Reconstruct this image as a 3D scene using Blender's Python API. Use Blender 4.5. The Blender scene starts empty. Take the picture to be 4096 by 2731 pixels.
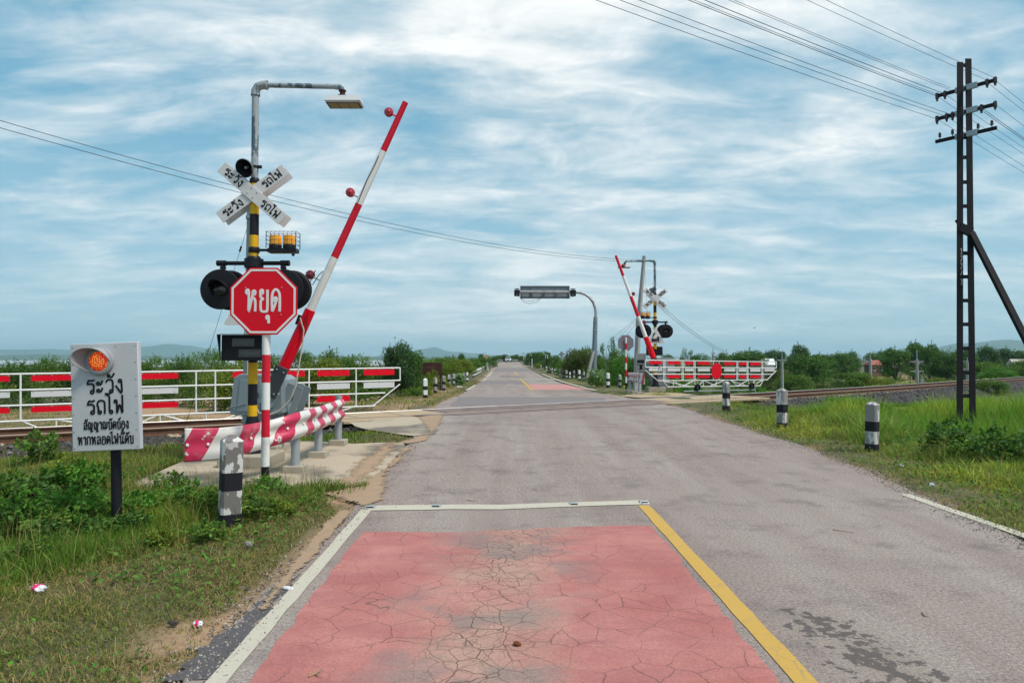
import bpy, bmesh, math, random
import numpy as np
from mathutils import Vector, Matrix
S = bpy.context.scene
C = S.collection
R = math.radians
rng = np.random.default_rng(7)
random.seed(11)

# ------------------------------------------------------------------ camera model
F, CX, CY, CAMH, TH = 2800.0, 2048.0, 1365.5, 1.5, math.atan(71.5 / 2800)
cT, sT = math.cos(TH), math.sin(TH)
def ray(px, py):
    x, u = (px - CX) / F, -(py - CY) / F
    return Vector((x, cT - u * sT, sT + u * cT))
def P(px, py, Y):
    d = ray(px, py)
    t = Y / d.y
    return Vector((d.x * t, Y, CAMH + d.z * t))

# ------------------------------------------------------------------ ground height
def ss(a, b, x):
    t = np.clip((np.asarray(x, float) - a) / (b - a), 0, 1)
    return t * t * (3 - 2 * t)
_tp = np.polyfit([-8.5, -2.55, 7.2, 20.0], [12.1, 16.0, 23.5, 34.0], 2)
def track_y(x):
    x = np.asarray(x, float)
    xc = np.clip(x, -12, 22)
    sl = 2 * _tp[0] * xc + _tp[1]
    return np.polyval(_tp, xc) + sl * (x - xc), sl
def track_d(x, y):
    ty, sl = track_y(x)
    return (np.asarray(y, float) - ty) / np.sqrt(1 + sl * sl)
def base_h(x, y):
    d = track_d(x, y)
    return (0.2 * ss(-9, -1, d) - 0.1 * ss(2.5, 11, d) + 0.42 * ss(80, 230, y) * ss(2, 10, d))
# left / right edge of the asphalt as functions of y
LE = np.array([(-30, -1.5), (3.24, -1.53), (5, -1.60), (6.85, -1.55), (9.07, -1.66), (11, -1.64), (14, -1.72), (18.5, -2.05), (22, -2.15), (29, -2.0), (44, -1.95), (92, -2.75), (180, -4.0), (250, -5.0), (290, -3.5), (330, 3.0)])
RE = np.array([(-30, 3.9), (3.0, 4.0), (5.8, 4.20), (7.66, 4.48), (9.48, 4.78), (12.0, 4.98), (15.5, 4.75), (18.5, 4.62), (21, 4.35), (23.7, 3.95), (28, 3.45), (40, 2.95), (61, 2.5), (150, 2.35), (250, 2.6), (290, 5), (330, 12.0)])
def edge_l(y): return np.interp(y, LE[:, 0], LE[:, 1])
def edge_r(y): return np.interp(y, RE[:, 0], RE[:, 1])
def outside(x, y):
    return np.maximum(edge_l(y) - x, x - edge_r(y))
def vnoise(x, y, sc, seed=0):
    x = np.asarray(x, float) * sc; y = np.asarray(y, float) * sc
    xi = np.floor(x).astype(np.int64); yi = np.floor(y).astype(np.int64)
    fx = x - xi; fy = y - yi
    fx = fx * fx * (3 - 2 * fx); fy = fy * fy * (3 - 2 * fy)
    def h(a, b):
        n = (a * 374761393 + b * 668265263 + seed * 1442695041) & 0x7fffffff
        n = ((n ^ (n >> 13)) * 1274126177) & 0x7fffffff
        return ((n ^ (n >> 16)) & 0xffff) / 65535.0
    return (h(xi, yi) * (1 - fx) + h(xi + 1, yi) * fx) * (1 - fy) + (h(xi, yi + 1) * (1 - fx) + h(xi + 1, yi + 1) * fx) * fy
def fnoise(x, y, sc, seed=0):
    return (vnoise(x, y, sc, seed) + .5 * vnoise(x, y, sc * 2.1, seed + 1) + .25 * vnoise(x, y, sc * 4.3, seed + 2)) / 1.75
def ground_h(x, y):
    x = np.asarray(x, float); y = np.asarray(y, float)
    d = track_d(x, y); out = outside(x, y)
    z = base_h(x, y)
    right = (x > 0)
    near = 1 - ss(-1.0, 1.0, d)
    dr = np.where(right, .5 * ss(1.3, 6, out), .22 * ss(1.0, 4.5, out) * ss(8.5, 5.5, y) + .10 * ss(2.5, 6, out))
    df = np.where(right, 1.25 * ss(1.6, 9, out) * ss(2.5, 9, d), .45 * ss(1.8, 6, out) * ss(2, 6, d) + .8 * ss(14, 60, out))
    z = z - near * dr - (1 - near) * df
    cut = ss(3.7, 2.3, np.abs(d - .72)) * np.where(right, ss(2.2, 3.6, out), ss(.5, 1.6, out))
    z = z * (1 - cut) + cut * np.minimum(z, -.35)
    # lake basin on the left and far away
    lake = ss(210, 300, y) * ss(-12, -50, x - .0 * y) * (1 - ss(2600, 3000, y))
    lake2 = ss(340, 420, y) * ss(500, 200, x) * (1 - ss(2600, 3000, y))
    z = z - 6.0 * np.maximum(lake, lake2)
    z = z + ss(.2, 1.0, out) * (fnoise(x, y, .9, 5) - .5) * .10
    fade = ss(0.05, .35, out)
    z = z - (1 - fade) * (.022 + .0016 * np.clip(y, 0, 300)) - fade * .004
    return z
def gpt(px, py, fn=None):
    """the point of the ground seen at a pixel"""
    fn = fn or ground_h
    d = ray(px, py)
    t0, t = 1.0, 1.0
    while t < 900:
        p = Vector((0, 0, CAMH)) + d * t
        if p.z <= float(fn(p.x, p.y)): break
        t0, t = t, t * 1.03
    for _ in range(30):
        m = (t0 + t) / 2
        p = Vector((0, 0, CAMH)) + d * m
        if p.z <= float(fn(p.x, p.y)): t = m
        else: t0 = m
    p = Vector((0, 0, CAMH)) + d * t
    return p
def rpt(px, py): return gpt(px, py, base_h)

# ------------------------------------------------------------------ materials
MATS = {}
def _n(nt, t, loc=(0, 0), **kw):
    n = nt.nodes.new(t)
    for k, v in kw.items():
        if k.startswith('i_'): n.inputs[k[2:].replace('_', ' ')].default_value = v
        else: setattr(n, k, v)
    return n
def ramp(nt, fac, stops, interp='LINEAR'):
    r = nt.nodes.new('ShaderNodeValToRGB'); r.color_ramp.interpolation = interp
    el = r.color_ramp.elements
    while len(el) < len(stops): el.new(.5)
    for e, (p, c) in zip(el, stops):
        e.position = p
        e.color = (c, c, c, 1) if isinstance(c, (int, float)) else (*c, 1)
    nt.links.new(fac, r.inputs[0])
    return r.outputs[0]
def mixc(nt, fac, a, b, mode='MIX'):
    m = nt.nodes.new('ShaderNodeMix'); m.data_type = 'RGBA'; m.blend_type = mode
    def put(s, v):
        if isinstance(v, (int, float)): s.default_value = v
        elif isinstance(v, tuple): s.default_value = (*v, 1) if len(v) == 3 else v
        else: nt.links.new(v, s)
    put(m.inputs[0], fac); put(m.inputs[6], a); put(m.inputs[7], b)
    return m.outputs[2]
def mth(nt, op, a, b=None, c=None, clamp=False):
    m = nt.nodes.new('ShaderNodeMath'); m.operation = op; m.use_clamp = clamp
    for i, v in enumerate((a, b, c)):
        if v is None: continue
        if isinstance(v, (int, float)): m.inputs[i].default_value = v
        else: nt.links.new(v, m.inputs[i])
    return m.outputs[0]
def noise(nt, vec, scale, detail=4, rough=.55, dist=0):
    n = nt.nodes.new('ShaderNodeTexNoise'); n.inputs['Scale'].default_value = scale
    n.inputs['Detail'].default_value = detail; n.inputs['Roughness'].default_value = rough
    n.inputs['Distortion'].default_value = dist
    if vec is not None: nt.links.new(vec, n.inputs['Vector'])
    return n.outputs['Fac']
def newmat(name):
    m = bpy.data.materials.new(name); m.use_nodes = True
    nt = m.node_tree; b = nt.nodes['Principled BSDF']
    return m, nt, b
def bump(nt, b, h, strength=.3, dist=.01):
    bn = nt.nodes.new('ShaderNodeBump'); bn.inputs['Strength'].default_value = strength; bn.inputs['Distance'].default_value = dist
    nt.links.new(h, bn.inputs['Height']); nt.links.new(bn.outputs[0], b.inputs['Normal'])
def geo_pos(nt):
    return nt.nodes.new('ShaderNodeNewGeometry').outputs['Position']
def obj_pos(nt):
    return nt.nodes.new('ShaderNodeTexCoord').outputs['Object']
def paint(name, col, rough=.5, metal=0.0, var=.12, scale=6, chip=None, chip_at=.66, chip_scale=9, dirt=None, dirt_at=.55, dirt_scale=3, bumps=.08, vstretch=1.0, grain=0.0):
    """painted / plain surface with mottling, optional chips showing an undercoat and dirt stains"""
    if name in MATS: return MATS[name]
    m, nt, b = newmat(name)
    oi = nt.nodes.new('ShaderNodeObjectInfo'); va = nt.nodes.new('ShaderNodeVectorMath'); va.operation = 'ADD'
    nt.links.new(obj_pos(nt), va.inputs[0]); nt.links.new(mth(nt, 'MULTIPLY', oi.outputs['Random'], 37.0), va.inputs[1]); v = va.outputs[0]
    if vstretch != 1.0:
        mp = nt.nodes.new('ShaderNodeMapping'); mp.inputs['Scale'].default_value = (1, 1, vstretch)
        nt.links.new(v, mp.inputs[0]); v = mp.outputs[0]
    n = noise(nt, v, scale, 5)
    c = mixc(nt, n, tuple(x * (1 - var) for x in col), tuple(min(1, x * (1 + var)) for x in col))
    if dirt is not None:
        f = ramp(nt, noise(nt, v, dirt_scale, 7, .62), [(dirt_at, 0), (min(1, dirt_at + .18), 1)])
        c = mixc(nt, f, c, dirt)
    h = n
    if chip is not None:
        nz = noise(nt, v, chip_scale, 8, .6)
        f = ramp(nt, nz, [(chip_at, 0), (chip_at + .015, 1)])
        c = mixc(nt, f, c, chip)
    if grain:
        g = noise(nt, v, 90, 3, .7)
        c = mixc(nt, grain, c, mixc(nt, g, (0, 0, 0), (1, 1, 1)), 'OVERLAY')
    nt.links.new(c, b.inputs['Base Color'])
    b.inputs['Roughness'].default_value = rough; b.inputs['Metallic'].default_value = metal; b.inputs['Specular IOR Level'].default_value = .22 if max(col) < .1 or min(col) < .02 else .4
    if bumps: bump(nt, b, noise(nt, v, scale * 6, 5, .6), bumps, .01)
    MATS[name] = m
    return m

# ------------------------------------------------------------------ mesh builder
class MB:
    def __init__(s): s.v = []; s.f = []; s.m = []
    def add(s, verts, faces, mi=0, M=None):
        o = len(s.v)
        if M is not None: verts = [M @ Vector(p) for p in verts]
        s.v += [tuple(p) for p in verts]; s.f += [tuple(i + o for i in f) for f in faces]
        s.m += [mi] * len(faces) if isinstance(mi, int) else list(mi)
        return s
    def box(s, c, size, mi=0, M=None):
        x, y, z = (q / 2 for q in size); c = Vector(c)
        vs = [c + Vector((a * x, b * y, d * z)) for d in (-1, 1) for b in (-1, 1) for a in (-1, 1)]
        return s.add(vs, [(0, 2, 3, 1), (4, 5, 7, 6), (0, 1, 5, 4), (2, 6, 7, 3), (0, 4, 6, 2), (1, 3, 7, 5)], mi, M)
    def beam(s, a, b, w, h, mi=0, up=(0, 0, 1)):
        a, b = Vector(a), Vector(b); d = b - a; L = d.length; d.normalize()
        up = Vector(up)
        if abs(d.dot(up)) > .98: up = Vector((0, 1, 0))
        x = d.cross(up).normalized(); z = x.cross(d).normalized()
        M = Matrix((x, d, z)).transposed().to_4x4(); M.translation = (a + b) / 2
        return s.box((0, 0, 0), (w, L, h), mi, M)
    def tube(s, pts, r, seg=12, mi=0, cap=True, flat=None):
        pts = [Vector(p) for p in pts]; n = len(pts)
        rs = r if isinstance(r, (list, tuple)) else [r] * n
        dirs = []
        for i in range(n):
            d = pts[min(i + 1, n - 1)] - pts[max(i - 1, 0)]
            dirs.append(d.normalized() if d.length > 1e-9 else Vector((0, 0, 1)))
        up = Vector((0, 0, 1)) if abs(dirs[0].z) < .9 else Vector((1, 0, 0))
        x = dirs[0].cross(up).normalized()
        vs = []
        for p, d, q in zip(pts, dirs, rs):
            x = (x - d * x.dot(d))
            if x.length < 1e-6: x = d.orthogonal()
            x.normalize(); y = d.cross(x)
            for k in range(seg):
                a = 2 * math.pi * k / seg
                vs.append(p + (x * math.cos(a) + y * math.sin(a)) * q)
        fs = []; ms = []
        for i in range(n - 1):
            for k in range(seg):
                fs.append((i * seg + k, i * seg + (k + 1) % seg, (i + 1) * seg + (k + 1) % seg, (i + 1) * seg + k))
                ms.append(mi[i] if isinstance(mi, (list, tuple)) else mi)
        if cap:
            fs += [tuple(range(seg))[::-1], tuple((n - 1) * seg + k for k in range(seg))]
            ms += [mi[0], mi[-1]] if isinstance(mi, (list, tuple)) else [mi, mi]
        return s.add(vs, fs, ms)
    def lathe(s, prof, seg=24, mi=0, M=None, close=True):
        """prof: (radius, height) list about local z"""
        vs = []; fs = []
        for r, z in prof:
            for k in range(seg):
                a = 2 * math.pi * k / seg
                vs.append((r * math.cos(a), r * math.sin(a), z))
        n = len(prof)
        for i in range(n - 1):
            for k in range(seg):
                fs.append((i * seg + k, i * seg + (k + 1) % seg, (i + 1) * seg + (k + 1) % seg, (i + 1) * seg + k))
        if close: fs += [tuple(range(seg))[::-1], tuple((n - 1) * seg + k for k in range(seg))]
        return s.add(vs, fs, mi, M)
    def prism(s, poly, depth, mi=0, M=None):
        """2D outline in local xz, extruded along local y by depth (centred)"""
        n = len(poly); h = depth / 2
        vs = [(x, -h, z) for x, z in poly] + [(x, h, z) for x, z in poly]
        fs = [tuple(range(n)), tuple(range(n, 2 * n))[::-1]] + [((i + 1) % n, i, n + i, n + (i + 1) % n) for i in range(n)]
        return s.add(vs, fs, mi, M)
    def build(s, name, mats, parent=None, smooth=40, world=False, bev=0, loc=None):
        me = bpy.data.meshes.new(name)
        off = Vector((0, 0, 0))
        if world and parent is not None: off = parent.location
        if loc is not None: off = Vector(loc)
        vs = [(a - off.x, b - off.y, c - off.z) for a, b, c in s.v]
        me.from_pydata(vs, [], s.f)
        mats = mats if isinstance(mats, (list, tuple)) else [mats]
        for q in mats: me.materials.append(q)
        me.polygons.foreach_set('material_index', [min(k, len(mats) - 1) for k in s.m])
        bm = bmesh.new(); bm.from_mesh(me); bmesh.ops.recalc_face_normals(bm, faces=bm.faces); bm.to_mesh(me); bm.free()
        if smooth:
            me.shade_smooth(); me.set_sharp_from_angle(angle=R(smooth))
        o = bpy.data.objects.new(name, me); C.objects.link(o)
        if parent is not None: o.parent = parent
        if loc is not None: o.location = loc
        if bev:
            b = o.modifiers.new('edge', 'BEVEL'); b.width = bev; b.segments = 2; b.limit_method = 'ANGLE'; b.angle_limit = R(50)
        return o
def face_frame(origin, normal, up=(0, 0, 1)):
    """local x = right as seen from in front, local -y = normal (towards viewer), local z = up"""
    y = -Vector(normal).normalized(); z = Vector(up); z = (z - y * z.dot(y)).normalized(); x = y.cross(z)
    M = Matrix((x, y, z)).transposed().to_4x4(); M.translation = Vector(origin)
    return M
def axis_frame(origin, axis):
    """local z along axis"""
    z = Vector(axis).normalized(); x = z.orthogonal().normalized(); y = z.cross(x)
    M = Matrix((x, y, z)).transposed().to_4x4(); M.translation = Vector(origin)
    return M
def tag(o, label=None, cat=None, group=None, kind=None):
    if label: o['label'] = label
    if cat: o['category'] = cat
    if group: o['group'] = group
    if kind: o['kind'] = kind
    return o
def thing(name, label, cat, loc=(0, 0, 0), rz=0, group=None):
    o = bpy.data.objects.new(name, None); C.objects.link(o); o.empty_display_size = .2
    o.location = loc; o.rotation_euler = (0, 0, rz)
    return tag(o, label, cat, group)
def copy_tree(o, parent=None):
    c = o.copy(); C.objects.link(c)
    if parent is not None: c.parent = parent
    for ch in o.children: copy_tree(ch, c)
    return c
def np_mesh(name, verts, faces, mat, col=None, smooth=False, uv=None):
    """verts (n,3), faces (m,k) arrays; col (n,3) point colours"""
    me = bpy.data.meshes.new(name)
    n, (m, k) = len(verts), faces.shape
    me.vertices.add(n); me.vertices.foreach_set('co', np.ascontiguousarray(verts, np.float32).ravel())
    me.loops.add(m * k); me.loops.foreach_set('vertex_index', np.ascontiguousarray(faces, np.int32).ravel())
    me.polygons.add(m); me.polygons.foreach_set('loop_start', np.arange(0, m * k, k, dtype=np.int32))
    me.polygons.foreach_set('use_smooth', np.full(m, smooth))
    if col is not None:
        a = me.attributes.new('Col', 'FLOAT_COLOR', 'POINT')
        c4 = np.ones((n, 4), np.float32); c4[:, :3] = col
        a.data.foreach_set('color', c4.ravel())
    me.update(calc_edges=True)
    for q in (mat if isinstance(mat, (list, tuple)) else [mat]): me.materials.append(q)
    return me
def link(name, me, parent=None):
    o = bpy.data.objects.new(name, me); C.objects.link(o)
    if parent is not None: o.parent = parent
    return o

# ------------------------------------------------------------------ lettering (single-stroke Thai letters with loops)
def circ(x, y, r): return [(x + r * math.cos(2 * math.pi * k / 10), y + r * math.sin(2 * math.pi * k / 10)) for k in range(11)]
GL = {
 'ร': (.60, [[(.52, .14), (.52, .40), (.51, .58), (.40, .68), (.24, .69), (.06, .67)], [(.06, .67), (.18, .93), (.34, .90), (.58, .97)], circ(.41, .12, .11)]),
 'ะ': (.5, [circ(.12, .70, .09), [(.16, .62), (.32, .64), (.42, .90)], circ(.12, .20, .09), [(.16, .12), (.32, .14), (.42, .40)]]),
 'ว': (.58, [[(.06, .76), (.18, .94), (.38, .94), (.52, .78), (.52, .14)], circ(.41, .12, .10)]),
 'ั': (0, [circ(-.42, 1.22, .08), [(-.38, 1.15), (-.2, 1.14), (-.04, 1.40)]]),
 'ง': (.55, [circ(.34, .84, .10), [(.44, .84), (.46, .2), (.44, .03), (.36, .03), (.05, .52)]]),
 'ถ': (.68, [circ(.22, .12, .10), [(.12, .14), (.12, .48), (.06, .62), (.10, .84), (.26, .95), (.46, .92), (.57, .76), (.57, .0)]]),
 'ไ': (.36, [circ(.24, .12, .10), [(.13, .14), (.13, 1.05), (.12, 1.22), (-.02, 1.32), (-.14, 1.42), (.12, 1.40), (.2, 1.5)]]),
 'ฟ': (.74, [circ(.10, .86, .09), [(.19, .86), (.19, .45), (.19, .02), (.38, .62), (.56, .02), (.58, .6), (.58, 1.3)]]),
 'ส': (.68, [[(.08, .74), (.2, .93), (.42, .93), (.56, .76), (.56, 0)], [(.56, .48), (.36, .58), (.16, .5), (.11, .2)], circ(.21, .13, .10), [(.48, .86), (.68, 1.06)]]),
 'ล': (.68, [[(.08, .74), (.2, .93), (.42, .93), (.56, .76), (.56, 0)], [(.56, .48), (.36, .58), (.16, .5), (.11, .2)], circ(.21, .13, .10)]),
 'ญ': (.90, [circ(.21, .12, .09), [(.12, .14), (.12, .48), (.06, .64), (.18, .93), (.36, .93), (.46, .78), (.46, .1), (.56, .0), (.70, .12), (.74, .95)], circ(.54, -.2, .07), [(.58, -.27), (.74, -.26), (.78, -.08)]]),
 'า': (.46, [[(.05, .74), (.14, .94), (.30, .93), (.37, .78), (.37, 0)]]),
 'ณ': (.92, [circ(.21, .12, .09), [(.12, .14), (.12, .48), (.06, .64), (.18, .93), (.36, .93), (.46, .78), (.46, .14)], circ(.55, .10, .09), [(.63, .06), (.76, .22), (.78, .95)]]),
 'ข': (.64, [circ(.13, .84, .09), [(.22, .82), (.12, .62), (.17, .40), (.16, .10), (.26, 0), (.44, 0), (.54, .12), (.54, .95)]]),
 'ด': (.68, [[(.10, 0), (.07, .5), (.12, .82), (.30, .96), (.48, .88), (.57, .66), (.57, 0)], [(.10, 0), (.30, .34), (.31, .44)], circ(.30, .52, .09)]),
 '้': (0, [circ(-.40, 1.60, .06), [(-.36, 1.53), (-.2, 1.55), (-.22, 1.72), (-.06, 1.86)]]),
 'อ': (.66, [circ(.20, .62, .08), [(.12, .6), (.09, .2), (.2, .02), (.44, .02), (.56, .18), (.56, .76), (.44, .94), (.2, .94), (.08, .84)]]),
 'ห': (.74, [circ(.10, .86, .09), [(.19, .86), (.19, .5), (.19, 0), (.36, .5), (.50, .58), (.60, .44), (.60, 0)], circ(.52, .82, .09), [(.44, .76), (.36, .5)]]),
 'ก': (.66, [[(.10, 0), (.11, .48), (.04, .68), (.18, .94), (.42, .94), (.55, .78), (.55, 0)]]),
 'น': (.74, [circ(.10, .86, .09), [(.19, .86), (.19, .14), (.26, .02), (.42, .16), (.53, .36), (.55, .95)], circ(.60, .11, .09)]),
 'ี': (0, [[(-.56, 1.12), (-.50, 1.32), (-.3, 1.38), (-.1, 1.28), (-.06, 1.12), (-.3, 1.16), (-.56, 1.12)], [(-.06, 1.12), (-.06, 1.44)]]),
 'บ': (.66, [circ(.10, .86, .09), [(.19, .86), (.19, .5), (.19, .08), (.28, 0), (.46, 0), (.54, .08), (.54, .95)]]),
 'ย': (.66, [circ(.17, .85, .09), [(.10, .80), (.10, .64), (.26, .54), (.12, .46), (.12, .10), (.22, 0), (.44, 0), (.54, .10), (.54, .95)]]),
 'ุ': (0, [circ(-.2, -.26, .07), [(-.13, -.26), (-.13, -.52)]]),
 '1': (.6, [[(.12, .76), (.30, .98), (.30, .0)], [(.1, 0), (.5, 0)]]),
 '2': (.6, [[(.1, .84), (.28, 1.0), (.46, .86), (.44, .6), (.1, .05)], [(.1, .02), (.3, .02)]]),
 '3': (.6, [[(.08, .9), (.3, 1.0), (.48, .8), (.3, .55), (.2, .54)], [(.3, .55), (.5, .3), (.34, .02), (.06, .12)]]),
 '/': (.6, [[(.42, .95), (.14, .1)]]),
 ' ': (.4, []),
}
def smooth_poly(pts, n=4):
    if len(pts) < 3 or len(pts) == 11: return pts
    out = []
    for i in range(len(pts) - 1):
        p0, p1, p2, p3 = (np.array(pts[max(0, min(len(pts) - 1, k))]) for k in (i - 1, i, i + 1, i + 2))
        for j in range(n):
            t = j / n
            out.append(tuple(.5 * ((2 * p1) + (p2 - p0) * t + (2 * p0 - 5 * p1 + 4 * p2 - p3) * t * t + (3 * p1 - p0 - 3 * p2 + p3) * t ** 3)))
    return out + [pts[-1]]
def text_width(txt): return sum(GL[c][0] + (.1 if GL[c][0] else 0) for c in txt) - .1
def lettering(mb, txt, width, height, M, stroke, mi=0, thick=.004, stack_fix=None, x0=None, z0=0.0):
    """raised painted letters on the local xz plane of M, centred in x, base line at z0"""
    sx = width / text_width(txt); sz = height
    x = -width / 2 if x0 is None else x0
    sq = M @ Matrix.Diagonal((1, thick / stroke, 1, 1))
    prev = ''
    for c in txt:
        w, strokes = GL[c]
        dz = 0.0
        if c == '้' and prev not in 'ีั': dz = -.40
        for st in strokes:
            pts = [(x + a * sx, 0, z0 + (b + dz) * sz) for a, b in smooth_poly(st)]
            t = MB().tube(pts, stroke, 6)
            ends = MB()
            mb.add(t.v, t.f, mi, sq)
        if w: x += (w + .1) * sx
        prev = c
    return mb
# ================================================================== SETTING
SUN_EL, SUN_AZ = R(56), R(118)      # azimuth clockwise from +Y: from the right, a little behind the camera
w = bpy.data.worlds.new('World'); S.world = w; w.use_nodes = True
nt = w.node_tree; bg = nt.nodes['Background']
sky = nt.nodes.new('ShaderNodeTexSky'); sky.sky_type = 'NISHITA'; sky.sun_disc = False
sky.sun_elevation = SUN_EL; sky.sun_rotation = SUN_AZ; sky.air_density = 1.0; sky.dust_density = 1.5; sky.ozone_density = 1.6
tc = nt.nodes.new('ShaderNodeTexCoord'); sep = nt.nodes.new('ShaderNodeSeparateXYZ'); nt.links.new(tc.outputs['Generated'], sep.inputs[0])
zz = mth(nt, 'MAXIMUM', sep.outputs[2], 0.0)
den = mth(nt, 'ADD', zz, .16)
cu = nt.nodes.new('ShaderNodeCombineXYZ')
nt.links.new(mth(nt, 'DIVIDE', sep.outputs[0], den), cu.inputs[0]); nt.links.new(mth(nt, 'DIVIDE', sep.outputs[1], den), cu.inputs[1])
mp = nt.nodes.new('ShaderNodeMapping'); mp.inputs['Location'].default_value = (3.1, 1.55, 0); mp.inputs['Rotation'].default_value = (0, 0, R(12)); mp.inputs['Scale'].default_value = (.66, 1.16, 1)
nt.links.new(cu.outputs[0], mp.inputs[0])
n1 = noise(nt, mp.outputs[0], 1.75, 10, .58, .35)
n2 = noise(nt, mp.outputs[0], 5.0, 9, .62, .6)
mp2 = nt.nodes.new('ShaderNodeMapping'); mp2.inputs['Location'].default_value = (-1.2, .3, 0); mp2.inputs['Scale'].default_value = (.35, .5, 1); nt.links.new(cu.outputs[0], mp2.inputs[0])
n3 = noise(nt, mp2.outputs[0], .9, 3, .5, 0)
cov = mth(nt, 'ADD', mth(nt, 'MULTIPLY', n1, .62), mth(nt, 'ADD', mth(nt, 'MULTIPLY', n2, .24), mth(nt, 'MULTIPLY', n3, .34)))
cov = mth(nt, 'SUBTRACT', mth(nt, 'ADD', cov, .035), mth(nt, 'MULTIPLY', mth(nt, 'ABSOLUTE', mth(nt, 'SUBTRACT', sep.outputs[0], .04)), .25))
cov = mth(nt, 'SUBTRACT', cov, mth(nt, 'MULTIPLY', ramp(nt, zz, [(.30, 0), (.52, 1)]), .045))
mask = ramp(nt, cov, [(.45, 0), (.555, .5), (.665, 1)])
tone = ramp(nt, mth(nt, 'ADD', mth(nt, 'MULTIPLY', n2, .5), mth(nt, 'MULTIPLY', n1, .5)), [(.38, (4.5, 5.4, 5.8)), (.61, (7.9, 8.05, 8.0))])
skyc = mixc(nt, 1.0, sky.outputs[0], (.80, 1.12, 1.10), 'MULTIPLY')
skyc = mixc(nt, .80, skyc, (1.6, 3.65, 5.0))
col = mixc(nt, mask, skyc, tone)
hz = ramp(nt, zz, [(0, .80), (.10, .42), (.30, 0)])
col = mixc(nt, hz, col, (4.7, 6.0, 6.6))
nt.links.new(col, bg.inputs['Color']); bg.inputs['Strength'].default_value = .1

sl_ = bpy.data.lights.new('sun', 'SUN'); sl_.energy = 2.7; sl_.angle = R(11); sl_.color = (1, .93, .83)
so = bpy.data.objects.new('sun', sl_); C.objects.link(so)
sd = Vector((math.sin(SUN_AZ) * math.cos(SUN_EL), math.cos(SUN_AZ) * math.cos(SUN_EL), math.sin(SUN_EL)))
so.rotation_euler = sd.to_track_quat('Z', 'Y').to_euler(); so.location = (20, -10, 60)

cam = bpy.data.cameras.new('camera'); co = bpy.data.objects.new('camera', cam); C.objects.link(co); S.camera = co
co.location = (0, 0, CAMH); co.rotation_euler = (math.pi / 2 + TH, 0, 0)
cam.sensor_width = 36; cam.sensor_fit = 'HORIZONTAL'; cam.lens = 36 * F / 4096; cam.clip_start = .05; cam.clip_end = 40000
S.view_settings.view_transform = 'Standard'; S.view_settings.look = 'None'; S.view_settings.exposure = .40; S.view_settings.gamma = 1
S.cycles.volume_bounces = 0; S.cycles.max_bounces = 6; S.cycles.transparent_max_bounces = 12

def in_poly(x, y, poly):
    x = np.asarray(x); y = np.asarray(y); r = np.zeros(x.shape, bool); n = len(poly)
    for i in range(n):
        x1, y1 = poly[i][0], poly[i][1]; x2, y2 = poly[(i + 1) % n][0], poly[(i + 1) % n][1]
        c = ((y1 > y) != (y2 > y))
        xi = (x2 - x1) * (y - y1) / ((y2 - y1) if abs(y2 - y1) > 1e-9 else 1e-9) + x1
        r ^= c & (x < xi)
    return r
APRON = [rpt(*p) for p in [(520, 1950), (600, 1900), (720, 1850), (1000, 1765), (1280, 1768), (1420, 1775), (1610, 1772), (1610, 1800), (1555, 1860), (1500, 1935), (1380, 1955), (1150, 1965), (820, 1962), (620, 1958)]]
APRON2 = [rpt(*p) for p in [(1400, 1690), (1600, 1672), (1760, 1660), (1760, 1700), (1735, 1738), (1640, 1745), (1540, 1730), (1440, 1712)]]
PATH = [gpt(*p) for p in [(300, 1615), (620, 1598), (1000, 1585), (1300, 1570), (1560, 1556), (1610, 1585), (1150, 1655), (900, 1676), (420, 1655)]]
BARE = [rpt(*p) for p in [(1250, 1985), (1440, 1950), (1540, 1940), (1560, 2015), (1420, 2045), (1310, 2180), (1010, 2500), (880, 2610), (760, 2560), (1020, 2340), (1190, 2170), (1230, 2110), (1390, 2090), (1340, 2030)]]
LITTER_BARE = [rpt(*p) for p in [(560, 2520), (760, 2480), (800, 2560), (640, 2640), (500, 2620)]]
PATCH_R = [gpt(*p) for p in [(3480, 1505), (3650, 1500), (3660, 1530), (3500, 1535)]]
def lush_line(x, y): return (-2.03 - .44 * (7.2 - y)) - x     # >0 on the lush side of the near left verge

# ---- ground sheet
def axis(n, lo, hi, c, a):
    t0, t1 = math.asinh((lo - c) / a), math.asinh((hi - c) / a)
    return c + a * np.sinh(np.linspace(t0, t1, n))
gx = axis(600, -12000, 12000, 0, 11); gy = axis(430, -60, 12000, 10, 11)
GX, GY = np.meshgrid(gx, gy)
GZ = ground_h(GX, GY)
for pl_ in (APRON, APRON2):
    cx_ = sum(p.x for p in pl_) / len(pl_); cy_ = sum(p.y for p in pl_) / len(pl_)
    big_ = [(cx_ + (p.x - cx_) * 1.06, cy_ + (p.y - cy_) * 1.06) for p in pl_]
    GZ = np.where(in_poly(GX, GY, big_), np.minimum(GZ, base_h(GX, GY) - .022), GZ)
verts = np.stack([GX, GY, GZ], -1).reshape(-1, 3)
ny, nx = GX.shape
ii = (np.arange(ny - 1)[:, None] * nx + np.arange(nx - 1)[None, :]).ravel()
faces = np.stack([ii, ii + 1, ii + nx + 1, ii + nx], -1)
fx, fy = verts[:, 0], verts[:, 1]
out = outside(fx, fy); d_ = track_d(fx, fy)
nz = fnoise(fx, fy, 1.3, 40)
dirt = np.clip(in_poly(fx, fy, BARE) * 1.0 + in_poly(fx, fy, PATH) * .95 + in_poly(fx, fy, LITTER_BARE) * .8 + in_poly(fx, fy, PATCH_R) * .7 + (out < .14) * .8, 0, 1)
dirt = np.maximum(dirt, ss(.62, .75, nz) * (np.abs(fx) < 30) * .55 * (out < 1.6))
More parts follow.
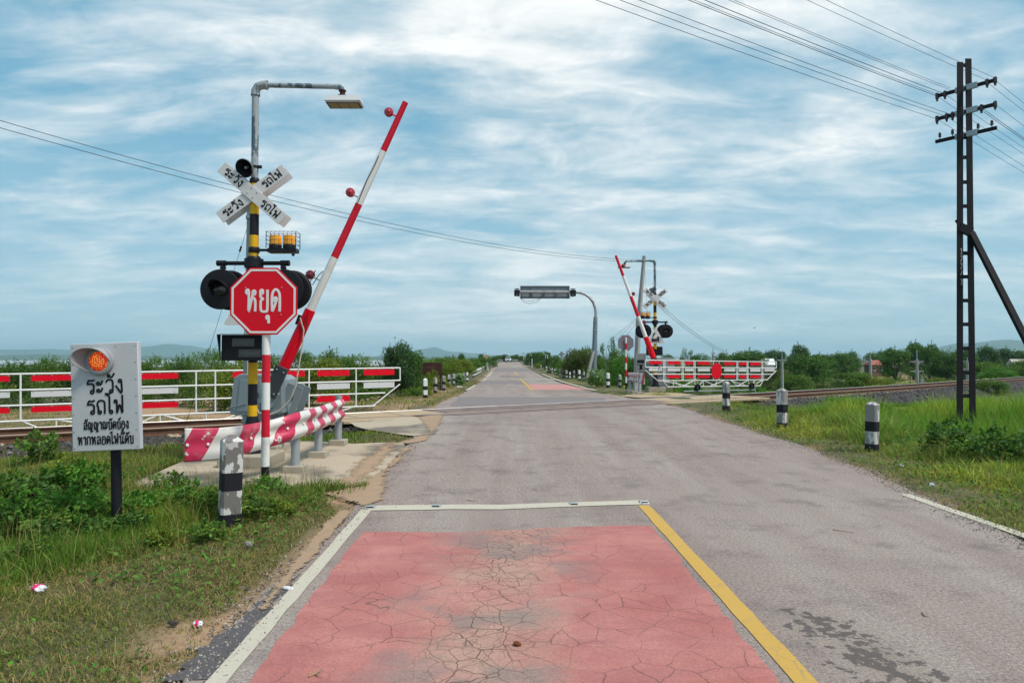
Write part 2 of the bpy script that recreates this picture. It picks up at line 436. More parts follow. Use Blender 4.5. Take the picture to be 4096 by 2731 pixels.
lush = np.where(fx < 0, ss(-.2, .5, lush_line(fx, fy)) * (fy < 9) + ss(.6, 1.6, out) * (fy >= 9), ss(1.0, 2.2, out))
lush = np.where(d_ > 2.5, (.12 + .23 * (fx > 0)) * lush + .2 * (nz > .55), lush)
dirt = np.maximum(dirt, ((d_ > 2.5) & (d_ < 16) & (fx < -2.5)) * (.25 + .5 * ss(.4, .6, nz)))
far = ss(60, 300, fy)
colm = np.stack([dirt, lush, far], -1)
m, nt, b = newmat('ground')
at = nt.nodes.new('ShaderNodeAttribute'); at.attribute_name = 'Col'
sp = nt.nodes.new('ShaderNodeSeparateColor'); nt.links.new(at.outputs['Color'], sp.inputs[0])
v = geo_pos(nt)
na = noise(nt, v, 6, 8, .65); nb = noise(nt, v, .35, 4)
dry = mixc(nt, ramp(nt, na, [(.35, 0), (.7, 1)]), (.055, .052, .020), (.145, .130, .055))
grn = mixc(nt, ramp(nt, na, [(.35, 0), (.65, 1)]), (.022, .035, .008), (.075, .10, .022))
veg = mixc(nt, sp.outputs[1], dry, grn)
soil = mixc(nt, ramp(nt, noise(nt, v, 14, 8, .7), [(.3, 0), (.7, 1)]), (.30, .17, .095), (.47, .31, .19))
cc = mixc(nt, sp.outputs[0], veg, soil)
nt.links.new(cc, b.inputs['Base Color']); b.inputs['Roughness'].default_value = .95
bump(nt, b, noise(nt, v, 25, 8, .7), .6, .03)
me = np_mesh('ground', verts, faces, m, colm, True)
tag(link('ground', me), kind='structure')

# ---- asphalt road
ys = np.concatenate([np.arange(-8, 4, .4), np.arange(4, 40, .2), np.arange(40, 120, 1), np.arange(120, 336, 3)])
NC = 26
lx = edge_l(ys) + (fnoise(ys, ys * 0, 2.2, 70) - .5) * .16; rx = edge_r(ys) + (fnoise(ys, ys * 0, 2.0, 71) - .5) * .16
us = np.linspace(0, 1, NC)
RX = lx[:, None] * (1 - us) + rx[:, None] * us; RY = np.repeat(ys[:, None], NC, 1)
RZ = base_h(RX, RY)
vv = np.stack([RX, RY, RZ], -1).reshape(-1, 3)
ii = (np.arange(len(ys) - 1)[:, None] * NC + np.arange(NC - 1)[None, :]).ravel()
ff = np.stack([ii, ii + 1, ii + NC + 1, ii + NC], -1)
m, nt, b = newmat('asphalt')
v = geo_pos(nt)
fine = noise(nt, v, 130, 2, .8)
mid = noise(nt, v, 48, 3, .75)
agg = ramp(nt, mth(nt, 'ADD', mth(nt, 'MULTIPLY', fine, .45), mth(nt, 'MULTIPLY', mid, .55)), [(.37, .42), (.5, .96), (.63, 1.55)])
big = noise(nt, v, .55, 5, .6)
c = mixc(nt, big, (.215, .158, .142), (.318, .246, .216))
st = nt.nodes.new('ShaderNodeMapping'); st.inputs['Scale'].default_value = (1.6, .12, 1); nt.links.new(v, st.inputs[0])
wheel = ramp(nt, noise(nt, st.outputs[0], 1.0, 5, .6), [(.4, 0), (.65, 1)])
c = mixc(nt, wheel, c, mixc(nt, .7, c, (.345, .29, .26)))
stain = ramp(nt, noise(nt, v, 1.7, 8, .65), [(.52, 0), (.70, .7)])
c = mixc(nt, stain, c, (.135, .105, .103))
lt_ = nt.nodes.new('ShaderNodeMapping'); lt_.inputs['Scale'].default_value = (.25, 1.1, 1); nt.links.new(v, lt_.inputs[0])
c = mixc(nt, ramp(nt, noise(nt, lt_.outputs[0], 1.0, 6, .6), [(.56, 0), (.72, .35)]), c, (.16, .122, .114))
c = mixc(nt, 1.0, c, agg, 'MULTIPLY')
pits = ramp(nt, noise(nt, v, 34, 3, .6), [(.70, 0), (.74, .75)])
c = mixc(nt, pits, c, (.05, .045, .045))
# worn-through spots in the near right lane
A, B = rpt(3160, 2440), rpt(3720, 2760)
sx_ = nt.nodes.new('ShaderNodeSeparateXYZ'); nt.links.new(v, sx_.inputs[0])
dv = (B - A); L2 = dv.x ** 2 + dv.y ** 2; Ln = math.sqrt(L2)
ax_ = mth(nt, 'SUBTRACT', sx_.outputs[0], A.x); ay_ = mth(nt, 'SUBTRACT', sx_.outputs[1], A.y)
al = mth(nt, 'ADD', mth(nt, 'MULTIPLY', ax_, dv.x / L2), mth(nt, 'MULTIPLY', ay_, dv.y / L2))
pe = mth(nt, 'ABSOLUTE', mth(nt, 'SUBTRACT', mth(nt, 'MULTIPLY', ax_, dv.y / Ln), mth(nt, 'MULTIPLY', ay_, dv.x / Ln)))
inz = mth(nt, 'MULTIPLY', ramp(nt, pe, [(.05, 1), (.34, 0)]), ramp(nt, mth(nt, 'ABSOLUTE', mth(nt, 'SUBTRACT', al, .52)), [(.40, 1), (.62, 0)]))
spn = mth(nt, 'ADD', mth(nt, 'MULTIPLY', noise(nt, v, 6.0, 8, .66, .2), .5), mth(nt, 'MULTIPLY', noise(nt, v, 15, 6, .62), .5))
sp_ = mth(nt, 'GREATER_THAN', mth(nt, 'ADD', spn, mth(nt, 'MULTIPLY', inz, .145)), .625)
sp_ = mth(nt, 'MULTIPLY', sp_, mth(nt, 'GREATER_THAN', inz, .04))
c = mixc(nt, mth(nt, 'MULTIPLY', inz, .35), c, (.26, .215, .17))
c = mixc(nt, sp_, c, mixc(nt, fine, (.055, .043, .040), (.155, .122, .112)))
nt.links.new(c, b.inputs['Base Color']); b.inputs['Roughness'].default_value = .88
hh = mth(nt, 'SUBTRACT', fine, mth(nt, 'MULTIPLY', sp_, 1.2))
bump(nt, b, hh, .55, .008)
MATS['asphalt'] = m
tag(link('road', np_mesh('road', vv, ff, m, None, True)), kind='structure')

def strip_sheet(name, pts, mat, lift, kind='structure', sub=.25, jag=0.0, seed=3, label=None, cat=None, group=None, soft=0, mine=.6):
    """flat sheet following the road surface; pts: ground outline"""
    bm = bmesh.new()
    pl = []
    n = len(pts)
    for i in range(n):
        a, b_ = Vector(pts[i]), Vector(pts[(i + 1) % n]); k = max(1, int((b_ - a).length / sub))
        for j in range(k): pl.append(a.lerp(b_, j / k))
    rr = random.Random(seed)
    cx = sum(p.x for p in pl) / len(pl); cy = sum(p.y for p in pl) / len(pl)
    vs = []
    for p in pl:
        q = Vector((p.x + rr.uniform(-jag, jag), p.y + rr.uniform(-jag, jag), 0))
        vs.append(bm.verts.new(q))
    f = bm.faces.new(vs)
    bmesh.ops.triangulate(bm, faces=[f])
    L = max(max(p.x for p in pl) - min(p.x for p in pl), max(p.y for p in pl) - min(p.y for p in pl))
    for _ in range(3):
        es = [e for e in bm.edges if e.calc_length() > max(mine, L / 40)]
        if not es: break
        bmesh.ops.subdivide_edges(bm, edges=es, cuts=1, use_grid_fill=False)
        bmesh.ops.triangulate(bm, faces=[q for q in bm.faces if len(q.verts) > 3])
    for q in bm.verts: q.co.z = float(base_h(q.co.x, q.co.y)) + lift
    bmesh.ops.recalc_face_normals(bm, faces=bm.faces)
    me = bpy.data.meshes.new(name); bm.to_mesh(me); bm.free()
    if soft:
        pv = np.array([v_.co[:2] for v_ in me.vertices]); dmin = np.full(len(pv), 9.0)
        for i in range(n):
            a2, b2 = np.array(pts[i][:2]), np.array(pts[(i + 1) % n][:2]); ab = b2 - a2
            tt = np.clip(((pv - a2) @ ab) / (ab @ ab), 0, 1); dmin = np.minimum(dmin, np.linalg.norm(pv - a2 - tt[:, None] * ab, axis=1))
        at_ = me.attributes.new('Col', 'FLOAT_COLOR', 'POINT'); c4 = np.ones((len(pv), 4), np.float32); c4[:, :3] = np.clip(dmin / soft, 0, 1)[:, None]; at_.data.foreach_set('color', c4.ravel())
    if me.polygons and me.polygons[0].normal.z < 0: me.flip_normals()
    me.materials.append(mat)
    o = link(name, me)
    if kind: tag(o, kind=kind)
    if label: tag(o, label, cat, group)
    return o
def line_sheet(name, a, b_, wd, mat, lift, **kw):
    """a painted line between two ground points"""
    a, b_ = Vector(a), Vector(b_); n = Vector((-(b_ - a).y, (b_ - a).x, 0)).normalized() * wd / 2
    return strip_sheet(name, [a - n, b_ - n, b_ + n, a + n], mat, lift, **kw)

def road_paint(name, col, wear=.62, wear_col=(.2, .17, .165), scale=26, dirt=.3):
    m, nt, b = newmat(name); v = geo_pos(nt)
    c = mixc(nt, noise(nt, v, 2.2, 6, .6), tuple(q * .84 for q in col), col)
    c = mixc(nt, mth(nt, 'MULTIPLY', noise(nt, v, 70, 3, .7), dirt), c, tuple(q * .5 for q in col))
    cr = nt.nodes.new('ShaderNodeTexVoronoi'); cr.feature = 'DISTANCE_TO_EDGE'; cr.inputs['Scale'].default_value = 7
    nt.links.new(v, cr.inputs['Vector'])
    ck = ramp(nt, cr.outputs['Distance'], [(.012, .8), (.03, 0)])
    c = mixc(nt, mth(nt, 'MULTIPLY', ck, ramp(nt, noise(nt, v, .9, 4), [(.52, 0), (.66, .6)])), c, (.20, .17, .15))
    f = ramp(nt, noise(nt, v, scale, 7, .65), [(wear, 0), (wear + .02, 1)])
    c = mixc(nt, f, c, wear_col)
    nt.links.new(c, b.inputs['Base Color']); b.inputs['Roughness'].default_value = .8
    bump(nt, b, noise(nt, v, 120, 2), .4, .006)
    return m
M_WLINE = road_paint('white_road_paint', (.60, .545, .44), .635, wear_col=(.26, .22, .19), dirt=.5)
M_YLINE = road_paint('yellow_road_paint', (.62, .37, .075), .66, wear_col=(.24, .19, .15), dirt=.4)
# red surfacing with crocodile cracking in the middle of the lane
m, nt, b = newmat('red_road_surfacing'); v = geo_pos(nt)
sx_ = nt.nodes.new('ShaderNodeSeparateXYZ'); nt.links.new(v, sx_.inputs[0])
fine = noise(nt, v, 130, 2, .8)
c = mixc(nt, ramp(nt, noise(nt, v, 1.5, 6, .6), [(.35, 0), (.65, 1)]), (.385, .122, .108), (.50, .20, .175))
smu = nt.nodes.new('ShaderNodeMapping'); smu.inputs['Scale'].default_value = (.8, 3.2, 1); nt.links.new(v, smu.inputs[0])
smudge = ramp(nt, noise(nt, smu.outputs[0], 1.3, 6, .65), [(.46, 0), (.66, .6)])
c = mixc(nt, smudge, c, (.33, .115, .115))
midx = mth(nt, 'ADD', mth(nt, 'MULTIPLY', mth(nt, 'SUBTRACT', sx_.outputs[1], 5.0), .075), -.06)
dm = mth(nt, 'ABSOLUTE', mth(nt, 'SUBTRACT', sx_.outputs[0], midx))
worn = mth(nt, 'ADD', ramp(nt, dm, [(.05, .46), (.85, .0)]), mth(nt, 'MULTIPLY', mth(nt, 'SUBTRACT', noise(nt, v, 1.9, 6, .6), .5), .9))
wornm = ramp(nt, worn, [(.16, 0), (.52, .9)])
c = mixc(nt, wornm, c, mixc(nt, noise(nt, v, 8, 4), (.37, .225, .17), (.49, .295, .235)))
grey = mth(nt, 'MULTIPLY', ramp(nt, noise(nt, v, 1.15, 5, .6), [(.50, 0), (.58, .85)]), mth(nt, 'MULTIPLY', ramp(nt, sx_.outputs[1], [(3.55, 1), (4.25, 0)]), ramp(nt, dm, [(.35, 1), (.75, 0)])))
c = mixc(nt, mth(nt, 'MULTIPLY', grey, .75), c, (.21, .175, .165))
wn = nt.nodes.new('ShaderNodeTexNoise'); wn.inputs['Scale'].default_value = 5; wn.inputs['Detail'].default_value = 5; nt.links.new(v, wn.inputs['Vector'])
dist = mixc(nt, .10, v, wn.outputs['Color'], 'ADD')
def crack(scale, wd, lo):
    vo = nt.nodes.new('ShaderNodeTexVoronoi'); vo.feature = 'DISTANCE_TO_EDGE'; vo.inputs['Scale'].default_value = scale
    nt.links.new(dist, vo.inputs['Vector'])
    return ramp(nt, vo.outputs['Distance'], [(wd * .4, 1), (wd, 0)])
ck1 = mth(nt, 'MULTIPLY', crack(7.0, .026, 0), ramp(nt, mth(nt, 'ADD', dm, mth(nt, 'MULTIPLY', noise(nt, v, 3.1, 4), .5)), [(.34, .95), (.62, 0)]))
ck2 = mth(nt, 'MULTIPLY', crack(4.2, .010, 0), ramp(nt, noise(nt, v, 1.3, 4), [(.38, 0), (.54, .8)]))
ck3 = mth(nt, 'MULTIPLY', crack(11.5, .030, 0), ramp(nt, mth(nt, 'ADD', dm, mth(nt, 'MULTIPLY', noise(nt, v, 2.3, 4), .9)), [(.40, .45), (.85, 0)]))
ck = mth(nt, 'MAXIMUM', mth(nt, 'MAXIMUM', ck1, ck2), ck3)
c = mixc(nt, mth(nt, 'MULTIPLY', ck, .85), c, (.11, .07, .05))
c = mixc(nt, .6, c, mixc(nt, mth(nt, 'ADD', mth(nt, 'MULTIPLY', fine, .5), mth(nt, 'MULTIPLY', noise(nt, v, 48, 3, .75), .5)), (0, 0, 0), (1, 1, 1)), 'OVERLAY')
spots = ramp(nt, noise(nt, v, 11, 6, .7), [(.69, 0), (.71, .8)])
c = mixc(nt, spots, c, (.16, .11, .115))
nt.links.new(c, b.inputs['Base Color']); b.inputs['Roughness'].default_value = .85
bump(nt, b, mth(nt, 'SUBTRACT', fine, mth(nt, 'MULTIPLY', ck, 2.0)), .6, .008)
M_RED = m
l0, l1 = rpt(1470, 2030), rpt(790, 2731)
def along(a, b_, y): t = (y - a.y) / (b_.y - a.y); return Vector((a.x + (b_.x - a.x) * t, y, 0))
left_near = along(l0, l1, -6)
strip_sheet('red_surfacing', [rpt(1448, 2130), rpt(1850, 2128), rpt(2180, 2112), rpt(2610, 2102), rpt(3125, 2731), Vector((1.30, -6, 0)), Vector((-1.30, -6, 0)), rpt(990, 2731)], M_RED, .004, jag=.022, sub=.12, seed=5)
M_DARKASPH = paint('dark_asphalt', (.10, .092, .098), .9, var=.4, scale=60, bumps=.6, grain=.4)
strip_sheet('road_shoulder', [rpt(*p) for p in [(1215, 2300), (1175, 2345), (830, 2731), (650, 2731), (920, 2520), (1080, 2370)]], M_DARKASPH, .0035, jag=.045, sub=.07, seed=8)
lw = .165
q0, q1 = rpt(1464, 2040), rpt(862, 2731)
line_sheet('edge_line', q0, along(q0, q1, -6), .100, M_WLINE, .005, jag=.006)
y0, y1 = rpt(2575, 2022), rpt(3225, 2731)
line_sheet('centre_line', y0, along(y0, y1, -6), .115, M_YLINE, .005, jag=.005)
strip_sheet('stop_line', [rpt(*p) for p in [(1478, 2043), (1800, 2038), (2000, 2038), (2300, 2026), (2560, 2019), (2595, 2002), (2560, 2001), (2250, 2011), (2000, 2020), (1800, 2018), (1530, 2022), (1455, 2026)]], M_WLINE, .006, jag=.008)
re0, re1 = rpt(3620, 1977), rpt(4096, 2142)
line_sheet('edge_line', re0, along(re0, re1, 2), .12, M_WLINE, .005, jag=.006)
# far side markings
for a, b_ in [((1866, 1561), (1902, 1540)), ((1932, 1524), (1948, 1512)), ((1950, 1507), (1968, 1488)), ((1984, 1470), (1992, 1460))]:
    line_sheet('edge_line', rpt(*a), rpt(*b_), .13, M_WLINE, .010)
for a, b_ in [((2130, 1562), (2079, 1513)), ((2070, 1502), (2059, 1487)), ((2047, 1466), (2038, 1456))]:
    line_sheet('centre_line', rpt(*a), rpt(*b_), .14, M_YLINE, .010)
pts = [rpt(*p) for p in [(2386, 1562), (2250, 1527), (2168, 1496)]]
for a, b_ in zip(pts[:-1], pts[1:]): line_sheet('edge_line', a, b_, .20, M_WLINE, .010)
line_sheet('edge_line', rpt(2112, 1468), rpt(2097, 1461), .2, M_WLINE, .012)
line_sheet('stop_line', rpt(2135, 1562), rpt(2384, 1562), .24, M_WLINE, .012)
M_RED2 = road_paint('pale_red_surfacing', (.56, .25, .225), .7, (.3, .2, .19))
strip_sheet('red_surfacing', [rpt(2134, 1559), rpt(2360, 1559), rpt(2262, 1537), rpt(2112, 1537)], M_RED2, .006)
M_TARP = paint('asphalt_patch', (.205, .172, .170), .9, var=.25, scale=40, bumps=.5, grain=.3)
M_PALE = road_paint('pale_worn_strip', (.34, .30, .26), .6)
for q, mm in [([(2005, 1510), (2085, 1510), (2090, 1504), (2005, 1501)], M_TARP), ([(1912, 1536), (2106, 1535), (2076, 1523), (1930, 1525)], M_TARP), ([(1975, 1487), (2140, 1487), (2110, 1472), (1984, 1471)], M_TARP),
              ([(1800, 1624), (2120, 1616), (2420, 1606), (2420, 1590), (2100, 1588), (1840, 1588)], M_TARP),
              ([(2110, 1534), (2240, 1534), (2228, 1529), (2104, 1529)], M_PALE), ([(2095, 1521), (2222, 1521), (2206, 1514), (2090, 1514)], M_PALE), ([(2052, 1467), (2090, 1467), (2080, 1461), (2048, 1461)], M_PALE)]:
    strip_sheet('road_patch', [rpt(*p) for p in q], mm, .005, jag=.07, seed=len(q))
# concrete and soil beside the road
M_CONC = paint('old_concrete', (.36, .30, .235), .9, var=.18, scale=3, dirt=(.13, .11, .09), dirt_at=.52, dirt_scale=1.6, bumps=.35, grain=.25)
m, nt, b = newmat('old_concrete_slab'); v = geo_pos(nt)
c = mixc(nt, noise(nt, v, 1.5, 7, .6), (.36, .285, .205), (.52, .425, .315))
c = mixc(nt, ramp(nt, noise(nt, v, .75, 8, .62), [(.49, 0), (.60, .85)]), c, (.12, .10, .085))
c = mixc(nt, .35, c, mixc(nt, noise(nt, v, 120, 2, .8), (.1, .1, .1), (.9, .9, .9)), 'OVERLAY')
c = mixc(nt, ramp(nt, noise(nt, v, 5, 7, .65), [(.62, 0), (.66, .6)]), c, (.45, .28, .16))
nt.links.new(c, b.inputs['Base Color']); b.inputs['Roughness'].default_value = .9; bump(nt, b, noise(nt, v, 60, 4, .7), .4, .01)
M_SLAB = m
m, nt, bb_ = newmat('sandy_soil'); v = geo_pos(nt)
c = mixc(nt, noise(nt, v, 4, 8, .65), (.27, .175, .11), (.42, .285, .185))
c = mixc(nt, .5, c, mixc(nt, noise(nt, v, 70, 3, .75), (.0, .0, .0), (1, 1, 1)), 'OVERLAY')
nt.links.new(c, bb_.inputs['Base Color']); bb_.inputs['Roughness'].default_value = .95; bump(nt, bb_, noise(nt, v, 60, 4, .7), .5, .01)
at = nt.nodes.new('ShaderNodeAttribute'); at.attribute_name = 'Col'
g = mth(nt, 'ADD', mth(nt, 'MULTIPLY', noise(nt, v, 38, 4, .8), .75), mth(nt, 'MULTIPLY', noise(nt, v, 5, 5, .6), .65))
nt.links.new(mth(nt, 'GREATER_THAN', mth(nt, 'ADD', mth(nt, 'MULTIPLY', at.outputs['Fac'], .75), g), .98), bb_.inputs['Alpha'])
M_SOIL = m
strip_sheet('soil_strip', [rpt(*p) for p in [(1590, 1790), (1690, 1775), (1640, 1830), (1585, 1900), (1570, 2005), (1450, 2040), (1340, 2010), (1240, 1975), (1400, 1930), (1500, 1880)]], M_SOIL, .0125, jag=.0, seed=12, soft=.34, mine=.12)
strip_sheet('soil_strip', [rpt(*p) for p in [(1650, 1668), (1790, 1655), (1790, 1690), (1730, 1765), (1600, 1790), (1560, 1770), (1700, 1735)]], M_SOIL, .0125, jag=.0, seed=13, soft=.34, mine=.12)
strip_sheet('soil_strip', [rpt(*p) for p in [(1440, 2030), (1310, 2190), (1140, 2390), (1010, 2540), (1000, 2440), (1160, 2230), (1270, 2100), (1340, 2040)]], M_SOIL, .012, jag=0, seed=14, soft=.16, mine=.10)
strip_sheet('soil_strip', [rpt(*p) for p in [(1620, 1740), (1500, 1775), (1380, 1860), (1280, 1940), (1330, 1975), (1470, 1955), (1560, 1880), (1620, 1800)]], M_SOIL, .0145, jag=0, seed=15, soft=.5, mine=.15)
strip_sheet('concrete_apron', APRON, M_SLAB, .010, jag=.05, seed=2, sub=.3)
strip_sheet('concrete_apron', APRON2, M_SLAB, .010, jag=.05, seed=4, sub=.3)
M_TAN = paint('tan_concrete', (.40, .295, .19), .9, var=.2, scale=5, dirt=(.16, .12, .09), dirt_at=.6, bumps=.3)
strip_sheet('concrete_apron', [rpt(*p) for p in [(2480, 1586), (2560, 1570), (2700, 1572), (2790, 1580), (2720, 1586), (2560, 1592)]], M_TAN, .012, jag=.06, seed=6)

# ---- railway
def tp(x, off, z=0.0):
    y, sl = track_y(x); L = math.sqrt(1 + float(sl) ** 2)
    return Vector((x - float(sl) / L * off, float(y) + off / L, z))
m, nt, b = newmat('rusty_steel'); v = geo_pos(nt)
c = mixc(nt, noise(nt, v, 5, 7, .65), (.055, .026, .018), (.17, .075, .042))
nt.links.new(c, b.inputs['Base Color']); b.inputs['Roughness'].default_value = .85; bump(nt, b, noise(nt, v, 40, 4), .3, .01)
M_RUST = m
M_DULLTOP = paint('dull_rail_top', (.30, .225, .17), .55, .2, var=.2, bumps=.02)
M_SHINY = paint('worn_rail_top', (.50, .48, .47), .42, .5, var=.1, bumps=.02)
prof = [(-.065, -.145), (.065, -.145), (.065, -.13), (.010, -.115), (.010, -.035), (.036, -.03), (.036, -.004), (.030, .006), (-.030, .006), (-.036, -.004), (-.036, -.03), (-.010, -.035), (-.010, -.115), (-.065, -.13)]
xs = np.concatenate([np.arange(-60, -14, 2), np.arange(-14, 30, .5), np.arange(30, 160, 4)])
for off, lab in [(0.0, 'rusty rail of the track nearer to the camera, edging the crossing'), (1.45, 'shiny topped rail on the far side of the track')]:
    mb = MB(); n = len(prof)
    for x in xs:
        a = tp(x, off); t = tp(x + .05, off) - a; t.normalize(); nn = Vector((t.y, -t.x, 0))
        for q, z in prof: mb.v.append(tuple(a + nn * q + Vector((0, 0, .207 + z))))
    for i in range(len(xs) - 1):
        for k in range(n):
            mb.f.append((i * n + k, i * n + (k + 1) % n, (i + 1) * n + (k + 1) % n, (i + 1) * n + k))
            mb.m.append(1 if 6 <= k <= 8 else 0)
    o = mb.build('rail', [M_RUST, M_SHINY if off else M_DULLTOP], smooth=0)
    tag(o, lab, 'rail', 'rails of the railway track')
# ballast bed with loose stones
m, nt, b = newmat('ballast'); v = geo_pos(nt)
vo = nt.nodes.new('ShaderNodeTexVoronoi'); vo.inputs['Scale'].default_value = 17; nt.links.new(v, vo.inputs['Vector'])
c = mixc(nt, ramp(nt, noise(nt, vo.outputs['Position'], 40, 0), [(.3, 0), (.7, 1)]), (.022, .018, .02), (.125, .10, .095))
c = mixc(nt, ramp(nt, vo.outputs['Distance'], [(.25, 0), (.6, .8)]), c, (.02, .016, .016))
nt.links.new(c, b.inputs['Base Color']); b.inputs['Roughness'].default_value = .9
bump(nt, b, mth(nt, 'SUBTRACT', 1.0, vo.outputs['Distance']), 1.0, .04)
M_BAL = m
def bed_z(off):
    o = abs(off - .725)
    return .055 - max(0, o - 1.45) * .42
stones_at = []
for x0, x1, step in [(-45, -3.0, .22), (7.6, 60, .25), (60, 160, 2)]:
    xa = np.arange(x0, x1, step); offs = np.linspace(-2.6, 4.05, 34)
    vs = []
    for i, x in enumerate(xa):
        for o_ in offs:
            p = tp(x, o_, bed_z(o_)); j = random.uniform(-.025, .035) if x < 60 else 0
            vs.append((p.x, p.y, p.z + j))
    n = len(offs); ii = (np.arange(len(xa) - 1)[:, None] * n + np.arange(n - 1)[None, :]).ravel()
    tag(link('ballast_bed', np_mesh('ballast_bed', np.array(vs), np.stack([ii, ii + 1, ii + n + 1, ii + n], -1), M_BAL, None, False)), kind='stuff')
ns = 9000
sx = np.concatenate([rng.uniform(-20, -3.2, ns // 3), rng.uniform(7.8, 30, ns - ns // 3)])
so_ = np.where(rng.random(ns) < .75, rng.uniform(-2.7, -.15, ns), rng.uniform(.1, 3.9, ns))
octv = np.array([(1, 0, 0), (-1, 0, 0), (0, 1, 0), (0, -1, 0), (0, 0, 1), (0, 0, -1)], float)
octf = np.array([(0, 2, 4), (2, 1, 4), (1, 3, 4), (3, 0, 4), (2, 0, 5), (1, 2, 5), (3, 1, 5), (0, 3, 5)])
ps = np.array([tp(a, o_, bed_z(o_) + .015) for a, o_ in zip(sx, so_)])
th = rng.uniform(0, 6.28, ns); sc = rng.uniform(.022, .055, (ns, 1)) * rng.uniform(.6, 1.3, (ns, 3))
ov = octv[None] * (1 + rng.uniform(-.3, .3, (ns, 6, 1))) * sc[:, None, :]
ov = np.stack([ov[..., 0] * np.cos(th)[:, None] - ov[..., 1] * np.sin(th)[:, None], ov[..., 0] * np.sin(th)[:, None] + ov[..., 1] * np.cos(th)[:, None], ov[..., 2]], -1) + ps[:, None]
fs = (octf[None] + (np.arange(ns) * 6)[:, None, None]).reshape(-1, 3)
gcol = np.repeat((rng.uniform(.02, .15, ns)[:, None] * np.array([1.05, .96, .95]))[:, None], 6, 1).reshape(-1, 3)
m, nt, b = newmat('stone'); at = nt.nodes.new('ShaderNodeAttribute'); at.attribute_name = 'Col'
nt.links.new(at.outputs['Color'], b.inputs['Base Color']); b.inputs['Roughness'].default_value = .9
M_STONE = m
tag(link('ballast_stones', np_mesh('ballast_stones', ov.reshape(-1, 3), fs, m, gcol)), kind='stuff')
# sleepers
mb = MB().box((0, 0, 0), (.20, 2.3, .14))
sl0 = mb.build('sleeper', paint('sleeper_concrete', (.38, .29, .19), .9, var=.2, scale=4, dirt=(.15, .11, .08)), bev=.015)
first = True
for x in list(np.arange(-16, -3.2, .56)) + list(np.arange(8.6, 20, .56)):
    o = sl0 if first else sl0.copy()
    if not first: C.objects.link(o)
    first = False
    p = tp(x, .725, .012); y, s_ = track_y(x)
    o.location = p; o.rotation_euler = (0, 0, math.atan(float(s_)))
    tag(o, 'tan concrete sleeper lying across the ballast under the rusty rails', 'sleeper', 'concrete sleepers under the track')
# crossing panels between the rails
M_BRN = paint('brown_crossing_panel', (.20, .145, .13), .9, var=.2, scale=6, dirt=(.09, .07, .065), dirt_at=.5, bumps=.4, grain=.3)
def slab(x0, x1, o0, o1, mat, lift, th=.06):
    mb = MB(); q = [tp(x0, o0), tp(x1, o0), tp(x1, o1), tp(x0, o1)]
    zt = [float(base_h(p.x, p.y)) for p in q]
    zt = [max(z, .17) + lift for z in zt]
    vs = [Vector((p.x, p.y, z - th)) for p, z in zip(q, zt)] + [Vector((p.x, p.y, z)) for p, z in zip(q, zt)]
    mb.add(vs, [(0, 3, 2, 1), (4, 5, 6, 7), (0, 1, 5, 4), (1, 2, 6, 5), (2, 3, 7, 6), (3, 0, 4, 7)])
    c_ = sum(q, Vector()) / 4
    return mb.build('crossing_slab', mat, loc=(c_.x, c_.y, 0), bev=.008)
xs_ = list(np.arange(-5.2, 8.6, .92))
for i, x in enumerate(xs_):
    tan = x < -2.4 or x > 4.6
    e = 'leftmost' if i == 0 else ''
    tag(slab(x + .02, x + .90, .075, 1.375, M_TAN if tan else M_BRN, .004 if tan else .012),
        ('tan concrete panel set between the two rails beside the road' if tan else 'brown stained panel set between the rails across the road'), 'crossing panel', 'tan crossing panels' if tan else 'brown crossing panels')
for x0, x1 in [(-5.4, -3.9), (-3.88, -2.4), (4.4, 6.3), (6.32, 8.4)]:
    tag(slab(x0, x1, -.62, -.08, M_TAN, .0), 'narrow tan slab along the camera side of the near rail', 'crossing slab', 'slabs edging the near rail')
strip_sheet('brown_strip', [tp(-2.3, -.06), tp(4.3, -.06), tp(4.3, -.75), tp(-1.6, -.6)], M_BRN, .006, jag=.03)

# ---- lake, hills, far shore
m, nt, b = newmat('lake_water'); v = geo_pos(nt)
b.inputs['Base Color'].default_value = (.33, .34, .34, 1); b.inputs['Roughness'].default_value = .35
bump(nt, b, noise(nt, v, .3, 4), .3, .3)
mb = MB().add([(-9000, 180, -2.6), (900, 180, -2.6), (900, 3100, -2.6), (-9000, 3100, -2.6)], [(0, 1, 2, 3)])
tag(mb.build('lake', m, smooth=0), kind='structure')
m, nt, b = newmat('hillside'); v = geo_pos(nt)
nt.links.new(mixc(nt, noise(nt, v, .01, 6), (.03, .06, .03), (.08, .12, .06)), b.inputs['Base Color']); b.inputs['Roughness'].default_value = 1
M_HILL = m
def hill(pxs, Y, depth, seed):
    """a ridge whose crest is seen along the listed pixels"""
    pts = [P(x, y, Y) for x, y in pxs]
    xs = np.linspace(pts[0].x, pts[-1].x, 120); zs = np.interp(xs, [p.x for p in pts], [p.z for p in pts])
    zs = zs + (fnoise(xs, xs * 0, 1 / 160, seed) - .5) * .12 * zs.max()
    vs = []; nr = 14
    for j in range(nr):
        u = j / (nr - 1); k = math.cos((u - .5) * math.pi)
        for i, (x, z) in enumerate(zip(xs, zs)):
            vs.append((x, Y + (u - .5) * depth + 0, (z + 6) * k + (vnoise(x, u * depth, 1 / 130, seed) - .5) * 18 * k - 6))
    n = len(xs); ii = (np.arange(nr - 1)[:, None] * n + np.arange(n - 1)[None, :]).ravel()
    tag(link('hills', np_mesh('hills', np.array(vs), np.stack([ii, ii + 1, ii + n + 1, ii + n], -1), M_HILL, None, True)), kind='structure')
hill([(-600, 1437), (-100, 1400), (200, 1396), (420, 1408), (560, 1392), (690, 1376), (800, 1390), (930, 1420), (1050, 1437)], 7600, 1600, 1)
